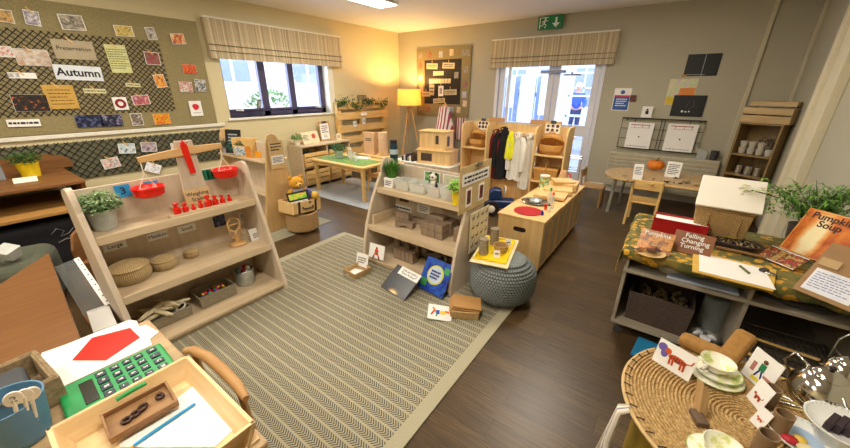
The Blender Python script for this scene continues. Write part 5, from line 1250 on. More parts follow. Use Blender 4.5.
o = wallcard('upper black chalk sheet with pale lines high on the back wall', 702.5, 65, .35, .26, plain('slate_black', '17181d', .5), 'board', 'black_sheet', .004); MB().box((.01, -.001, -.13), (.016, 0, .13)).box((-.16, -.001, -.115), (.05, 0, -.11)).build('white_line', plain('chalk', 'b8c0c4'), o); MB().box((-.19, -.004, -.14), (-.14, .0, -.11)).build('corner_tape', cardboard, o)
o = wallcard('colourful poster half covered by the lower black sheet', 681, 92, .31, .33, pic('poster_cols', ['e8e8d8', 'b8d0a8', 'e0d8a0', 'c8b8d8', 'e8a868'], 14), 'poster', 'poster')
MB().box((-.02, -.001, -.05), (.15, 0, .05)).build('orange_patch', plain('orange_patch', 'e08a3c', .6), o); MB().box((-.15, -.001, -.16), (-.05, 0, -.06)).build('yellow_patch', plain('yellow_patch', 'e0c02c', .6), o)
o = wallcard('lower black chalk sheet overlapping the colourful poster', 688, 106, .36, .27, plain('slate_black', '17181d'), 'board', 'black_sheet', .004, Y=YB-.008)
MB().tube([(-.02, -.002, -.02), (0, -.002, .05), (.05, -.002, .07), (.06, -.002, 0), (.01, -.002, -.04)], .003, 5).build('chalk_drawing', plain('chalk_faint', '6a6e74', .8), o); MB().at((-.05, -.002, -.07)).sph((0, 0, 0), .014, 1, .1, 1, 8).sph((.04, 0, -.005), .01, 1, .1, 1, 8).sph((.075, 0, 0), .01, 1, .1, 1, 8).build('white_dots', whitep, o)
# radiator cover
rad = thing('radiator', 'low cream ribbed radiator along the back wall behind the pumpkin table', 'radiator', (-.74, YB-.14, .12))
rm_ = plain('radiator_cream', 'b9b198', .5)
MB().box((0, 0, 0), (1.32, .12, .52)).build('body', rm_, rad, bev=.01)
for i in range(9): MB().box((.01, -.006, .03+i*.055), (1.31, 0, .03+i*.055+.035)).build('rib', rm_, rad, bev=.004)
MB().box((0, .12, 0), (.04, .135, .4)).box((1.28, .12, 0), (1.32, .135, .4)).build('wall_mount', rm_, rad)
bx_ = MB().prism([(-.05, 0), (.05, 0), (.06, .1), (-.06, .14)], 1, -.03, .03).build('clear_holder', haze_plastic('clear_holder_p', 'd0d4d4', .5), bev=.002); p = yat(703, 150, 5.9); bx_.location = (p.x, 5.90, .642); tag(bx_, 'clear plastic leaflet holder on the radiator', 'holder')
o = MB().lathe([(.04, 0), (.045, .12), (.04, .12), (.035, .01), (.001, .01)], 16).build('pen_pot', dkgrey, smooth='auto'); p = yat(719, 150, 5.9); o.location = (p.x-.03, 5.90, .642); tag(o, 'dark grey pot at the right end of the radiator', 'pot')

# corner bookcase
bc = thing('bookcase', 'narrow brown bookcase standing in the right back corner', 'bookcase', (.60, 5.55, 0), math.radians(-30))
bm_ = wood('bookcase_wood', '786038', '957a4a', 2); BW, BD, BH = .40, .26, 1.16
for x in (0, BW-.018): MB().box((x, 0, 0), (x+.018, BD, BH)).build('side_panel', bm_, bc, bev=.002)
MB().box((.018, BD-.012, 0), (BW-.018, BD, BH)).build('back_panel', bm_, bc)
for z in (.05, .34, .56, .80, BH): MB().box((.018 if z < 1 else -.004, .0, z-.018), (BW-.018 if z < 1 else BW+.004, BD-.01, z)).build('shelf', bm_, bc, bev=.002)
bcR = Matrix.Rotation(math.radians(-30), 3, 'Z')
def inb(x, y, z): return bcR @ Vector((x, y, z))+Vector((.60, 5.55, 0))
def crateb(label, x, y, z, L, W, hh, mt_, nm='wooden_crate'):
    t = thing(nm, label, 'crate', inb(x, y, z), math.radians(-30))
    MB().box((-L/2, -W/2, 0), (L/2, W/2, .01)).box((-L/2, -W/2, .01), (-L/2+.01, W/2, hh)).box((L/2-.01, -W/2, .01), (L/2, W/2, hh)).build('end_panel', mt_, t, bev=.002)
    for k in range(2):
        for y_ in (-W/2-.008, W/2): MB().box((-L/2, y_, .01+k*hh*.5), (L/2, y_+.008, .01+k*hh*.5+hh*.42)).build('slat', mt_, t, bev=.002)
    return t
crateb('pale wooden crate on top of the corner bookcase', .22, .14, 1.162, .44, .3, .17, wood('crate_pale', 'a88c5c', 'c4a878', 0))
t = MB().box((-.2, -.13, 0), (.2, .13, .05)).build('flat_tray', wood('crate_pale', 'a88c5c', 'c4a878', 0), bev=.003); t.location = inb(.23, .15, 1.345); t.rotation_euler = (0, 0, math.radians(-28)); tag(t, 'flat wooden tray topmost on the crate of the corner bookcase', 'tray')
crateb('low wooden crate on the lowest visible shelf of the corner bookcase', .2, .12, .342, .33, .2, .1, pine)
wp = plain('grey_cup', 'bcb6a6', .4)
for i in range(4):
    o = MB().lathe([(.03, 0), (.042, .07), (.04, .07), (.028, .006), (.001, .006)], 18).build('cup', wp, smooth='auto'); o.location = inb(.07+i*.085, .10, .802); tag(o, ['pale cup nearest the left side', 'second pale cup from the left', 'third pale cup from the left', 'pale cup nearest the right side'][i]+' on the upper bookcase shelf', 'cup', 'cups on the upper bookcase shelf')
    if i < 3:
        o = MB().lathe([(.03, 0), (.042, .07), (.04, .07), (.028, .006), (.001, .006)], 18).build('cup', wp, smooth='auto'); o.location = inb(.07+i*.085, .10, .874); tag(o, ['leftmost', 'middle', 'rightmost'][i]+' pale cup stacked on the lower row of cups', 'cup', 'cups on the upper bookcase shelf')
leafy('dried_flowers', 'bunch of dried grey flowers behind the cups in the bookcase', inb(.26, .16, .802), wp, .04, .1, .08, .12, 160, pic('dried', ['d8cfc0', '8a7466', '5a463c', 'e8e0d4'], 80), .035)
for i in range(3):
    o = MB().lathe([(.04, 0), (.042, .1), (.038, .1), (.036, .006), (.001, .006)], 20).build('metal_cup', chrome, smooth='auto'); o.location = inb(.10+i*.095, .10, .562); tag(o, ['left', 'middle', 'right'][i]+' shiny metal cup on the middle bookcase shelf', 'cup', 'metal cups on the middle bookcase shelf')

# ================================================================ PUMPKIN TABLE
PT = .50
ptab = thing('table', 'low rounded child table with grey legs carrying the pumpkin in front of the radiator', 'table', (0.02, 5.05, 0))
pts = [(-.66+.0, .0)]; poly = []
for i in range(9): aa = PI/2+PI*i/8; poly.append((-.36+.30*math.cos(aa), .02+.40*math.sin(aa)))
for i in range(9): aa = -PI/2+PI*i/8; poly.append((.42+.30*math.cos(aa), .02+.40*math.sin(aa)))
MB().prism(poly, 2, PT-.028, PT).build('tabletop', plain('table_speckle', 'c0a276', .5, var=.2, scale=20), ptab, bev=.006)
MB().prism([(x*1.004, y*1.006-.0001) for x, y in poly], 2, PT-.024, PT-.006).build('edge_band', pine, ptab)
glm = plain('leg_grey', 'a3a79a', .4, .2)
for x, y in ((-.52, -.2), (-.45, .3), (.5, -.2), (.5, .3)): MB().tube([(x, y, 0), (x*.96, y*.9, PT-.03)], .019, 12).build('leg', glm, ptab, smooth='auto')
kid_chair('small wooden chair with its back to the room pushed up to the pumpkin table', (-.115, 4.66, 0), PI, .30, .29, .55, pine)
kid_chair('small wooden chair at the left end of the pumpkin table', (-.75, 5.05, 0), PI/2, .28, .28, .5, wood('chair_brown', 'a8804c', 'bc9560', 2))
pk = thing('pumpkin', 'orange pumpkin standing in the middle of the rounded table', 'pumpkin', (0, 0, 0)); pk.location = zat(654, 171, PT)+Vector((0, .07, .002)); pk.location.z = PT+.002
vs = []; fs = []; n = 48; k = 12
for j in range(k+1):
    ph = PI*j/k
    for i in range(n):
        a_ = 2*PI*i/n; rr = .105*math.sin(ph)**.8*(1-.09*abs(math.sin(a_*5))**.5*-1-.09); vs.append((rr*math.cos(a_), rr*math.sin(a_), .07-.07*math.cos(ph)*(1-.25*math.exp(-(math.sin(ph)*3)**2))))
for j in range(k):
    for i in range(n): fs.append((j*n+i, j*n+(i+1) % n, (j+1)*n+(i+1) % n, (j+1)*n+i))
MB().add(vs, fs).build('body', plain('pumpkin_orange', 'd87a1c', .5, var=.12), pk, smooth=True); MB().tube([(0, 0, .12), (.005, .0, .15), (.02, 0, .165)], [.014, .009, .011]).build('stem', plain('stem_green', '6a6a30', .8), pk, smooth='auto')
o = card('menu_card', 'folded white menu card standing left of the pumpkin', 'card', zat(637, 180, PT)+Vector((0, 0, .002)), .10, .19, .25, -.35, anchor='b'); print_lines(o, .07, .1, 5, cz=.11)
o = card('menu_card', 'white framed list standing right of the pumpkin', 'card', zat(668, 178, PT)+Vector((.03, .05, .002)), .15, .19, -.1, -.15, anchor='b'); print_lines(o, .11, .13, 6, cz=.1)
rnd = random.Random(9)
for i, (px, py, s_, c_, lb) in enumerate(((652, 186, .04, 'e0c070', 'pale yellow dish of seeds'), (653, 180, .025, 'a86a2c', 'small brown gourd'), (668, 183, .035, '4a3424', 'dark seed head'), (675, 179, .03, '3c2c22', 'dark brown cone'), (686, 184, .05, '9a8a66', 'flat dried plant bundle'), (697, 186, .045, 'b8a070', 'pale dried leaf bundle'), (626, 177, .035, 'a99a80', 'grey dried leaf'), (626, 183, .05, '7a5a40', 'brown curled leaf'), (680, 184.5, .03, '54402c', 'brown acorn heap'))):
    mb = MB()
    for q in range(9): mb.sph((rnd.gauss(0, s_*.45), rnd.gauss(0, s_*.45), s_*.25+rnd.random()*s_*.3), s_*.3, 1, 1, .7, 8)
    o = mb.build('natural_item', plain('nat_'+c_, c_, .8, var=.2, scale=60), smooth=True); o.location = zat(px, py, PT)+Vector((0, 0, .003)); tag(o, lb+' on the pumpkin table, among its leaves and seeds', 'natural object')

# ================================================================ AUTUMN BOARD (left wall)
def wl_(px, py): return xat(px, py, XL+.03)
BZ0, BZ1 = 1.07, 2.243
ab = thing('display_board', 'large olive hessian display board with black trellis on the left wall', 'board', (XL+.001, -1.2, 0), PI/2)
MB().box((0, -.024, BZ0), (3.375, 0, BZ1)).build('backing', pic('olive_hessian', ['857b58', '93875f', '9f936b'], 90, .9), ab, bev=.003)
def trellis(parent, x0, x1, z0, z1, y, st=.052, nm='trellis', m_=None, w_=.0045):
    """crossed diagonal slats clipped to a rectangle"""
    mb = MB(); hh = z1-z0
    for sgn in (1, -1):
        k = x0-hh
        while k < x1+hh:
            xa, xb_ = (k, k+hh) if sgn > 0 else (k+hh, k)
            za, zb_ = z0, z1; pts = []
            for X_ in (0, 1):
                pass
            dx = xb_-xa; ta, tb_ = 0.0, 1.0
            lo, hi = ((x0-xa)/dx, (x1-xa)/dx); lo, hi = min(lo, hi), max(lo, hi); ta, tb_ = max(ta, lo), min(tb_, hi)
            if tb_-ta > .02:
                p, q = (xa+dx*ta, z0+hh*ta), (xa+dx*tb_, z0+hh*tb_); dy_ = 0 if sgn > 0 else -.004
                mb.hexa([(p[0]-w_*1.4, y+dy_, p[1]), (p[0]+w_*1.4, y+dy_, p[1]), (p[0]+w_*1.4, y+dy_+.004, p[1]), (p[0]-w_*1.4, y+dy_+.004, p[1])], [(q[0]-w_*1.4, y+dy_, q[1]), (q[0]+w_*1.4, y+dy_, q[1]), (q[0]+w_*1.4, y+dy_+.004, q[1]), (q[0]-w_*1.4, y+dy_+.004, q[1])])
            k += st
    return mb.build(nm, m_ or plain('trellis_black', '211b18', .8), parent)
trellis(ab, .35, 2.93, 1.24, 1.985, -.0285, w_=.0035)
RNG = random.Random(21)
def bc_(label, px, py, w_, h_, ang=0, mat=None, pm=None, cat='photo', name='photo_card', peg=False, mg=.04, X0=XL+.036, group=None):
    w_ *= .88
    p = xat(px, py, X0); o = card(name, label, cat, (p.x+.002, p.y, p.z), w_, h_, mat=mat or whitep, pmat=pm, mg=mg, rot=(0, ang, PI/2), t=.0015, group=group)
    if peg: q = MB().box((-.005, -.008, -.03), (.005, -.0015, .035)).build('wooden_peg', pine, o); q.location = (-w_*.05, 0, h_*.48); q.rotation_euler = (0, -.7, 0)
    return o
P = lambda nm, *c: pic('ph_'+nm, list(c), 32, seed=len(nm))
gold = plain('card_gold', 'c8a04c', .7); taupe = plain('card_taupe', 'b0a285', .45)
bc_('yellow and dark autumn photo cut by the left picture edge, top row', 4, 16, .12, .1, .05, pm=P('a', '6a3a1c', 'c8a030', '8a2c1c'))
bc_('black and white photo of leaves in the top row, second from the left', 32, 18, .11, .12, .1, pm=P('bb', '3c3640', '9a94a0', 'e0dce0'), peg=True)
bc_('wide photo of a grey tree and path in the top row above the Preservation card', 72, 22.5, .20, .13, -.05, pm=P('ccc', '3a4a3c', '9a9080', 'cfc4b0'))
bc_('yellow and orange field photo in the board\'s top row', 124, 31, .18, .10, -.05, pm=P('dddd', 'd88a2c', 'b8b050', 'e8c880', '5a6a3c'))
bc_('small grey stone photo in the board\'s top row', 151, 33.5, .10, .12, -.12, pm=P('eeeee', '5c5550', 'b0a8a0', 'dcd4cc'))
bc_('orange firework like photo last in the board\'s top row', 178, 39, .16, .11, -.1, pm=P('ffffff', '8a3a1c', 'e0803c', 'f8d8a0'))
o = bc_('pale taupe card reading Preservation above the Autumn title', 74.5, 50, .34, .17, 0, mat=taupe, cat='sign', name='sign_card', peg=True); lettering(o, 'Preservation', .05, ink, (0, -.002, .01))
o = bc_('white title card reading Autumn in big black letters', 79, 73, .40, .135, .03, cat='sign', name='sign_card', mat=plain('title_white', 'dfe6f0', .5)); lettering(o, 'Autumn', .098, ink, (0, -.002, 0), bold=.0025)
o = bc_('tall yellow green poem sheet pegged right of the Autumn title', 118.5, 59, .20, .27, -.02, mat=plain('poem_yellow', 'd6d69a', .6), cat='sheet', name='poem_sheet', peg=True); print_lines(o, .16, .2, 9, mat=plain('olive_ink', '8a8a50', .7))
o = bc_('orange brown verse sheet with five printed lines under the Autumn title', 61, 97, .25, .22, 0, mat=gold, cat='sheet', name='verse_sheet', peg=True); print_lines(o, .16, .16, 5, mat=plain('brown_print', '6a4a24', .7), th=.12)
bc_('pale photo of an orange leaf pegged left of the Preservation card', 33, 57.5, .25, .14, 0, pm=P('g', 'd8ccc0', 'cabdb0', 'b8a898', 'd09060'), mg=.01, peg=True)
bc_('photo of an animal at the far left edge of the trellis', 4, 51.5, .12, .09, 0, pm=P('h1', '5a3a30', 'e0d8d0', 'b84a2c'))
o = bc_('small white strip card with dark bars under the orange leaf photo', 22.5, 75.5, .20, .05, 0, cat='sign', name='strip_card', peg=True); MB().box((-.09, -.001, -.018), (-.02, 0, .018)).build('dark_bars', P('bars', '202020', 'e8e8e8'), o)
bc_('dark photo with glowing orange embers low on the trellis', 31, 103, .26, .15, .03, pm=P('ember', '14141c', '1c1a1e', '2a2420', '3a2a22', 'e87a3c'), mg=.01)
o = bc_('narrow cream label pegged right below the Autumn title', 95, 91, .20, .045, .03, cat='sign', name='strip_card', peg=True, mat=plain('cream_label', 'd8d4a8', .6)); print_lines(o, .16, .02, 1)
o = bc_('narrow cream label pegged below the yellow green poem', 133, 85, .15, .04, .05, cat='sign', name='strip_card', peg=True, mat=plain('cream_label', 'd8d4a8')); print_lines(o, .11, .018, 1)
bc_('dark reddish photo pegged on the trellis right of the poem', 152.5, 58.5, .16, .13, .02, pm=P('redgrey', '5a2c2c', 'a0504c', '6a7068'), peg=True)
bc_('orange leaves photo tilted near the trellis right edge', 160, 81, .12, .14, -.12, pm=P('orleaf', '8a4a2c', 'e88a2c', 'f0c060', '9a5a70'), peg=True)
o = bc_('white card with a red berry wreath below the poem', 120.5, 103.5, .14, .13, .0, cat='card', name='picture_card')
MB().tube([(.036*math.cos(t_), -.003, .036*math.sin(t_)) for t_ in [2*PI*i/16 for i in range(16)]], .012, 8, True).build('wreath', plain('berry_red', '8a1424', .6), o)
bc_('blue and red photo tilted right of the berry wreath card', 141, 100, .18, .10, -.08, pm=P('bluered', '5a7ab0', 'c04a48', 'd8c0b8'), peg=True)
bc_('red autumn leaves photo right of the trellis', 189.5, 69, .17, .10, 0, pm=P('redlv', 'b0280e', 'e86a2c', '8a2414'), mg=.01)
bc_('black and white bird photo on the right margin, left of a pair', 186, 87, .16, .12, .06, pm=P('bird', '1c1c1c', 'e8e4dc', 'b8482c', 'd8d0c8'), mg=.01)
bc_('black and white bird photo on the right margin, right of a pair', 200.5, 85.5, .14, .14, .08, pm=P('bird2', '20242c', 'e0dcd8', '6a7078', '1c1c1c'), mg=.01)
o = bc_('white sheet with a round red poppy at the lower right of the board', 196, 108.5, .16, .18, 0, cat='card', name='picture_card'); MB().at((0, -.001, .02), (PI/2, 0, 0)).lathe([(.036, 0), (.036, .001)], 20, wob=.08).build('poppy', plain('poppy_red', 'd0202c', .6), o); print_lines(o, .09, .02, 1, cz=-.05, mat=plain('faint_ink', 'b8b0b0', .7))
bc_('deep blue night sky photo in the bottom row, left of a pair', 89.5, 121, .24, .12, .02, pm=P('night', '10142c', '1c2444', '6a78a8'), mg=.0)
bc_('deep blue firework photo in the bottom row, right of a pair', 112, 120.5, .20, .12, .02, pm=P('night2', '0e1020', '2a2c4c', 'a0a0c0'), mg=.0)
bc_('small photo of a person in the snow in the board\'s bottom row', 137, 119.5, .12, .13, 0, pm=P('snow', 'e0dcd8', '8a7a70', '5a4a40', 'c8c0b8'))
bc_('photo of two orange pumpkins in the board\'s bottom row', 162, 119, .19, .12, .0, pm=P('pump', 'f0901c', 'd8641c', 'f8b83c', '5a3c1c'), mg=.01)
o = bc_('long white handwritten strip at the lower left of the board', 24, 123, .24, .065, .03, cat='sign', name='strip_card'); print_lines(o, .19, .03, 1, seed=9, th=.3)
# lower trellis panel between the desk and the dado rail
lt_ = thing('trellis_panel', 'dark green display panel with black trellis below the dado rail', 'panel', (XL+.001, -1.2, 0), PI/2)
MB().box((0, -.014, .60), (3.50, 0, .975)).build('backing', plain('panel_olive', '6a6a52', .9), lt_)
trellis(lt_, .3, 3.49, .60, .985, -.0215, st=.07, w_=.0035)
for (px, py, c, lb, an) in ((111, 163, ('c87a6a', 'e8d8d0', '5a88a0'), 'pink and blue photo pegged on the lower trellis', -.1), (127, 148.5, ('4a6a88', 'c8d8e0', 'e8e8e8'), 'blue and white photo at the lower trellis\'s upper edge', .1), (149, 147, ('5a4a58', 'a89aa8', 'd8d0d8'), 'purple grey photo right of the blue one on the lower trellis', .1), (153, 168, ('d8dcf0', 'ffffff', '9aa0c8'), 'white blossom shaped paper on the lower trellis', .5), (178, 147, ('b8322c', 'f0e8e0', 'd84a3c'), 'red and white picture on the lower trellis behind the scales', 0)):
    bc_(lb, px, py, .17, .11, an, pm=P('lo%d' % px, *c), peg=True, X0=XL+.034)

# ================================================================ LEFT DESK
dk = thing('desk', 'dark brown wooden desk with open shelves against the left wall', 'desk', (0, 0, 0))
MB().box((-4.97, -1.2, .72), (-4.10, .60, .75)).build('desktop', dark_wood, dk, bev=.006)
MB().box((-4.95, .57, 0), (-4.15, .60, .72)).build('side_panel', dark_wood, dk, bev=.003); MB().box((-4.95, -.55, 0), (-4.15, -.52, .72)).build('side_panel', dark_wood, dk)
MB().box((-4.9, -.52, .52), (-3.98, .57, .545)).build('shelf', wood('desk_light', '9a7038', 'b88a4c', 1), dk, bev=.003)
MB().prism([(-4.6, 0), (-3.98, 0), (-3.98, .5), (-4.02, .54), (-4.6, .545)], 1, .545, .568).build('side_lower', dark_wood, dk)
arch = [(.12, .75), (.68, .75)]+[(.40+.28*math.cos(t_), .80+.12*math.sin(t_)) for t_ in [PI*i/12 for i in range(13)]]
MB().prism([(.12, .751)]+[(.40-.28*math.cos(PI*i/12), .80+.10*math.sin(PI*i/12)) for i in range(13)]+[(.68, .751)], 0, -4.96, -4.93).build('arched_back', dark_wood, dk)
leafy('potted_plant', 'small dark green plant in a yellow square pot on the brown desk', (-4.62, .35, .751), yellow, .075, .13, .10, .10, 260, leafd, .035)
o = card('white_box', 'small white card box lying on the brown desk before the yellow pot', 'box', (-4.38, .285, .755), .14, .10, rot=(-.9, 0, PI/2-.1), mat=offw, t=.03)
o = MB().box((-.03, -.04, 0), (.03, .04, .16)).build('grey_box', plain('box_greyblue', '8a929c', .5), bev=.006); o.location = (-4.65, .16, .751); tag(o, 'narrow blue grey box at the left edge of the desk', 'box')
bg_ = thing('black_bag', 'black bag with white scribbled logo hanging in the desk opening', 'bag', (-4.05, .25, .0), PI/2)
MB().box((-.28, -.02, .02), (.22, .25, .46)).build('bag_body', plain('bag_black', '14121a', .8, bump=.3), bg_, bev=.06, seg=4)
MB().tube([(.02, -.024, .36), (.06, -.026, .40), (.10, -.026, .37), (.07, -.026, .33), (.12, -.026, .34), (.16, -.026, .38)], .003, 6).tube([(.04, -.026, .28), (.1, -.026, .30), (.14, -.026, .28)], .003, 6).build('logo', plain('logo_grey', '9a9aa0', .6), bg_, smooth=True)
# small wooden chairs beside it, cushion chair, plastic tub
for k, (x, y, lb) in enumerate(((-3.40, .52, 'curved back brown wooden chair between the desk and the left shelf'),)):
    t = thing('child_chair', lb, 'chair', (x, y, 0), PI*.8)
    cw = wood('chair_honey', '6e4620', '8a5c2c', 2)
    MB().prism([(-.17, .0), (.17, .0), (.17, .40), (.12, .50), (.0, .53), (-.12, .50), (-.17, .40)], 1, .15, .17).build('backrest', cw, t, bev=.004)
    MB().box((-.17, -.17, .27), (.17, .15, .29)).build('seat', cw, t, bev=.004); MB().box((-.17, -.17, 0), (-.15, .15, .27)).box((.15, -.17, 0), (.17, .15, .27)).build('leg', cw, t, bev=.003)
MB_c = plain('cushion_olive', '55594a', .95, bump=.4)
t = thing('cushion_chair', 'dark olive grey padded chair at the left picture edge', 'chair', (-3.64, -.06, 0), -.25)
MB().box((-.27, -.27, 0), (.27, .27, .38)).build('seat_cushion', MB_c, t, bev=.08, seg=4); MB().box((-.3, -.36, .2), (.02, -.2, .66)).build('backrest', plain('cushion_grey', '4c5450', .95, bump=.4), t, bev=.06, seg=4)
o = thing('plastic_tub', 'crumpled white plastic tub lying on the padded chair', 'tub', (-3.52, .02, .41), rot=(.3, .2, .6)); o.scale = (.7, .7, .7)
MB().hexa([(-.06, -.05, 0), (.06, -.05, 0), (.06, .05, 0), (-.06, .05, 0)], [(-.08, -.07, .12), (.08, -.07, .12), (.08, .07, .12), (-.08, .07, .12)]).build('tub_body', plain('tub_white', 'c8ccc8', .4), o, bev=.01)
# low chestnut table
lb_ = thing('table', 'low chestnut brown table at the left edge behind the calculator table', 'table', (0, 0, 0))
MB().prism([(-3.30, .175), (-1.93, .08), (-1.93, -.55), (-2.45, -.55), (-2.95, -.075)], 2, .42, .45).build('tabletop', orange_wood, lb_, bev=.006)
for x, y in ((-3.15, .10), (-2.0, .0), (-2.0, -.45), (-2.55, -.38)): MB().tube([(x, y, 0), (x, y, .42)], .022, 12).build('leg', orange_wood, lb_, smooth='auto')
# clear wallet with punched strip, white board and box between the table and the shelf
wlt = thing('plastic_wallet', 'clear plastic wallet with a white punched strip leaning by the left shelf', 'wallet', (0, 0, 0))
wa, wb2 = zat(79, 257, .40), zat(111, 303, .27); wu = (wb2-wa).normalized(); wv = wu.cross((Vector((0, 0, H))-wa).normalized()).normalized()
def quad_slab(a, u, v, lu, lv, t_, nm, m_, off=0):
    nn = u.cross(v).normalized(); c = [a+u*x+v*y+nn*off for x, y in ((0, 0), (lu, 0), (lu, lv), (0, lv))]
    return MB().hexa(c, [q+nn*t_ for q in c]).build(nm, m_, wlt)
LW_ = (wb2-wa).length
quad_slab(wa, wu, wv, LW_, .03, .002, 'punched_strip', whitep); quad_slab(wa, wu, wv, LW_, .13, .001, 'clear_film', haze_plastic('clear_film_p', 'cfd6d6', .1), .003)
mb = MB(); nn = wu.cross(wv).normalized()
for i in range(9): mb.at().sph(tuple(wa+wu*(LW_*(i+.5)/9)+wv*.011), .005, 1, 1, 1, 8)
mb.build('punch_hole', dkgrey, wlt)
o = MB().box((-.15, -.05, 0), (.15, .05, .24)).build('kraft_box', plain('box_brown', '8a6238', .8), bev=.003); o.location = (-2.45, .21, 0); tag(o, 'brown cardboard box on the floor between the calculator table and left shelf', 'box')
o = MB().box((-.15, -.05, 0), (.13, .05, .012)).build('white_board', whitep, bev=.002); o.location = (-2.47, .215, .242); o.rotation_euler = (0, 0, -.1); tag(o, 'small white board lying on the brown cardboard box', 'board')

# ================================================================ FOREGROUND LEFT TABLE
TZ = .50
ft = thing('table', 'pale wooden table in the lower left foreground carrying the green calculator', 'table', (0, 0, 0))
MB().box((-1.80, -.75, TZ-.03), (-.80, .30, TZ)).build('tabletop', wood('table_beige', 'ab8e68', 'c0a47c', 1), ft, bev=.008)
for x, y in ((-1.74, .24), (-.88, .22), (-1.74, -.68), (-.88, -.68)): MB().tube([(x, y, 0), (x, y, TZ-.03)], .022, 12).build('leg', glm, ft, smooth='auto')
def flat(name, label, cat, pxs, z, mat, th=.0015):
    pts = [zat(x, y, z) for x, y in pxs]; c = sum(pts, Vector())/len(pts)
    o = MB().prism([(p.x-c.x, p.y-c.y) for p in pts][::-1], 2, 0, th).build(name, mat); o.location = (c.x, c.y, z); return tag(o, label, cat) if label else o
flat('paper_sheet', 'white paper with wavy cut edges under the red pentagon', 'paper', [(37, 366), (42, 353), (65, 345), (100, 331), (130, 320), (137, 321), (139, 327), (146, 325), (159, 332), (150, 339), (152, 345), (60, 388), (50, 386), (47, 378), (36, 372)], TZ+.002, whitep)
flat('red_pentagon', 'glossy red paper pentagon lying on the white paper', 'shape', [(72, 360.5), (92, 338), (130, 328), (140, 337.6), (106, 360.5)], TZ+.004, red, .0015)
# calculator
c0, c1, c2, c3 = [zat(x, y, TZ+.03) for x, y in ((54.6, 389.5), (164, 342), (175, 361), (62, 422))]
cc = (c0+c1+c2+c3)/4; ux = ((c1-c0)+(c2-c3))/2; CLn = ux.length*.97; rzc = math.atan2(ux.y, ux.x); uy = Vector((math.sin(rzc), -math.cos(rzc), 0)); CWd = abs((c3-c0).dot(uy)+(c2-c1).dot(uy))/2+.03
ca = thing('calculator', 'large green calculator with dark keys on the foreground table', 'calculator', (cc.x, cc.y, TZ+.002), rzc)
gcal = plain('calc_green', '1c9a50', .4, var=.02)
MB().box((-CLn/2, -CWd/2, 0), (CLn/2, CWd/2, .022)).build('body', gcal, ca, bev=.008, seg=3)
MB().box((-CLn*.33, -CWd*.33, .022), (-CLn*.21, CWd*.33, .0245)).build('display', plain('lcd', '2c2c22', .2), ca, bev=.001)
keym = plain('key_dark', '1c2c3c', .4); kx = [-.09, .02, .13, .24, .38]
rows_ = [['$', '=', '%', '+'], ['7', '8', '9', '-'], ['4', '5', '6', 'x'], ['1', '2', '3', '/'], ['0', '.', 'C', 'M']]
for i, fx in enumerate((-.13, .0, .12, .24, .38)):
    for j in range(4):
        fy_ = .33-j*.22; w_ = .085 if i in (1, 2, 3) else .10; h_ = .14
        if i == 0: w_, h_ = .10, .17
        kk = MB().box((CLn*(fx-w_/2), CWd*(fy_-h_/2), .022), (CLn*(fx+w_/2), CWd*(fy_+h_/2), .027)).build('key', keym, ca, bev=.002)
        lettering(kk, rows_[i][j], .018, whitep, (CLn*fx, CWd*fy_, .0275), rot=(0, 0, -PI/2), bold=.0005)
# tray
ty = thing('wooden_tray', 'deep pale wooden tray on the foreground table holding white paper and a pencil', 'tray', (0, 0, 0))
X0_, X1_, Y0_, Y1_ = -1.285, -.82, -.085, .285
tm = wood('tray_wood', 'dcb880', 'f2d8aa', 1); tm2 = wood('tray_wood_x', 'dcb880', 'f2d8aa', 0)
MB().box((X0_, Y0_, TZ+.002), (X1_, Y1_, TZ+.012)).build('base', tm, ty)
def slope_wall(a, b, inn, nm='wall', m_=tm):
    ax, ay = a; bx_, by_ = b; ix, iy = inn; t_ = .012
    MB().hexa([(ax+ix*.03, ay+iy*.03, TZ+.004), (bx_+ix*.03, by_+iy*.03, TZ+.004), (bx_+ix*(.03+t_), by_+iy*(.03+t_), TZ+.004), (ax+ix*(.03+t_), ay+iy*(.03+t_), TZ+.004)],
              [(ax, ay, TZ+.082), (bx_, by_, TZ+.082), (bx_+ix*t_, by_+iy*t_, TZ+.082), (ax+ix*t_, ay+iy*t_, TZ+.082)]).build(nm, m_, ty, bev=.002)
slope_wall((X0_, Y0_), (X0_, Y1_), (1, 0)); slope_wall((X1_, Y1_), (X1_, Y0_), (-1, 0)); slope_wall((X0_, Y1_), (X1_, Y1_), (0, -1), m_=tm2); slope_wall((X1_, Y0_), (X0_, Y0_), (0, 1), m_=tm2)
flat('paper_sheet', 'plain white paper lying in the deep wooden tray', 'paper', [(199, 382), (243, 421), (215, 447), (120, 447), (118, 438), (160, 412)], TZ+.014, whitep)
pA_, pB_ = zat(128, 449, TZ+.022), zat(195, 403.5, TZ+.022)
pc = thing('pencil', 'bright blue pencil lying on the white paper in the tray', 'pencil', (0, 0, 0))
dv_ = (pB_-pA_).normalized(); MB().tube([pA_+dv_*.012, pB_], .0045, 6).build('barrel', plain('pencil_blue', '2a9ad8', .35), pc); MB().tube([pA_-dv_*.003, pA_+dv_*.012], [.001, .0045], 6).build('tip', pine, pc)
q0, q1, q2, q3 = [zat(x, y, TZ+.065) for x, y in ((99, 413), (166, 380), (177, 397), (107, 439))]
qc = (q0+q1+q2+q3)/4; ud = ((q1-q0)+(q2-q3))/2; rq = math.atan2(ud.y, ud.x); dl = ud.length; dw = ((q3-q0).length+(q2-q1).length)/2*.95
ac = thing('wooden_dish', 'small rectangular dark wooden dish propped in the tray', 'dish', (qc.x, qc.y, TZ+.035), rot=(.12, 0, rq))
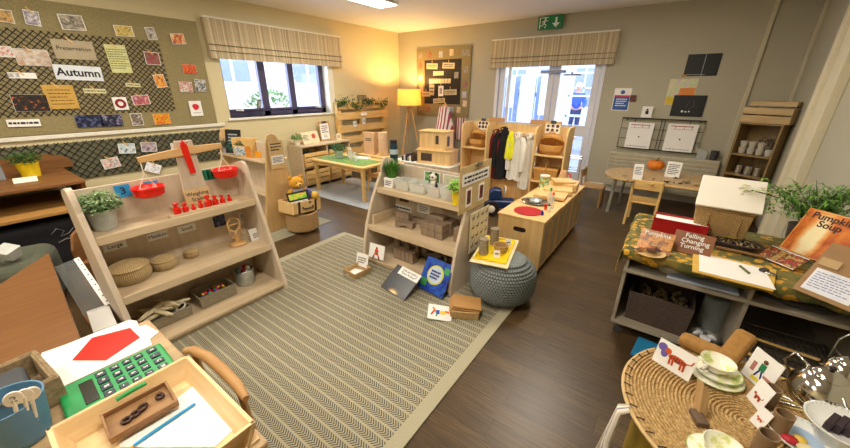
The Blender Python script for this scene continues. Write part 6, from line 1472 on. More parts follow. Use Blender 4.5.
MB().box((-dl/2, -dw/2, 0), (dl/2, dw/2, .008)).box((-dl/2, -dw/2, .008), (dl/2, -dw/2+.008, .028)).box((-dl/2, dw/2-.008, .008), (dl/2, dw/2, .028)).box((-dl/2, -dw/2+.008, .008), (-dl/2+.008, dw/2-.008, .028)).box((dl/2-.008, -dw/2+.008, .008), (dl/2, dw/2-.008, .028)).build('dish_body', walnut, ac, bev=.003)
for k, (fx, fy_, lb) in enumerate(((-.22, -.08, 'leftmost brown seed ring in the dark wooden dish'), (-.09, -.03, 'second brown seed in the dark wooden dish'), (.03, .05, 'third, longer brown seed ring in the wooden dish'), (.31, .12, 'single round brown seed at the right end of the dish'))):
    o = MB().tube([(.011*math.cos(t_)*(1.3 if k == 2 else 1), .009*math.sin(t_), 0) for t_ in [2*PI*i/14 for i in range(14)]], .0045, 8, True).build('seed_ring', plain('seed_brown', '3a1c14', .4), smooth=True)
    o.location = ac.matrix_basis @ Vector((dl*fx, dw*fy_, .014)); o.rotation_euler = (.12, 0, rq+.4*k); tag(o, lb, 'seed')
g_a, g_b = zat(116, 400, TZ+.09), zat(146, 383, TZ+.09)
o = MB().tube([g_a, g_a.lerp(g_b, .5)+Vector((0, 0, .002)), g_b], [.007, .008, .007], 10).build('green_peg', plain('peg_green', '2c9a4c', .5), smooth='auto'); tag(o, 'short rounded green stick lying across the tray edge above the wooden dish', 'stick')
# chair rail beyond the tray
ch = thing('child_chair', 'curved back wooden chair pushed against the right end of the foreground table', 'chair', (-1.05, .50, 0), 0)
cr_ = [zat(x, y, .52) for x, y in ((184, 351), (193, 350), (208, 357), (224, 371), (238, 386), (246, 399))]
cr_ = [p-Vector((-1.05, .50, 0)) for p in cr_]
cwb = wood('chair_toffee', 'a87c48', 'c09660', 0)
MB().tube(cr_, [.012, .018, .02, .02, .018, .012], 12).build('curved_rail', cwb, ch, smooth='auto')
for p in (cr_[1], cr_[4]): MB().tube([(p.x, p.y+.03, 0), (p.x, p.y, .51)], .012).build('leg', cwb, ch, smooth='auto')
MB().box((-.14, -.34, .27), (.14, -.16, .29)).build('seat', cwb, ch, bev=.004)
# black wire basket at the right of the tray
wbk = thing('wire_basket', 'woven cane basket with dark cross wires beside the tray\'s near corner', 'basket', (-.735, .20, .42), .1)
st1 = thing('side_stool', 'small pale stool under the cane basket at the foreground table\'s end', 'stool', (-.735, .20, 0)); MB().cyl((0, 0, .39), .10, .028, 24).build('seat', beech, st1, smooth='auto')
for i in range(3): MB().tube([(.08*math.cos(i*2.1), .08*math.sin(i*2.1), 0), (.06*math.cos(i*2.1), .06*math.sin(i*2.1), .39)], .012).build('leg', beech, st1, smooth='auto')
MB().box((-.075, -.09, 0), (.075, .09, .05)).build('cane_body', plain('cane', 'b89a68', .7), wbk, bev=.006)
mb = MB()
for i in range(4): mb.tube([(-.06+i*.04, -.093, .0), (-.06+i*.04, -.093, .052), (-.06+i*.04, .093, .052), (-.06+i*.04, .093, 0)], .0025, 5)
for i in range(4): mb.tube([(-.078, -.07+i*.045, 0), (-.078, -.07+i*.045, .054), (.078, -.07+i*.045, .054), (.078, -.07+i*.045, 0)], .0025, 5)
mb.build('dark_wires', dkgrey, wbk)
# blue bucket with spoons, fibre box, leaves
bk_ = thing('bucket', 'ribbed blue bucket holding numbered wooden spoons in the lower left corner', 'bucket', zat(2, 402, TZ+.15)-Vector((0, 0, .149))); bk_.scale = (.82, .82, .97)
bkl = Vector(bk_.location)
MB().lathe([(.07, 0), (.074, .004)]+[(.076+.0018*i+(.002 if i % 2 else 0), .012+.0105*i) for i in range(13)]+[(.102, .15), (.096, .15), (.07, .01), (.001, .01)], 36).build('body', plain('bucket_blue', '5a86a8', .45), bk_, smooth='auto')
o = MB().lathe([(.085, .10), (.001, .105)], 24).build('dark_sand', plain('dark_fill', '1c3a4a', .9), smooth='auto'); o.parent = bk_
for k, (px, py, z, lb, s_) in enumerate(((13, 399, TZ+.195, 'white wooden spoon marked 2 standing in the blue bucket', '2'), (24, 396, TZ+.185, 'plain pale spoon right of the spoon marked 2', None), (31, 394, TZ+.18, 'rearmost pale spoon in the blue bucket', None))):
    top = zat(px, py, z); base = Vector((top.x, top.y, TZ+.05))-_r*.035
    sp_ = thing('wooden_spoon', lb, 'spoon', (0, 0, 0)); spm = plain('spoon_white', 'e8e4dc', .5)
    MB().tube([base, top], .0045, 8).build('handle', spm, sp_, smooth='auto')
    d_ = (top-base).normalized(); vd = (Vector((0, 0, H))-top).normalized(); rr = d_.cross(vd).normalized(); nn = rr.cross(d_)
    M3 = Matrix((rr, d_, nn)).transposed()
    pts = [(.019*math.cos(t_), .026*math.sin(t_)) for t_ in [2*PI*i/24 for i in range(24)]]
    bw_ = MB().prism(pts, 2, -.003, .003).build('bowl', spm, sp_, bev=.002); bw_.matrix_basis = Matrix.Translation(top) @ M3.to_4x4()
    if s_: t3 = lettering(bw_, s_, .03, plain('pencil_grey', '6a6a70', .6), (0, 0, .0036), rot=(0, 0, 0))
bfb = basket('fibre_box', 'rough seagrass box behind the blue bucket at the left edge', (-1.60, -.17, TZ+.002), .24, .28, .10, plain('fibre', 'a08a68', .9, var=.3, scale=70, bump=.8), .1, flare=1.02, wall=.02)
o = MB().box((-.09, -.1, 0), (.09, .1, .07)).build('dark_cloth', plain('cloth_slate', '4a4c50', .9, bump=.3), bev=.02, seg=3); o.location = (-1.60, -.18, TZ+.025); tag(o, 'dark grey folded cloth inside the seagrass box', 'cloth')
leafy('leafy_plant', 'bright green leafy plant cut by the left picture edge', (-1.93, -.29, .452), offw, .06, .08, .10, .14, 260, plain('bright_leaf', '4a9a34', .5, var=.3, scale=40), .05)

# ================================================================ TROLLEY with autumn things
VT = .60
tv = thing('trolley', 'low grey wooden trolley on castors under the flowered cloth', 'trolley', (0, 0, 0))
vm = wood('trolley_wood', '8f8676', 'a79d8c', 0)
VX0, VX1, VY0, VY1 = -.07, 1.0, 2.20, 3.0
for x0, x1 in ((VX0, VX0+.02), (.50, .52), (VX1-.02, VX1)): MB().box((x0, VY0+.01, .085), (x1, VY1, VT-.02)).build('side_panel', vm, tv, bev=.003)
for z in (.085, .46): MB().box((VX0+.0, VY0, z-.0), (VX1, VY1, z+.022)).build('shelf', vm, tv, bev=.003)
MB().box((VX0, VY0, VT-.022), (VX1, VY1, VT)).build('top', vm, tv, bev=.003); MB().box((VX0+.02, VY1-.015, .107), (VX1-.02, VY1, VT-.022)).build('back_panel', vm, tv)
for x in (VX0+.05, VX1-.08):
    for y in (VY0+.05, VY1-.06):
        cs = MB().at((x, y-.012, .028), (PI/2, 0, 0)).lathe([(.012, -.012), (.027, -.010), (.028, 0), (.027, .010), (.012, .012)], 20).build('castor', dkgrey, tv, smooth='auto'); MB().cbox((x, y, .07), (.03, .03, .03)).build('castor_bracket', chrome, cs)
# flowered cloth
a_ = N('flower_cloth'); tc = a_.n('TexCoord'); vo = a_.n('TexVoronoi'); vo.inputs['Scale'].default_value = 22; a_.l(tc.outputs['Object'], vo.inputs['Vector'])
nz = a_.noise(tc.outputs['Object'], 9, 3); bs_ = a_.ramp(nz, [(.35, '4a5230'), (.5, '6e6a34'), (.62, '8a7434')])
fl = a_.ramp(vo.outputs['Distance'], [(.0, '8a4a1c'), (.25, 'd8a82c'), (.5, 'c88a24')]); mk = a_.math('LESS_THAN', vo.outputs['Distance'], .42)
n2 = a_.math('GREATER_THAN', a_.noise(tc.outputs['Object'], 5, 1), .47); mk = a_.math('MULTIPLY', mk, n2)
a_.l(a_.mix(mk, bs_, fl), a_.b.inputs['Base Color']); a_.b.inputs['Roughness'].default_value = .9; cl_m = a_.m
mb = MB(); n = 40; vs = []; fs = []
prof_y = [(VY1+.01, .0), (VY0-.012, .0), (VY0-.022, -.02), (VY0-.02, -.055)]
for i in range(n+1):
    x = VX0-.02+(VX1-VX0+.03)*i/n
    for j, (y, dz_) in enumerate(prof_y): vs.append((x, y+(.006*math.sin(i*1.7) if j > 1 else 0), VT+.008+dz_+(.008*math.sin(i*.9) if j == 3 else 0)))
for i in range(n):
    for j in range(3): fs.append((i*4+j, i*4+j+1, (i+1)*4+j+1, (i+1)*4+j))
cl = MB().add(vs, fs)
vs = []; fs = []
for i in range(13):
    y = VY0-.015+(VY1-VY0)*i/12; dr = .06+.10*math.exp(-((i-1)/3.0)**2)
    for j, (dx, dz_) in enumerate(((0, .008), (-.014, -.01), (-.02-.012*math.sin(i*1.4), -dr))): vs.append((VX0-.02+dx, y, VT+dz_))
for i in range(12):
    for j in range(2): fs.append((i*3+j, (i+1)*3+j, (i+1)*3+j+1, i*3+j+1))
cl.add(vs, fs); o = cl.build('flowered_cloth', cl_m, smooth='auto'); sd = o.modifiers.new('thick', 'SOLIDIFY'); sd.thickness = .003
tag(o, 'green cloth printed with yellow flowers covering the trolley top', 'cloth')
CZ = VT+.013
# red box
rb_ = thing('red_box', 'glossy red card box with a white inside on the trolley', 'box', (.16, 2.66, CZ), -.03)
rdk = plain('box_red', 'a8141c', .35)
MB().box((-.145, -.07, 0), (.145, .07, .006)).box((-.145, -.07, .006), (.145, -.066, .105)).box((-.145, .066, .006), (.145, .07, .105)).box((-.145, -.066, .006), (-.141, .066, .105)).box((.141, -.066, .006), (.145, .066, .105)).build('box_body', rdk, rb_, bev=.001)
MB().box((-.139, -.064, .007), (.139, .064, .092)).build('white_content', whitep, rb_)
def board_book(label, px, py, w_, h_, rz, lean, mat, s_, size, z=CZ, tm_=None, al='CENTER', dz=0, lh=.9):
    p = zat(px, py, z); o = card('book', label, 'book', p, w_, h_, anchor='b', rot=(-lean, 0, rz), mat=mat, t=.012)
    if s_: lettering(o, s_, size, tm_ or whitep, (0, -.002, h_/2+dz), lh=lh, bold=.0004)
    return o
o = board_book('book cover in orange and brown titled Pumpkins at the trolley\'s left', 652, 252, .17, .13, -.1, .55, pic('cover_a', ['a8601c', 'e09a3c', '8a5020', 'c87a2c'], 18), 'Pumpkins', .034, dz=.045)
o = board_book('brown book titled Falling Changing Turning beside the Pumpkins book', 689, 254, .19, .13, -.12, .55, plain('book_brown', '8a5228', .5, var=.15), 'Falling\n  Changing\nTurning', .036, dz=.01)
p = zat(651, 254, CZ); pl_ = thing('plate', 'round wooden plate of dried leaves at the trolley\'s left corner', 'plate', p+Vector((-.01, .0, 0)))
MB().lathe([(.05, 0), (.08, .01), (.082, .014), (.078, .014), (.05, .006), (.001, .006)], 36).build('plate_body', pine_y, pl_, smooth='auto')
rnd = random.Random(31)
for i in range(12):
    c_, nm = (('3a2418', 'dark brown'), ('a8602c', 'orange brown'), ('6a4426', 'brown'))[i % 3]; b = p+Vector((rnd.gauss(-.01, .03), rnd.gauss(0, .025), .016+.005*(i % 4)))
    mb = MB(); an = rnd.random()*6
    for q in range(5): mb.leaf((0, 0, 0), (math.cos(an+(q-2)*.5), math.sin(an+(q-2)*.5), .25), .045-.006*abs(q-2), .02, .1)
    o = mb.build('dried_leaf', plain('leaf_'+c_, c_, .7, var=.2)); o.location = b; tag(o, nm+' curled leaf heaped on the round wooden plate', 'leaf', nm+' leaves on the round plate')
# clipboard with white sheet, marker, scraper
q4 = [(697, 252), (775, 271), (771, 291), (697, 271)]
flat('clipboard', 'long yellow edged board under the white paper at the trolley front', 'board', [(693, 251), (776, 271), (773, 292), (692, 272)], CZ+.001, plain('board_yellow', 'd8b050', .6), .006)
o = flat('paper_sheet', 'blank white paper on the long board at the trolley front', 'paper', [(699, 253), (764, 269), (776, 290), (699, 271)], CZ+.009, whitep, .0015)
a1, b1 = zat(740, 266, CZ+.016), zat(749, 273, CZ+.016); o = MB().tube([a1, b1], .006, 8).build('green_pen', plain('olive_pen', '5c6428', .5), smooth='auto'); tag(o, 'short olive green stick lying on the white paper', 'pen')
a1, b1 = zat(764, 270, CZ+.018), zat(771, 281, CZ+.018)
t = thing('bulldog_clip', 'dark and steel clip at the right end of the white paper', 'clip', a1, .9); MB().box((-.02, -.012, -.006), (.02, .012, .008)).build('jaw', dkgrey, t, bev=.002); MB().box((-.014, -.05, -.004), (.014, -.012, .0)).build('lever', chrome, t, bev=.002)
a1, b1 = zat(716, 247, CZ+.008), zat(784, 262, CZ+.008); o = MB().tube([a1, a1.lerp(b1, .5)+Vector((0, .004, 0)), b1], [.009, .01, .008], 10).build('wooden_stick', plain('stick_tan', '8f6c40', .7, var=.2), smooth='auto'); tag(o, 'long round wooden stick lying behind the white paper', 'stick')
# wicker hamper with big white lid
hp = thing('wicker_hamper', 'wicker hamper with a large white lid propped up on the trolley', 'hamper', (.375, 2.76, CZ), -.04)
MB().hexa([(-.135, -.09, 0), (.11, -.09, 0), (.11, .10, 0), (-.135, .10, 0)], [(-.155, -.11, .205), (.125, -.11, .205), (.125, .12, .205), (-.155, .12, .205)]).build('body', wicker, hp, bev=.008)
MB().tube([(-.155, -.11, .205), (.125, -.11, .205), (.125, .12, .205), (-.155, .12, .205)], .009, 8, True).build('rim', wicker, hp, smooth=True)
for x in (-.09, .06): MB().box((x-.015, -.116, .02), (x+.015, -.10, .17)).build('strap', wicker, hp, bev=.002)
ld_ = MB().box((-.165, -.0, 0), (.145, .245, .012)).build('lid', plain('lid_cream', 'f3ede0', .5, var=.01), hp, bev=.003); ld_.location = (0, -.14, .22); ld_.rotation_euler = (math.radians(38), 0, 0)
# dark patterned seed basket
sb = thing('seed_basket', 'shallow dark basket of patterned dried seeds in front of the hamper', 'basket', zat(729, 246, CZ)+Vector((.01, .0, 0)), -.15)
MB().lathe([(.09, 0), (.115, .03), (.12, .034), (.115, .04), (.1, .02), (.001, .012)], 32, sx=1.2, sy=.62).build('body', darkweave, sb, smooth='auto')
mb = MB(); md = MB(); rnd = random.Random(5)
for i in range(90): a_2 = rnd.random()*6.3; q = rnd.random()**.5*.095; (mb if i % 2 else md).at((q*1.2*math.cos(a_2), q*.6*math.sin(a_2), .026+rnd.random()*.012), (rnd.random(), rnd.random(), a_2)).cbox((0, 0, 0), (.016, .008, .005))
mb.build('pale_seeds', plain('seed_pale', 'a8946c', .8), sb); md.build('dark_seeds', plain('seed_dark', '2a221c', .8), sb)
sf = MB(); 
for i in range(16): sf.at((0, 0, .05), (0, 0, 0)).leaf((0, 0, 0), (math.cos(i*.393), math.sin(i*.393)*.8, .3), .04, .016, .1)
o = sf.build('dried_flower', plain('dried_gold', '8c7a3c', .8)); o.location = sb.location+Vector((-.02, .0, .0)); tag(o, 'round golden dried flower head on the seed basket', 'flower')
# big fern like plant behind
fp = thing('bamboo_plant', 'tall feathery green potted plant by the right wall behind the books', 'plant', (.79, 2.93, CZ))
MB().lathe([(.07, 0), (.085, .12), (.075, .12), (.001, .11)], 24).build('pot', plain('pot_dark', '4a4238', .6), fp, smooth='auto')
mb = MB(); sm = MB(); rnd = random.Random(17)
for i in range(52):
    a_2 = rnd.random()*6.28; out = .05+rnd.random()*(.30 if math.cos(a_2) < 0 else .16); h_ = .12+rnd.random()*.18; pts = [(0, 0, .1), (math.cos(a_2)*out*.35, math.sin(a_2)*out*.3, .1+h_*.6), (math.cos(a_2)*out, abs(math.sin(a_2))*out*.3-.02, .1+h_)]
    sm.tube(pts, [.003, .002, .001], 5)
    for q in range(16):
        f = .25+.75*q/16; b = Vector(pts[0]).lerp(Vector(pts[1]), min(1, f*2)) if f < .5 else Vector(pts[1]).lerp(Vector(pts[2]), f*2-1)
        an = a_2+rnd.choice((-1, 1))*1.1; mb.leaf(b, (math.cos(an), math.sin(an), rnd.uniform(-.2, .6)), .058, .013, .25)
for i in range(420):
    v = Vector((rnd.gauss(0, 1), rnd.gauss(0, 1), rnd.gauss(0, 1))).normalized()*rnd.random()**.4; mb.leaf((-.06+v.x*.25, .0+v.y*.09, .25+v.z*.11), (v.x+rnd.gauss(0, .5), v.y, rnd.uniform(-.2, .9)), .055, .013, .25)
mb.build('leaves', plain('fern_green', '72a048', .5, var=.4, scale=30), fp); sm.build('stem', leafd, fp)
fl_ = thing('artificial_flower', 'pale leafy sprig hanging over the white lid', 'flower', zat(762, 200, .90))
mb = MB(); rnd = random.Random(3)
for i in range(22): mb.leaf((rnd.uniform(-.08, .05), rnd.uniform(-.02, .02), rnd.uniform(.02, .07)), (-1, rnd.uniform(-.7, .7), rnd.uniform(-.3, .5)), .055, .014, .3)
mb.build('pale_leaves', plain('pale_sprig', 'b4bc70', .6, var=.3), fl_); MB().tube([(-.06, 0, .05), (.02, .01, .035), (.07, .02, .02)], .003).build('stem', leafd, fl_)
# Pumpkin Soup book, photo, board with white sheet
o, wd = lean_board('book', 'large orange picture book titled Pumpkin Soup standing at the trolley\'s right', 'book', zat(779, 247, CZ+.01), zat(846, 272, CZ+.01), .27, .42, pic('soup_cover', ['c8601c', 'e8903c', 'f0c070', 'b84a14'], 9), t=.012)
a_ = N('soup_art'); tc = a_.n('TexCoord'); mp = a_.n('Mapping'); mp.inputs['Scale'].default_value = (16, 1, 5); mp.inputs['Location'].default_value = (.9, 0, -.55); a_.l(tc.outputs['Object'], mp.inputs[0]); gn = a_.n('TexGradient', gradient_type='SPHERICAL'); a_.l(mp.outputs[0], gn.inputs[0])
nz = a_.noise(tc.outputs['Object'], 14, 3); sfac = a_.math('ADD', gn.outputs[0], a_.math('MULTIPLY', nz, .75)); a_.l(a_.ramp(sfac, [(.3, 'b8501c'), (.45, 'e0802c'), (.62, 'f0b060'), (.9, 'fff0c0')]), a_.b.inputs['Base Color']); a_.b.inputs['Roughness'].default_value = .35
MB().box((-wd/2+.006, -.001, .006), (wd/2-.006, 0, .264)).build('cover_art', a_.m, o); lettering(o, 'Pumpkin\n Soup', .052, plain('title_brown', '3c1c10', .5), (-.03, -.0025, .215), bold=.001, lh=.8)
o, wd = lean_board('photo_board', 'photo of sorted red and yellow fruit in front of the orange book', 'picture', zat(757, 255, CZ+.006), zat(793, 270, CZ+.006), .10, 1.0, pic('fruit', ['6a1c18', 'b83a2c', '3a2418', 'c8a050', '8a2c20'], 38), t=.004)
MB().at().box((-wd*.17, -.001, .01), (-.003, 0, .09)).build('fruit_panel', pic('fruit2', ['c8b060', 'a88040', '5a6a2c'], 60), o)
q_ = MB().box((-wd/2, -.002, 0), (wd/2, -.0005, .004)).box((-wd/2, -.002, .096), (wd/2, -.0005, .1)).build('white_edge', whitep, o)
o, wd = lean_board('display_folder', 'brown card board with a white printed sheet and fruit photo at the right edge', 'board', zat(792, 288, CZ+.012), zat(850, 312, CZ+.012), .27, .62, plain('folder_brown', '9c7a50', .7), t=.008)
q_ = MB().box((-wd*.40, -.001, .02), (wd*.42, 0, .135)).build('printed_sheet', plain('sheet_bluewhite', 'e4e8f4', .6), o); print_lines(q_, wd*.7, .085, 7, cz=.08, y=-.002, mat=plain('blue_ink', '4a5a98', .7), th=.12)
MB().box((wd*.14, -.001, .17), (wd*.5, 0, .245)).build('fruit_photo', MATS['fruit'], o)
MB().box((-wd*.45, -.006, .15), (-wd*.1, 0, .19)).build('tape_strip', plain('tape_tan', 'b89868', .5), o)
# shelves of the trolley
p = zat(668, 270, .483); o = thing('bowl', 'white bowl on the trolley\'s middle shelf under the cloth', 'bowl', (p.x, 2.33, .483)); MB().lathe([(.05, 0), (.085, .05), (.088, .068), (.08, .066), (.048, .008), (.001, .008)], 30).build('bowl_body', plain('china', 'd8d2c4', .3), o, smooth='auto')
o = MB().box((-.16, -.12, 0), (.16, .12, .012)).build('white_folder', plain('folder_bluewhite', 'b8c4dc', .5), bev=.002); o.location = (.31, 2.34, .483); tag(o, 'pale blue white folder lying on the trolley\'s middle shelf', 'folder')
wr = thing('wire_rack', 'round black wire rack on the middle shelf at the trolley\'s right', 'rack', (.72, 2.36, .484))
mb = MB().tube([(.16*math.cos(t_), .11*math.sin(t_), .03) for t_ in [2*PI*i/28 for i in range(28)]], .004, 6, True)
for i in range(-4, 5): x = i*.034; yy = .11*math.sqrt(max(0, 1-(x/.16)**2)); mb.tube([(x, -yy, .03), (x, yy, .03)], .0025, 5)
mb.tube([(.16*math.cos(t_), .11*math.sin(t_), .004) for t_ in [2*PI*i/28 for i in range(28)]], .004, 6, True).build('wires', dkgrey, wr)
bsk = basket('basket', 'deep dark brown woven basket on the trolley\'s bottom shelf, left', (.165, 2.40, .108), .32, .28, .20, darkweave, -.05, flare=1.05)
mb = MB(); rnd = random.Random(7)
for i in range(50): mb.at((.165+rnd.uniform(-.13, .13), 2.40+rnd.uniform(-.1, .1), .22+rnd.random()*.05), (rnd.random()*3, rnd.random()*3, 0)).cbox((0, 0, 0), (.05, .02, .01))
o = mb.build('bark_pieces', pic('bark_p', ['2a1e18', '5a4830', '8a7650', '3a2c24'], 40)); tag(o, 'bark and dried stalks filling the dark brown basket', 'bark', kind='stuff')
gb = thing('glass_jar', 'tall clear glass jar behind the steel dish on the bottom shelf', 'jar', (.44, 2.46, .108)); MB().lathe([(.06, 0), (.065, .01), (.065, .22), (.07, .23), (.06, .225), (.06, .015), (.001, .015)], 28).build('body', haze_plastic('jar_glass', 'd0dadc', .2), gb, smooth='auto')
sd_ = thing('steel_dish', 'round steel dish of white pebbles on the trolley\'s bottom shelf', 'dish', (.41, 2.27, .108)); MB().lathe([(.06, 0), (.072, .05), (.076, .052), (.07, .05), (.056, .006), (.001, .006)], 30).build('dish_body', chrome, sd_, smooth='auto')
for i in range(9):
    o = MB().sph((0, 0, 0), .017, 1.3, 1, .6, 8).build('pebble', plain('pebble_white', 'dfe4ea', .5), smooth=True); o.location = (.41+.04*math.cos(i*2.2)*(i > 0), 2.27+.035*math.sin(i*2.2)*(i > 0), .15+.004*(i % 3)); o.rotation_euler = (i*.3, 0, i); tag(o, 'flat white pebble in the round steel dish', 'pebble', 'white pebbles in the steel dish')
o = MB().box((-.13, -.10, 0), (.13, .10, .018)).build('blue_folder', plain('folder_cyan', '2a86b8', .45), bev=.003); o.location = (.22, 2.13, .001); o.rotation_euler = (0, 0, -.12); tag(o, 'bright blue folder lying on the floor under the trolley', 'folder'); print_lines(o, .2, .01, 1, mat=whitep, cz=.009, y=-.1005, seed=3, th=.3); 
o = MB().box((-.06, -.05, 0), (.06, .05, .03)).build('white_block', offw, bev=.003); o.location = (.39, 2.10, .001); tag(o, 'small white box on the floor right of the blue folder', 'box')
for k, (y, z, lb) in enumerate(((2.30, .11, 'flat grey wire baking tray at the bottom right of the trolley'), (2.40, .16, 'second wire baking tray lying on the first'))):
    wr2 = thing('wire_rack', lb, 'rack', (.75, y, z), .05*k-.05); mb = MB().tube([(-.19, -.13, .02), (.19, -.13, .02), (.19, .13, .02), (-.19, .13, .02)], .005, 6, True).tube([(-.18, -.12, .0), (.18, -.12, .0), (.18, .12, .0), (-.18, .12, .0)], .004, 6, True)
    for i in range(15): mb.tube([(-.17+i*.0245, -.13, .02), (-.17+i*.0245, .13, .02)], .0022, 5)
    for i in range(6): mb.tube([(-.19, -.1+i*.04, .018), (.19, -.1+i*.04, .018)], .0022, 5)
    mb.build('wires', plain('wire_grey', '6a655c', .4, .7), wr2)
    dw_ = MB().tube([(-.18, -.05, .034), (.17, -.09, .038)], .008, 8).build('wooden_rod', pine, smooth='auto'); dw_.location = (.75, y, z+.002); tag(dw_, ['wooden rod lying across the lower wire tray', 'wooden rod lying across the upper wire tray'][k], 'rod')

# ================================================================ FOREGROUND RIGHT TABLE
MZ = .45
mtb = thing('table', 'mustard yellow rounded table under the coiled mat in the right foreground', 'table', (0, 0, 0))
cx_, cy_ = .415, 1.295; polyt = [(1.02, .78), (1.02, 1.72), (.42, 1.64)]+[(cx_+.335*math.cos(t_), cy_+.335*math.sin(t_)) for t_ in [PI/2+PI*i/20 for i in range(21)]]+[(.42, .86)]
MB().prism(polyt, 2, .40, MZ-.002).build('tabletop', plain('mustard_paint', 'a88a24', .6, var=.12), mtb, bev=.01)
MB().prism([(cx_+.30*math.cos(2*PI*i/36), cy_+.30*math.sin(2*PI*i/36)) for i in range(36)], 2, .02, .40).build('drum_base', plain('mustard_dark', '8f7620', .7, var=.15), mtb, bev=.01); MB().box((.86, .9, 0), (.98, 1.6, .40)).build('leg', plain('mustard_dark', '8f7620'), mtb)
# the coiled mat: one ridge per coil
a_ = N('mat_fibre'); tc = a_.n('TexCoord'); nzz = a_.noise(tc.outputs['Object'], 90, 4, .7); a_.l(a_.ramp(nzz, [(.32, '8a6c3e'), (.5, 'b89660'), (.66, 'd8bc88')]), a_.b.inputs['Base Color']); a_.b.inputs['Roughness'].default_value = .85; a_.bump(nzz, .6, .004)
prof = [(.001, .004)]; nr = 30; RM = .358
for i in range(nr): r0_ = RM*i/nr; st_ = RM/nr; prof += [(r0_+.0006, .001), (r0_+st_*.28, .0085), (r0_+st_*.5, .0098), (r0_+st_*.72, .0085), (r0_+st_-.0006, .001)]
prof += [(RM+.004, .006), (RM+.006, .0), (RM-.01, -.0), (.001, 0)]
cm = thing('coiled_mat', 'large round coiled seagrass mat with dark edge stitching', 'mat', (cx_, cy_, MZ)); MB().lathe(prof, 72).build('coils', a_.m, cm, smooth='auto')
mb = MB()
for i in range(44): a_2 = 2*PI*i/44; mb.tube([((RM+.007)*math.cos(a_2), (RM+.007)*math.sin(a_2), .001), ((RM+.004)*math.cos(a_2), (RM+.004)*math.sin(a_2), .011), ((RM-.016)*math.cos(a_2+.03), (RM-.016)*math.sin(a_2+.03), .0115)], .0022, 5)
tag(mb.build('edge_stitching', plain('stitch_dark', '2c1c14', .8), cm), kind='stuff')
MB().tube([((RM+.008)*math.cos(2*PI*i/72), (RM+.008)*math.sin(2*PI*i/72), .0) for i in range(72)], .007, 8, True).build('pale_edge', plain('edge_pale', 'c8ab78', .8), cm, smooth=True)
# ribbons hanging at its left
rbn = thing('cloth_strips', 'bundle of white and grey cloth strips hanging from the mat\'s left edge', 'cloth', (cx_-RM+.012, 1.13, MZ))
for k, (dy_, c_, l) in enumerate(((-.03, 'd8d0c0', .34), (-.01, '8a8898', .32), (.012, 'e0dacb', .36), (.03, 'b8ac98', .33))):
    MB().tube([(.02, dy_*.3, .004), (-.008, dy_*.5, -.02), (-.018, dy_, -.15), (-.01-.01*k, dy_*1.6, -l)], [.008, .011, .013, .009], 8).build('strip', plain('strip_'+c_, c_, .9), rbn, smooth='auto')
MT = MZ+.0105
def figcard(label, l, r, h, lean, art):
    pl0, pr0 = zat(l[0], l[1], MT), zat(r[0], r[1], MT); o, wd = lean_board('picture_card', label, 'card', pl0, pr0, h, lean, whitep, t=.002); art(o, wd); return o
tig = plain('tiger_orange', 'c8501c', .6); inkk = plain('ink_blue', '2c3478', .6)
def art_animal(body_c, s=1.0, ox=0):
    def f(o, wd):
        c_ = plain('art_'+body_c, body_c, .6); k = wd*.8*s; z0 = .022; x = ox*wd
        mb = MB().at((x, -.001, z0+k*.30)).sph((0, 0, 0), k*.30, 1, .004/k, .42, 14).sph((-k*.36, 0, k*.13), k*.12, 1, .01/k, 1, 12)
        for lx in (-.22, -.12, .14, .24): mb.tube([(k*lx, 0, -k*.05), (k*(lx+.02), 0, -k*.29)], k*.035, 6)
        mb.tube([(k*.27, 0, .03*k), (k*.42, 0, .1*k), (k*.46, 0, .24*k)], k*.025, 6); mb.build('animal_drawing', c_, o)
    return f
def art_tiger(o, wd):
    art_animal('c8501c', 1.0, .08)(o, wd)
    MB().at((-wd*.36, -.0012, .075)).sph((0, 0, 0), .017, 1, .05, 1, 12).sph((.012, 0, -.02), .013, 1, .05, 1.4, 10).build('child_drawing', plain('art_purple', '6a5aa8', .6), o)
    mb = MB()
    for i in range(6): mb.at((-wd*.08+i*wd*.07, -.0028, .052), (0, .2, 0)).cbox((0, 0, 0), (.003, .001, .018))
    mb.build('stripes', ink, o)
figcard('white card with an orange tiger and a child standing at the mat\'s top left', (651.5, 359), (688, 382), .105, .25, art_tiger)
def art_child(o, wd):
    MB().cbox((0, -.001, .075), (.02, .001, .03)).build('green_jumper', plain('art_green', '1c7a4c', .6), o); MB().at((0, -.001, .1)).sph((0, 0, 0), .009, 1, .1, 1, 10).build('face_drawing', plain('art_face', '6a4430', .6), o)
    MB().tube([(-.004, -.001, .06), (-.012, -.001, .03)], .003, 5).tube([(.004, -.001, .06), (.012, -.001, .032)], .003, 5).build('legs_drawing', inkk, o)
    MB().at((-wd*.27, -.001, .06)).cbox((0, 0, 0), (.014, .001, .04)).build('toy_drawing', plain('art_pinkbrown', 'b8786a', .6), o); MB().at((wd*.28, -.001, .045)).cbox((0, 0, 0), (.03, .001, .016)).build('toy_drawing', MATS['art_pinkbrown'], o); MB().at((-.005, -.001, .02)).cbox((0, 0, 0), (.03, .001, .014)).build('yellow_drawing', plain('art_yellow', 'e8d83c', .6), o)
figcard('white card with a child in a green jumper at the back of the mat', (740.5, 372), (766, 395), .13, .15, art_child)
figcard('white card with a red squirrel standing in front of the green jumper card', (746, 396), (759, 412), .095, .2, art_animal('b0441c', .8))
figcard('smallest white card with an orange animal, nearest the camera on the mat', (749, 420), (760, 431), .07, .3, art_animal('d05a24', .8))
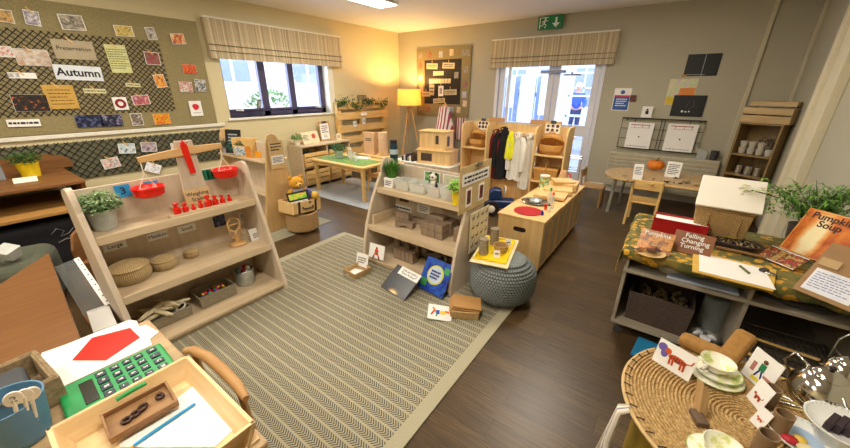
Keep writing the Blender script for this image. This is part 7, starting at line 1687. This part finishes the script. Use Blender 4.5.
# wooden wedge props
o = MB().prism([(-.014, 0), (.014, 0), (.014, .085), (-.012, .125)], 1, -.016, .016).build('wooden_wedge', wood('wedge', 'b08a5c', 'd0ac7c', 2), bev=.003); o.location = zat(699, 414, MT); o.rotation_euler = (-.25, 0, .5); tag(o, 'upright cut wooden wedge block in the middle of the mat', 'block')
o = MB().box((-.018, -.03, 0), (.018, .03, .02)).build('cork_piece', plain('cork_dark', '6a5544', .8), bev=.004); o.location = zat(698, 420, MT); o.rotation_euler = (0, 0, .4); tag(o, 'small dark cork block at the foot of the wooden wedge', 'block')
# cups and saucers
flo = pic('floral', ['f4f1e4', 'f2f0e4', 'f1f0e2', 'efeed8', 'dfe0a0', 'b8cc80'], 26, .2)
def saucer(label, loc, r):
    t = thing('saucer', label, 'saucer', loc, group=None); MB().lathe([(r*.5, 0), (r*.55, .003), (r, .012), (r*1.01, .014), (r*.97, .0145), (r*.5, .006), (.001, .006)], 40, wob=.012).build('plate_body', flo, t, smooth='auto'); MB().tube([(r*math.cos(2*PI*i/40), r*math.sin(2*PI*i/40), .0138) for i in range(40)], .0013, 5, True).build('green_rim', plain('rim_green', 'a8c884', .3), t); return t
def teacup(label, loc, r, h, rz):
    t = thing('teacup', label, 'cup', loc, rz); MB().lathe([(r*.45, 0), (r*.5, .004), (r*.8, h*.45), (r, h), (r*.96, h), (r*.76, h*.45), (r*.4, .01), (.001, .008)], 36).build('cup_body', flo, t, smooth='auto'); MB().tube([(-r*.9, 0, h*.85), (-r*1.35, 0, h*.9), (-r*1.5, 0, h*.62), (-r*1.2, 0, h*.38), (-r*.8, 0, h*.42)], .0045, 8).build('handle', plain('china_white', 'f0ede2', .2), t, smooth=True); return t
sp0 = zat(714, 376, MT)
saucer('lower floral china plate with a pale green rim under the teacup', sp0, .088); saucer('upper floral saucer stacked directly under the teacup', sp0+Vector((.004, .006, .0165)), .075)
teacup('white floral teacup standing on the stacked saucers', sp0+Vector((-.004, .004, .0265)), .056, .045, .9)
sp1 = zat(722, 462, MT); saucer('floral saucer at the bottom picture edge under the near cup', sp1+Vector((-.02, 0, 0)), .07); teacup('near white floral teacup cut by the bottom picture edge', sp1+Vector((-.01, 0, .013)), .052, .05, 2.6)
# cardboard tube pots
tubm = plain('tube_card', '8a7052', .8, var=.12)
for k, (px, py, lb) in enumerate(((765, 404, 'grey brown card tube furthest from the camera by the cards'), (776, 431, 'grey brown card tube in the middle of the row of three'), (760, 452, 'grey brown card tube nearest the camera'))):
    o = MB().lathe([(.024, 0), (.025, .075), (.0255, .0775), (.022, .0775), (.021, .01), (.001, .01)], 24).build('card_tube', tubm, smooth='auto'); p = zat(px, py, MT); o.location = (p.x, p.y, MZ+.002 if p.x > .78 else MT+.001); tag(o, lb, 'tube')
# brown fluffy slippers / suede shapes
su = plain('suede', 'a87c42', .95, var=.18, scale=40, bump=.8)
o = MB().box((-.035, -.085, 0), (.035, .085, .055)).build('suede_pouch', su, bev=.02, seg=4); a1 = zat(737, 352, MZ+.06); o.location = (a1.x+.0, a1.y+.01, MZ+.055); o.rotation_euler = (.75, 0, -.5); tag(o, 'furry tan suede shape leaning up behind the teacup', 'suede pouch')
o = MB().box((-.095, -.035, 0), (.095, .035, .05)).build('suede_pouch', su, bev=.022, seg=4); a1 = zat(706, 350, MZ+.03); o.location = (a1.x, a1.y, MZ+.013); o.rotation_euler = (.15, 0, -.25); tag(o, 'furry tan suede shape lying flat behind the stacked saucers', 'suede pouch')
# teapots
def teapot(label, loc, r, rz, m_, lab=None):
    t = thing('teapot', label, 'teapot', loc, rz)
    MB().lathe([(r*.6, 0), (r*.72, .006), (r, r*.7), (r*.98, r*1.0), (r*.7, r*1.5), (r*.5, r*1.65)], 36).build('body', m_, t, smooth='auto')
    ld2 = MB().lathe([(r*.54, r*1.63), (r*.5, r*1.72), (r*.2, r*1.9), (.001, r*1.92)], 28).build('lid', m_, t, smooth='auto'); MB().sph((0, 0, r*2.0), r*.1).build('knob', black, ld2, smooth=True)
    MB().tube([(-r*.8, 0, r*.6), (-r*1.3, 0, r*.9), (-r*1.5, 0, r*1.5)], [r*.2, r*.13, r*.08], 12).build('spout', m_, t, smooth='auto')
    MB().tube([(r*.55, 0, r*1.45), (r*1.2, 0, r*1.7), (r*1.5, 0, r*1.1), (r*.95, 0, r*.55)], r*.06, 8).build('handle', m_, t, smooth=True)
    return t
mir = plain('mirror_steel', 'd4d2cc', .12, 1, .02)
tp = zat(806, 404, MZ); teapot('large shiny steel teapot on the right foreground table', zat(812, 405, MZ), .085, 2.3, mir)
teapot('smaller steel teapot standing behind the large one near the wall', zat(836, 384, MZ), .065, .6, mir)
tr_2 = thing('toast_rack', 'tall bent chrome wire rack behind the teapots', 'rack', (.84, 1.88, 0), .2)
mb = MB()
for y in (-.05, .05): mb.tube([(-.1, y, 0), (-.09, y, .55), (-.03, y, .64), (.04, y, .64), (.12, y, .55), (.15, y, .0)], .0035, 8)
mb.tube([(-.09, -.05, .5), (-.09, .05, .5)], .005).tube([(.04, -.05, .64), (.04, .05, .64)], .005).tube([(-.09, -.05, .3), (-.09, .05, .3)], .005).build('wires', chrome, tr_2, smooth=True)
hk = zat(783, 404, MZ+.01)
for k in range(5):
    o = MB().tube([(0, 0, 0), (.05, -.02, .012), (.09, -.055, .01), (.11, -.10, 0)], .0035, 7).build('cane_hoop', chrome if k % 2 else plain('whisk_straw', 'c8b070', .7), smooth=True); o.location = hk+Vector((-.05+.012*k, .06-.018*k, .0)); o.rotation_euler = (0, 0, .1*k); tag(o, ['straw coloured', 'shiny', 'second straw coloured', 'second shiny', 'third straw coloured'][k]+' bent whisk wire lying between the cards and teapot', 'whisk wire')
# plates with food
def plate(label, loc, r, rot=(0, 0, 0)):
    t = thing('plate', label, 'plate', loc, rot=rot); MB().lathe([(r*.62, 0), (r*.66, .003), (r, .022), (r*1.02, .026), (r*.98, .027), (r*.6, .008), (.001, .008)], 48).build('plate_body', plain('plate_white', 'e6e8e6', .15), t, smooth='auto')
    mb = MB()
    for i in range(40): mb.sph((r*.93*math.cos(2*PI*i/40), r*.93*math.sin(2*PI*i/40), .0235), .0022, n=6)
    mb.build('rim_dots', plain('dot_grey', '9aa8b0', .4), t); return t
pp = zat(800, 441, MZ+.002); plate('white china plate with a blue patch and red toy food at the bottom edge', pp, .085)
o = MB().at().lathe([(.06, 0), (.062, .001), (.001, .001)], 24, sy=.8).build('blue_patch', plain('patch_blue', 'a8c0dc', .4)); o.location = pp+Vector((.02, .02, .0085)); tag(o, 'pale blue round paper on the china plate', 'paper')
for k, (dx, dy_, c_, lb, sx) in enumerate(((-.035, -.035, 'c02a34', 'red toy strawberry slice on the china plate', 1.2), (-.0, -.05, 'e8d8a8', 'cream toy food piece on the china plate', 1.4), (-.01, -.02, 'e0c050', 'yellow toy food piece on the china plate', 1))):
    o = MB().sph((0, 0, 0), .018, sx, 1, .6, 12).build('toy_food', plain('food_'+c_, c_, .5), smooth=True); o.location = pp+Vector((dx, dy_, .02)); tag(o, lb, 'toy food')
sdp = MB().cyl((0, 0, 0), .05, .055, 24).build('cake_stand', plain('stand_white', 'd8dad8', .4), bev=.003); p2 = zat(842, 431, MZ+.06); p2.z = MZ+.002; sdp.location = p2; tag(sdp, 'low white stand under the chocolate cake plate', 'stand')
plate('white plate with dark chocolate cake slices at the right picture edge', p2+Vector((0, 0, .057)), .09)
for k in range(4):
    o = MB().prism([(-.04, 0), (.04, 0), (.035, .03), (-.035, .03)], 1, -.0085, .0085).build('cake_slice', plain('choc', '33242c', .7), bev=.002); o.location = p2+Vector((-.03+k*.022, -.005+.004*k, .066)); o.rotation_euler = (0, 0, PI/2-.5); tag(o, ['leftmost', 'second', 'third', 'rightmost'][k]+' dark chocolate cake slice on the right plate', 'cake'); MB().box((-.036, .0085, .003), (.036, .0105, .026)).build('icing', offw, o)
o = MB().box((-.06, -.05, 0), (.06, .05, .10)).build('navy_pouch', plain('navy_cloth', '1a2444', .9, bump=.2), bev=.03, seg=4); o.location = (.965, 1.62, MZ+.001); tag(o, 'dark navy fabric pouch at the right picture edge beside the teapot', 'pouch')
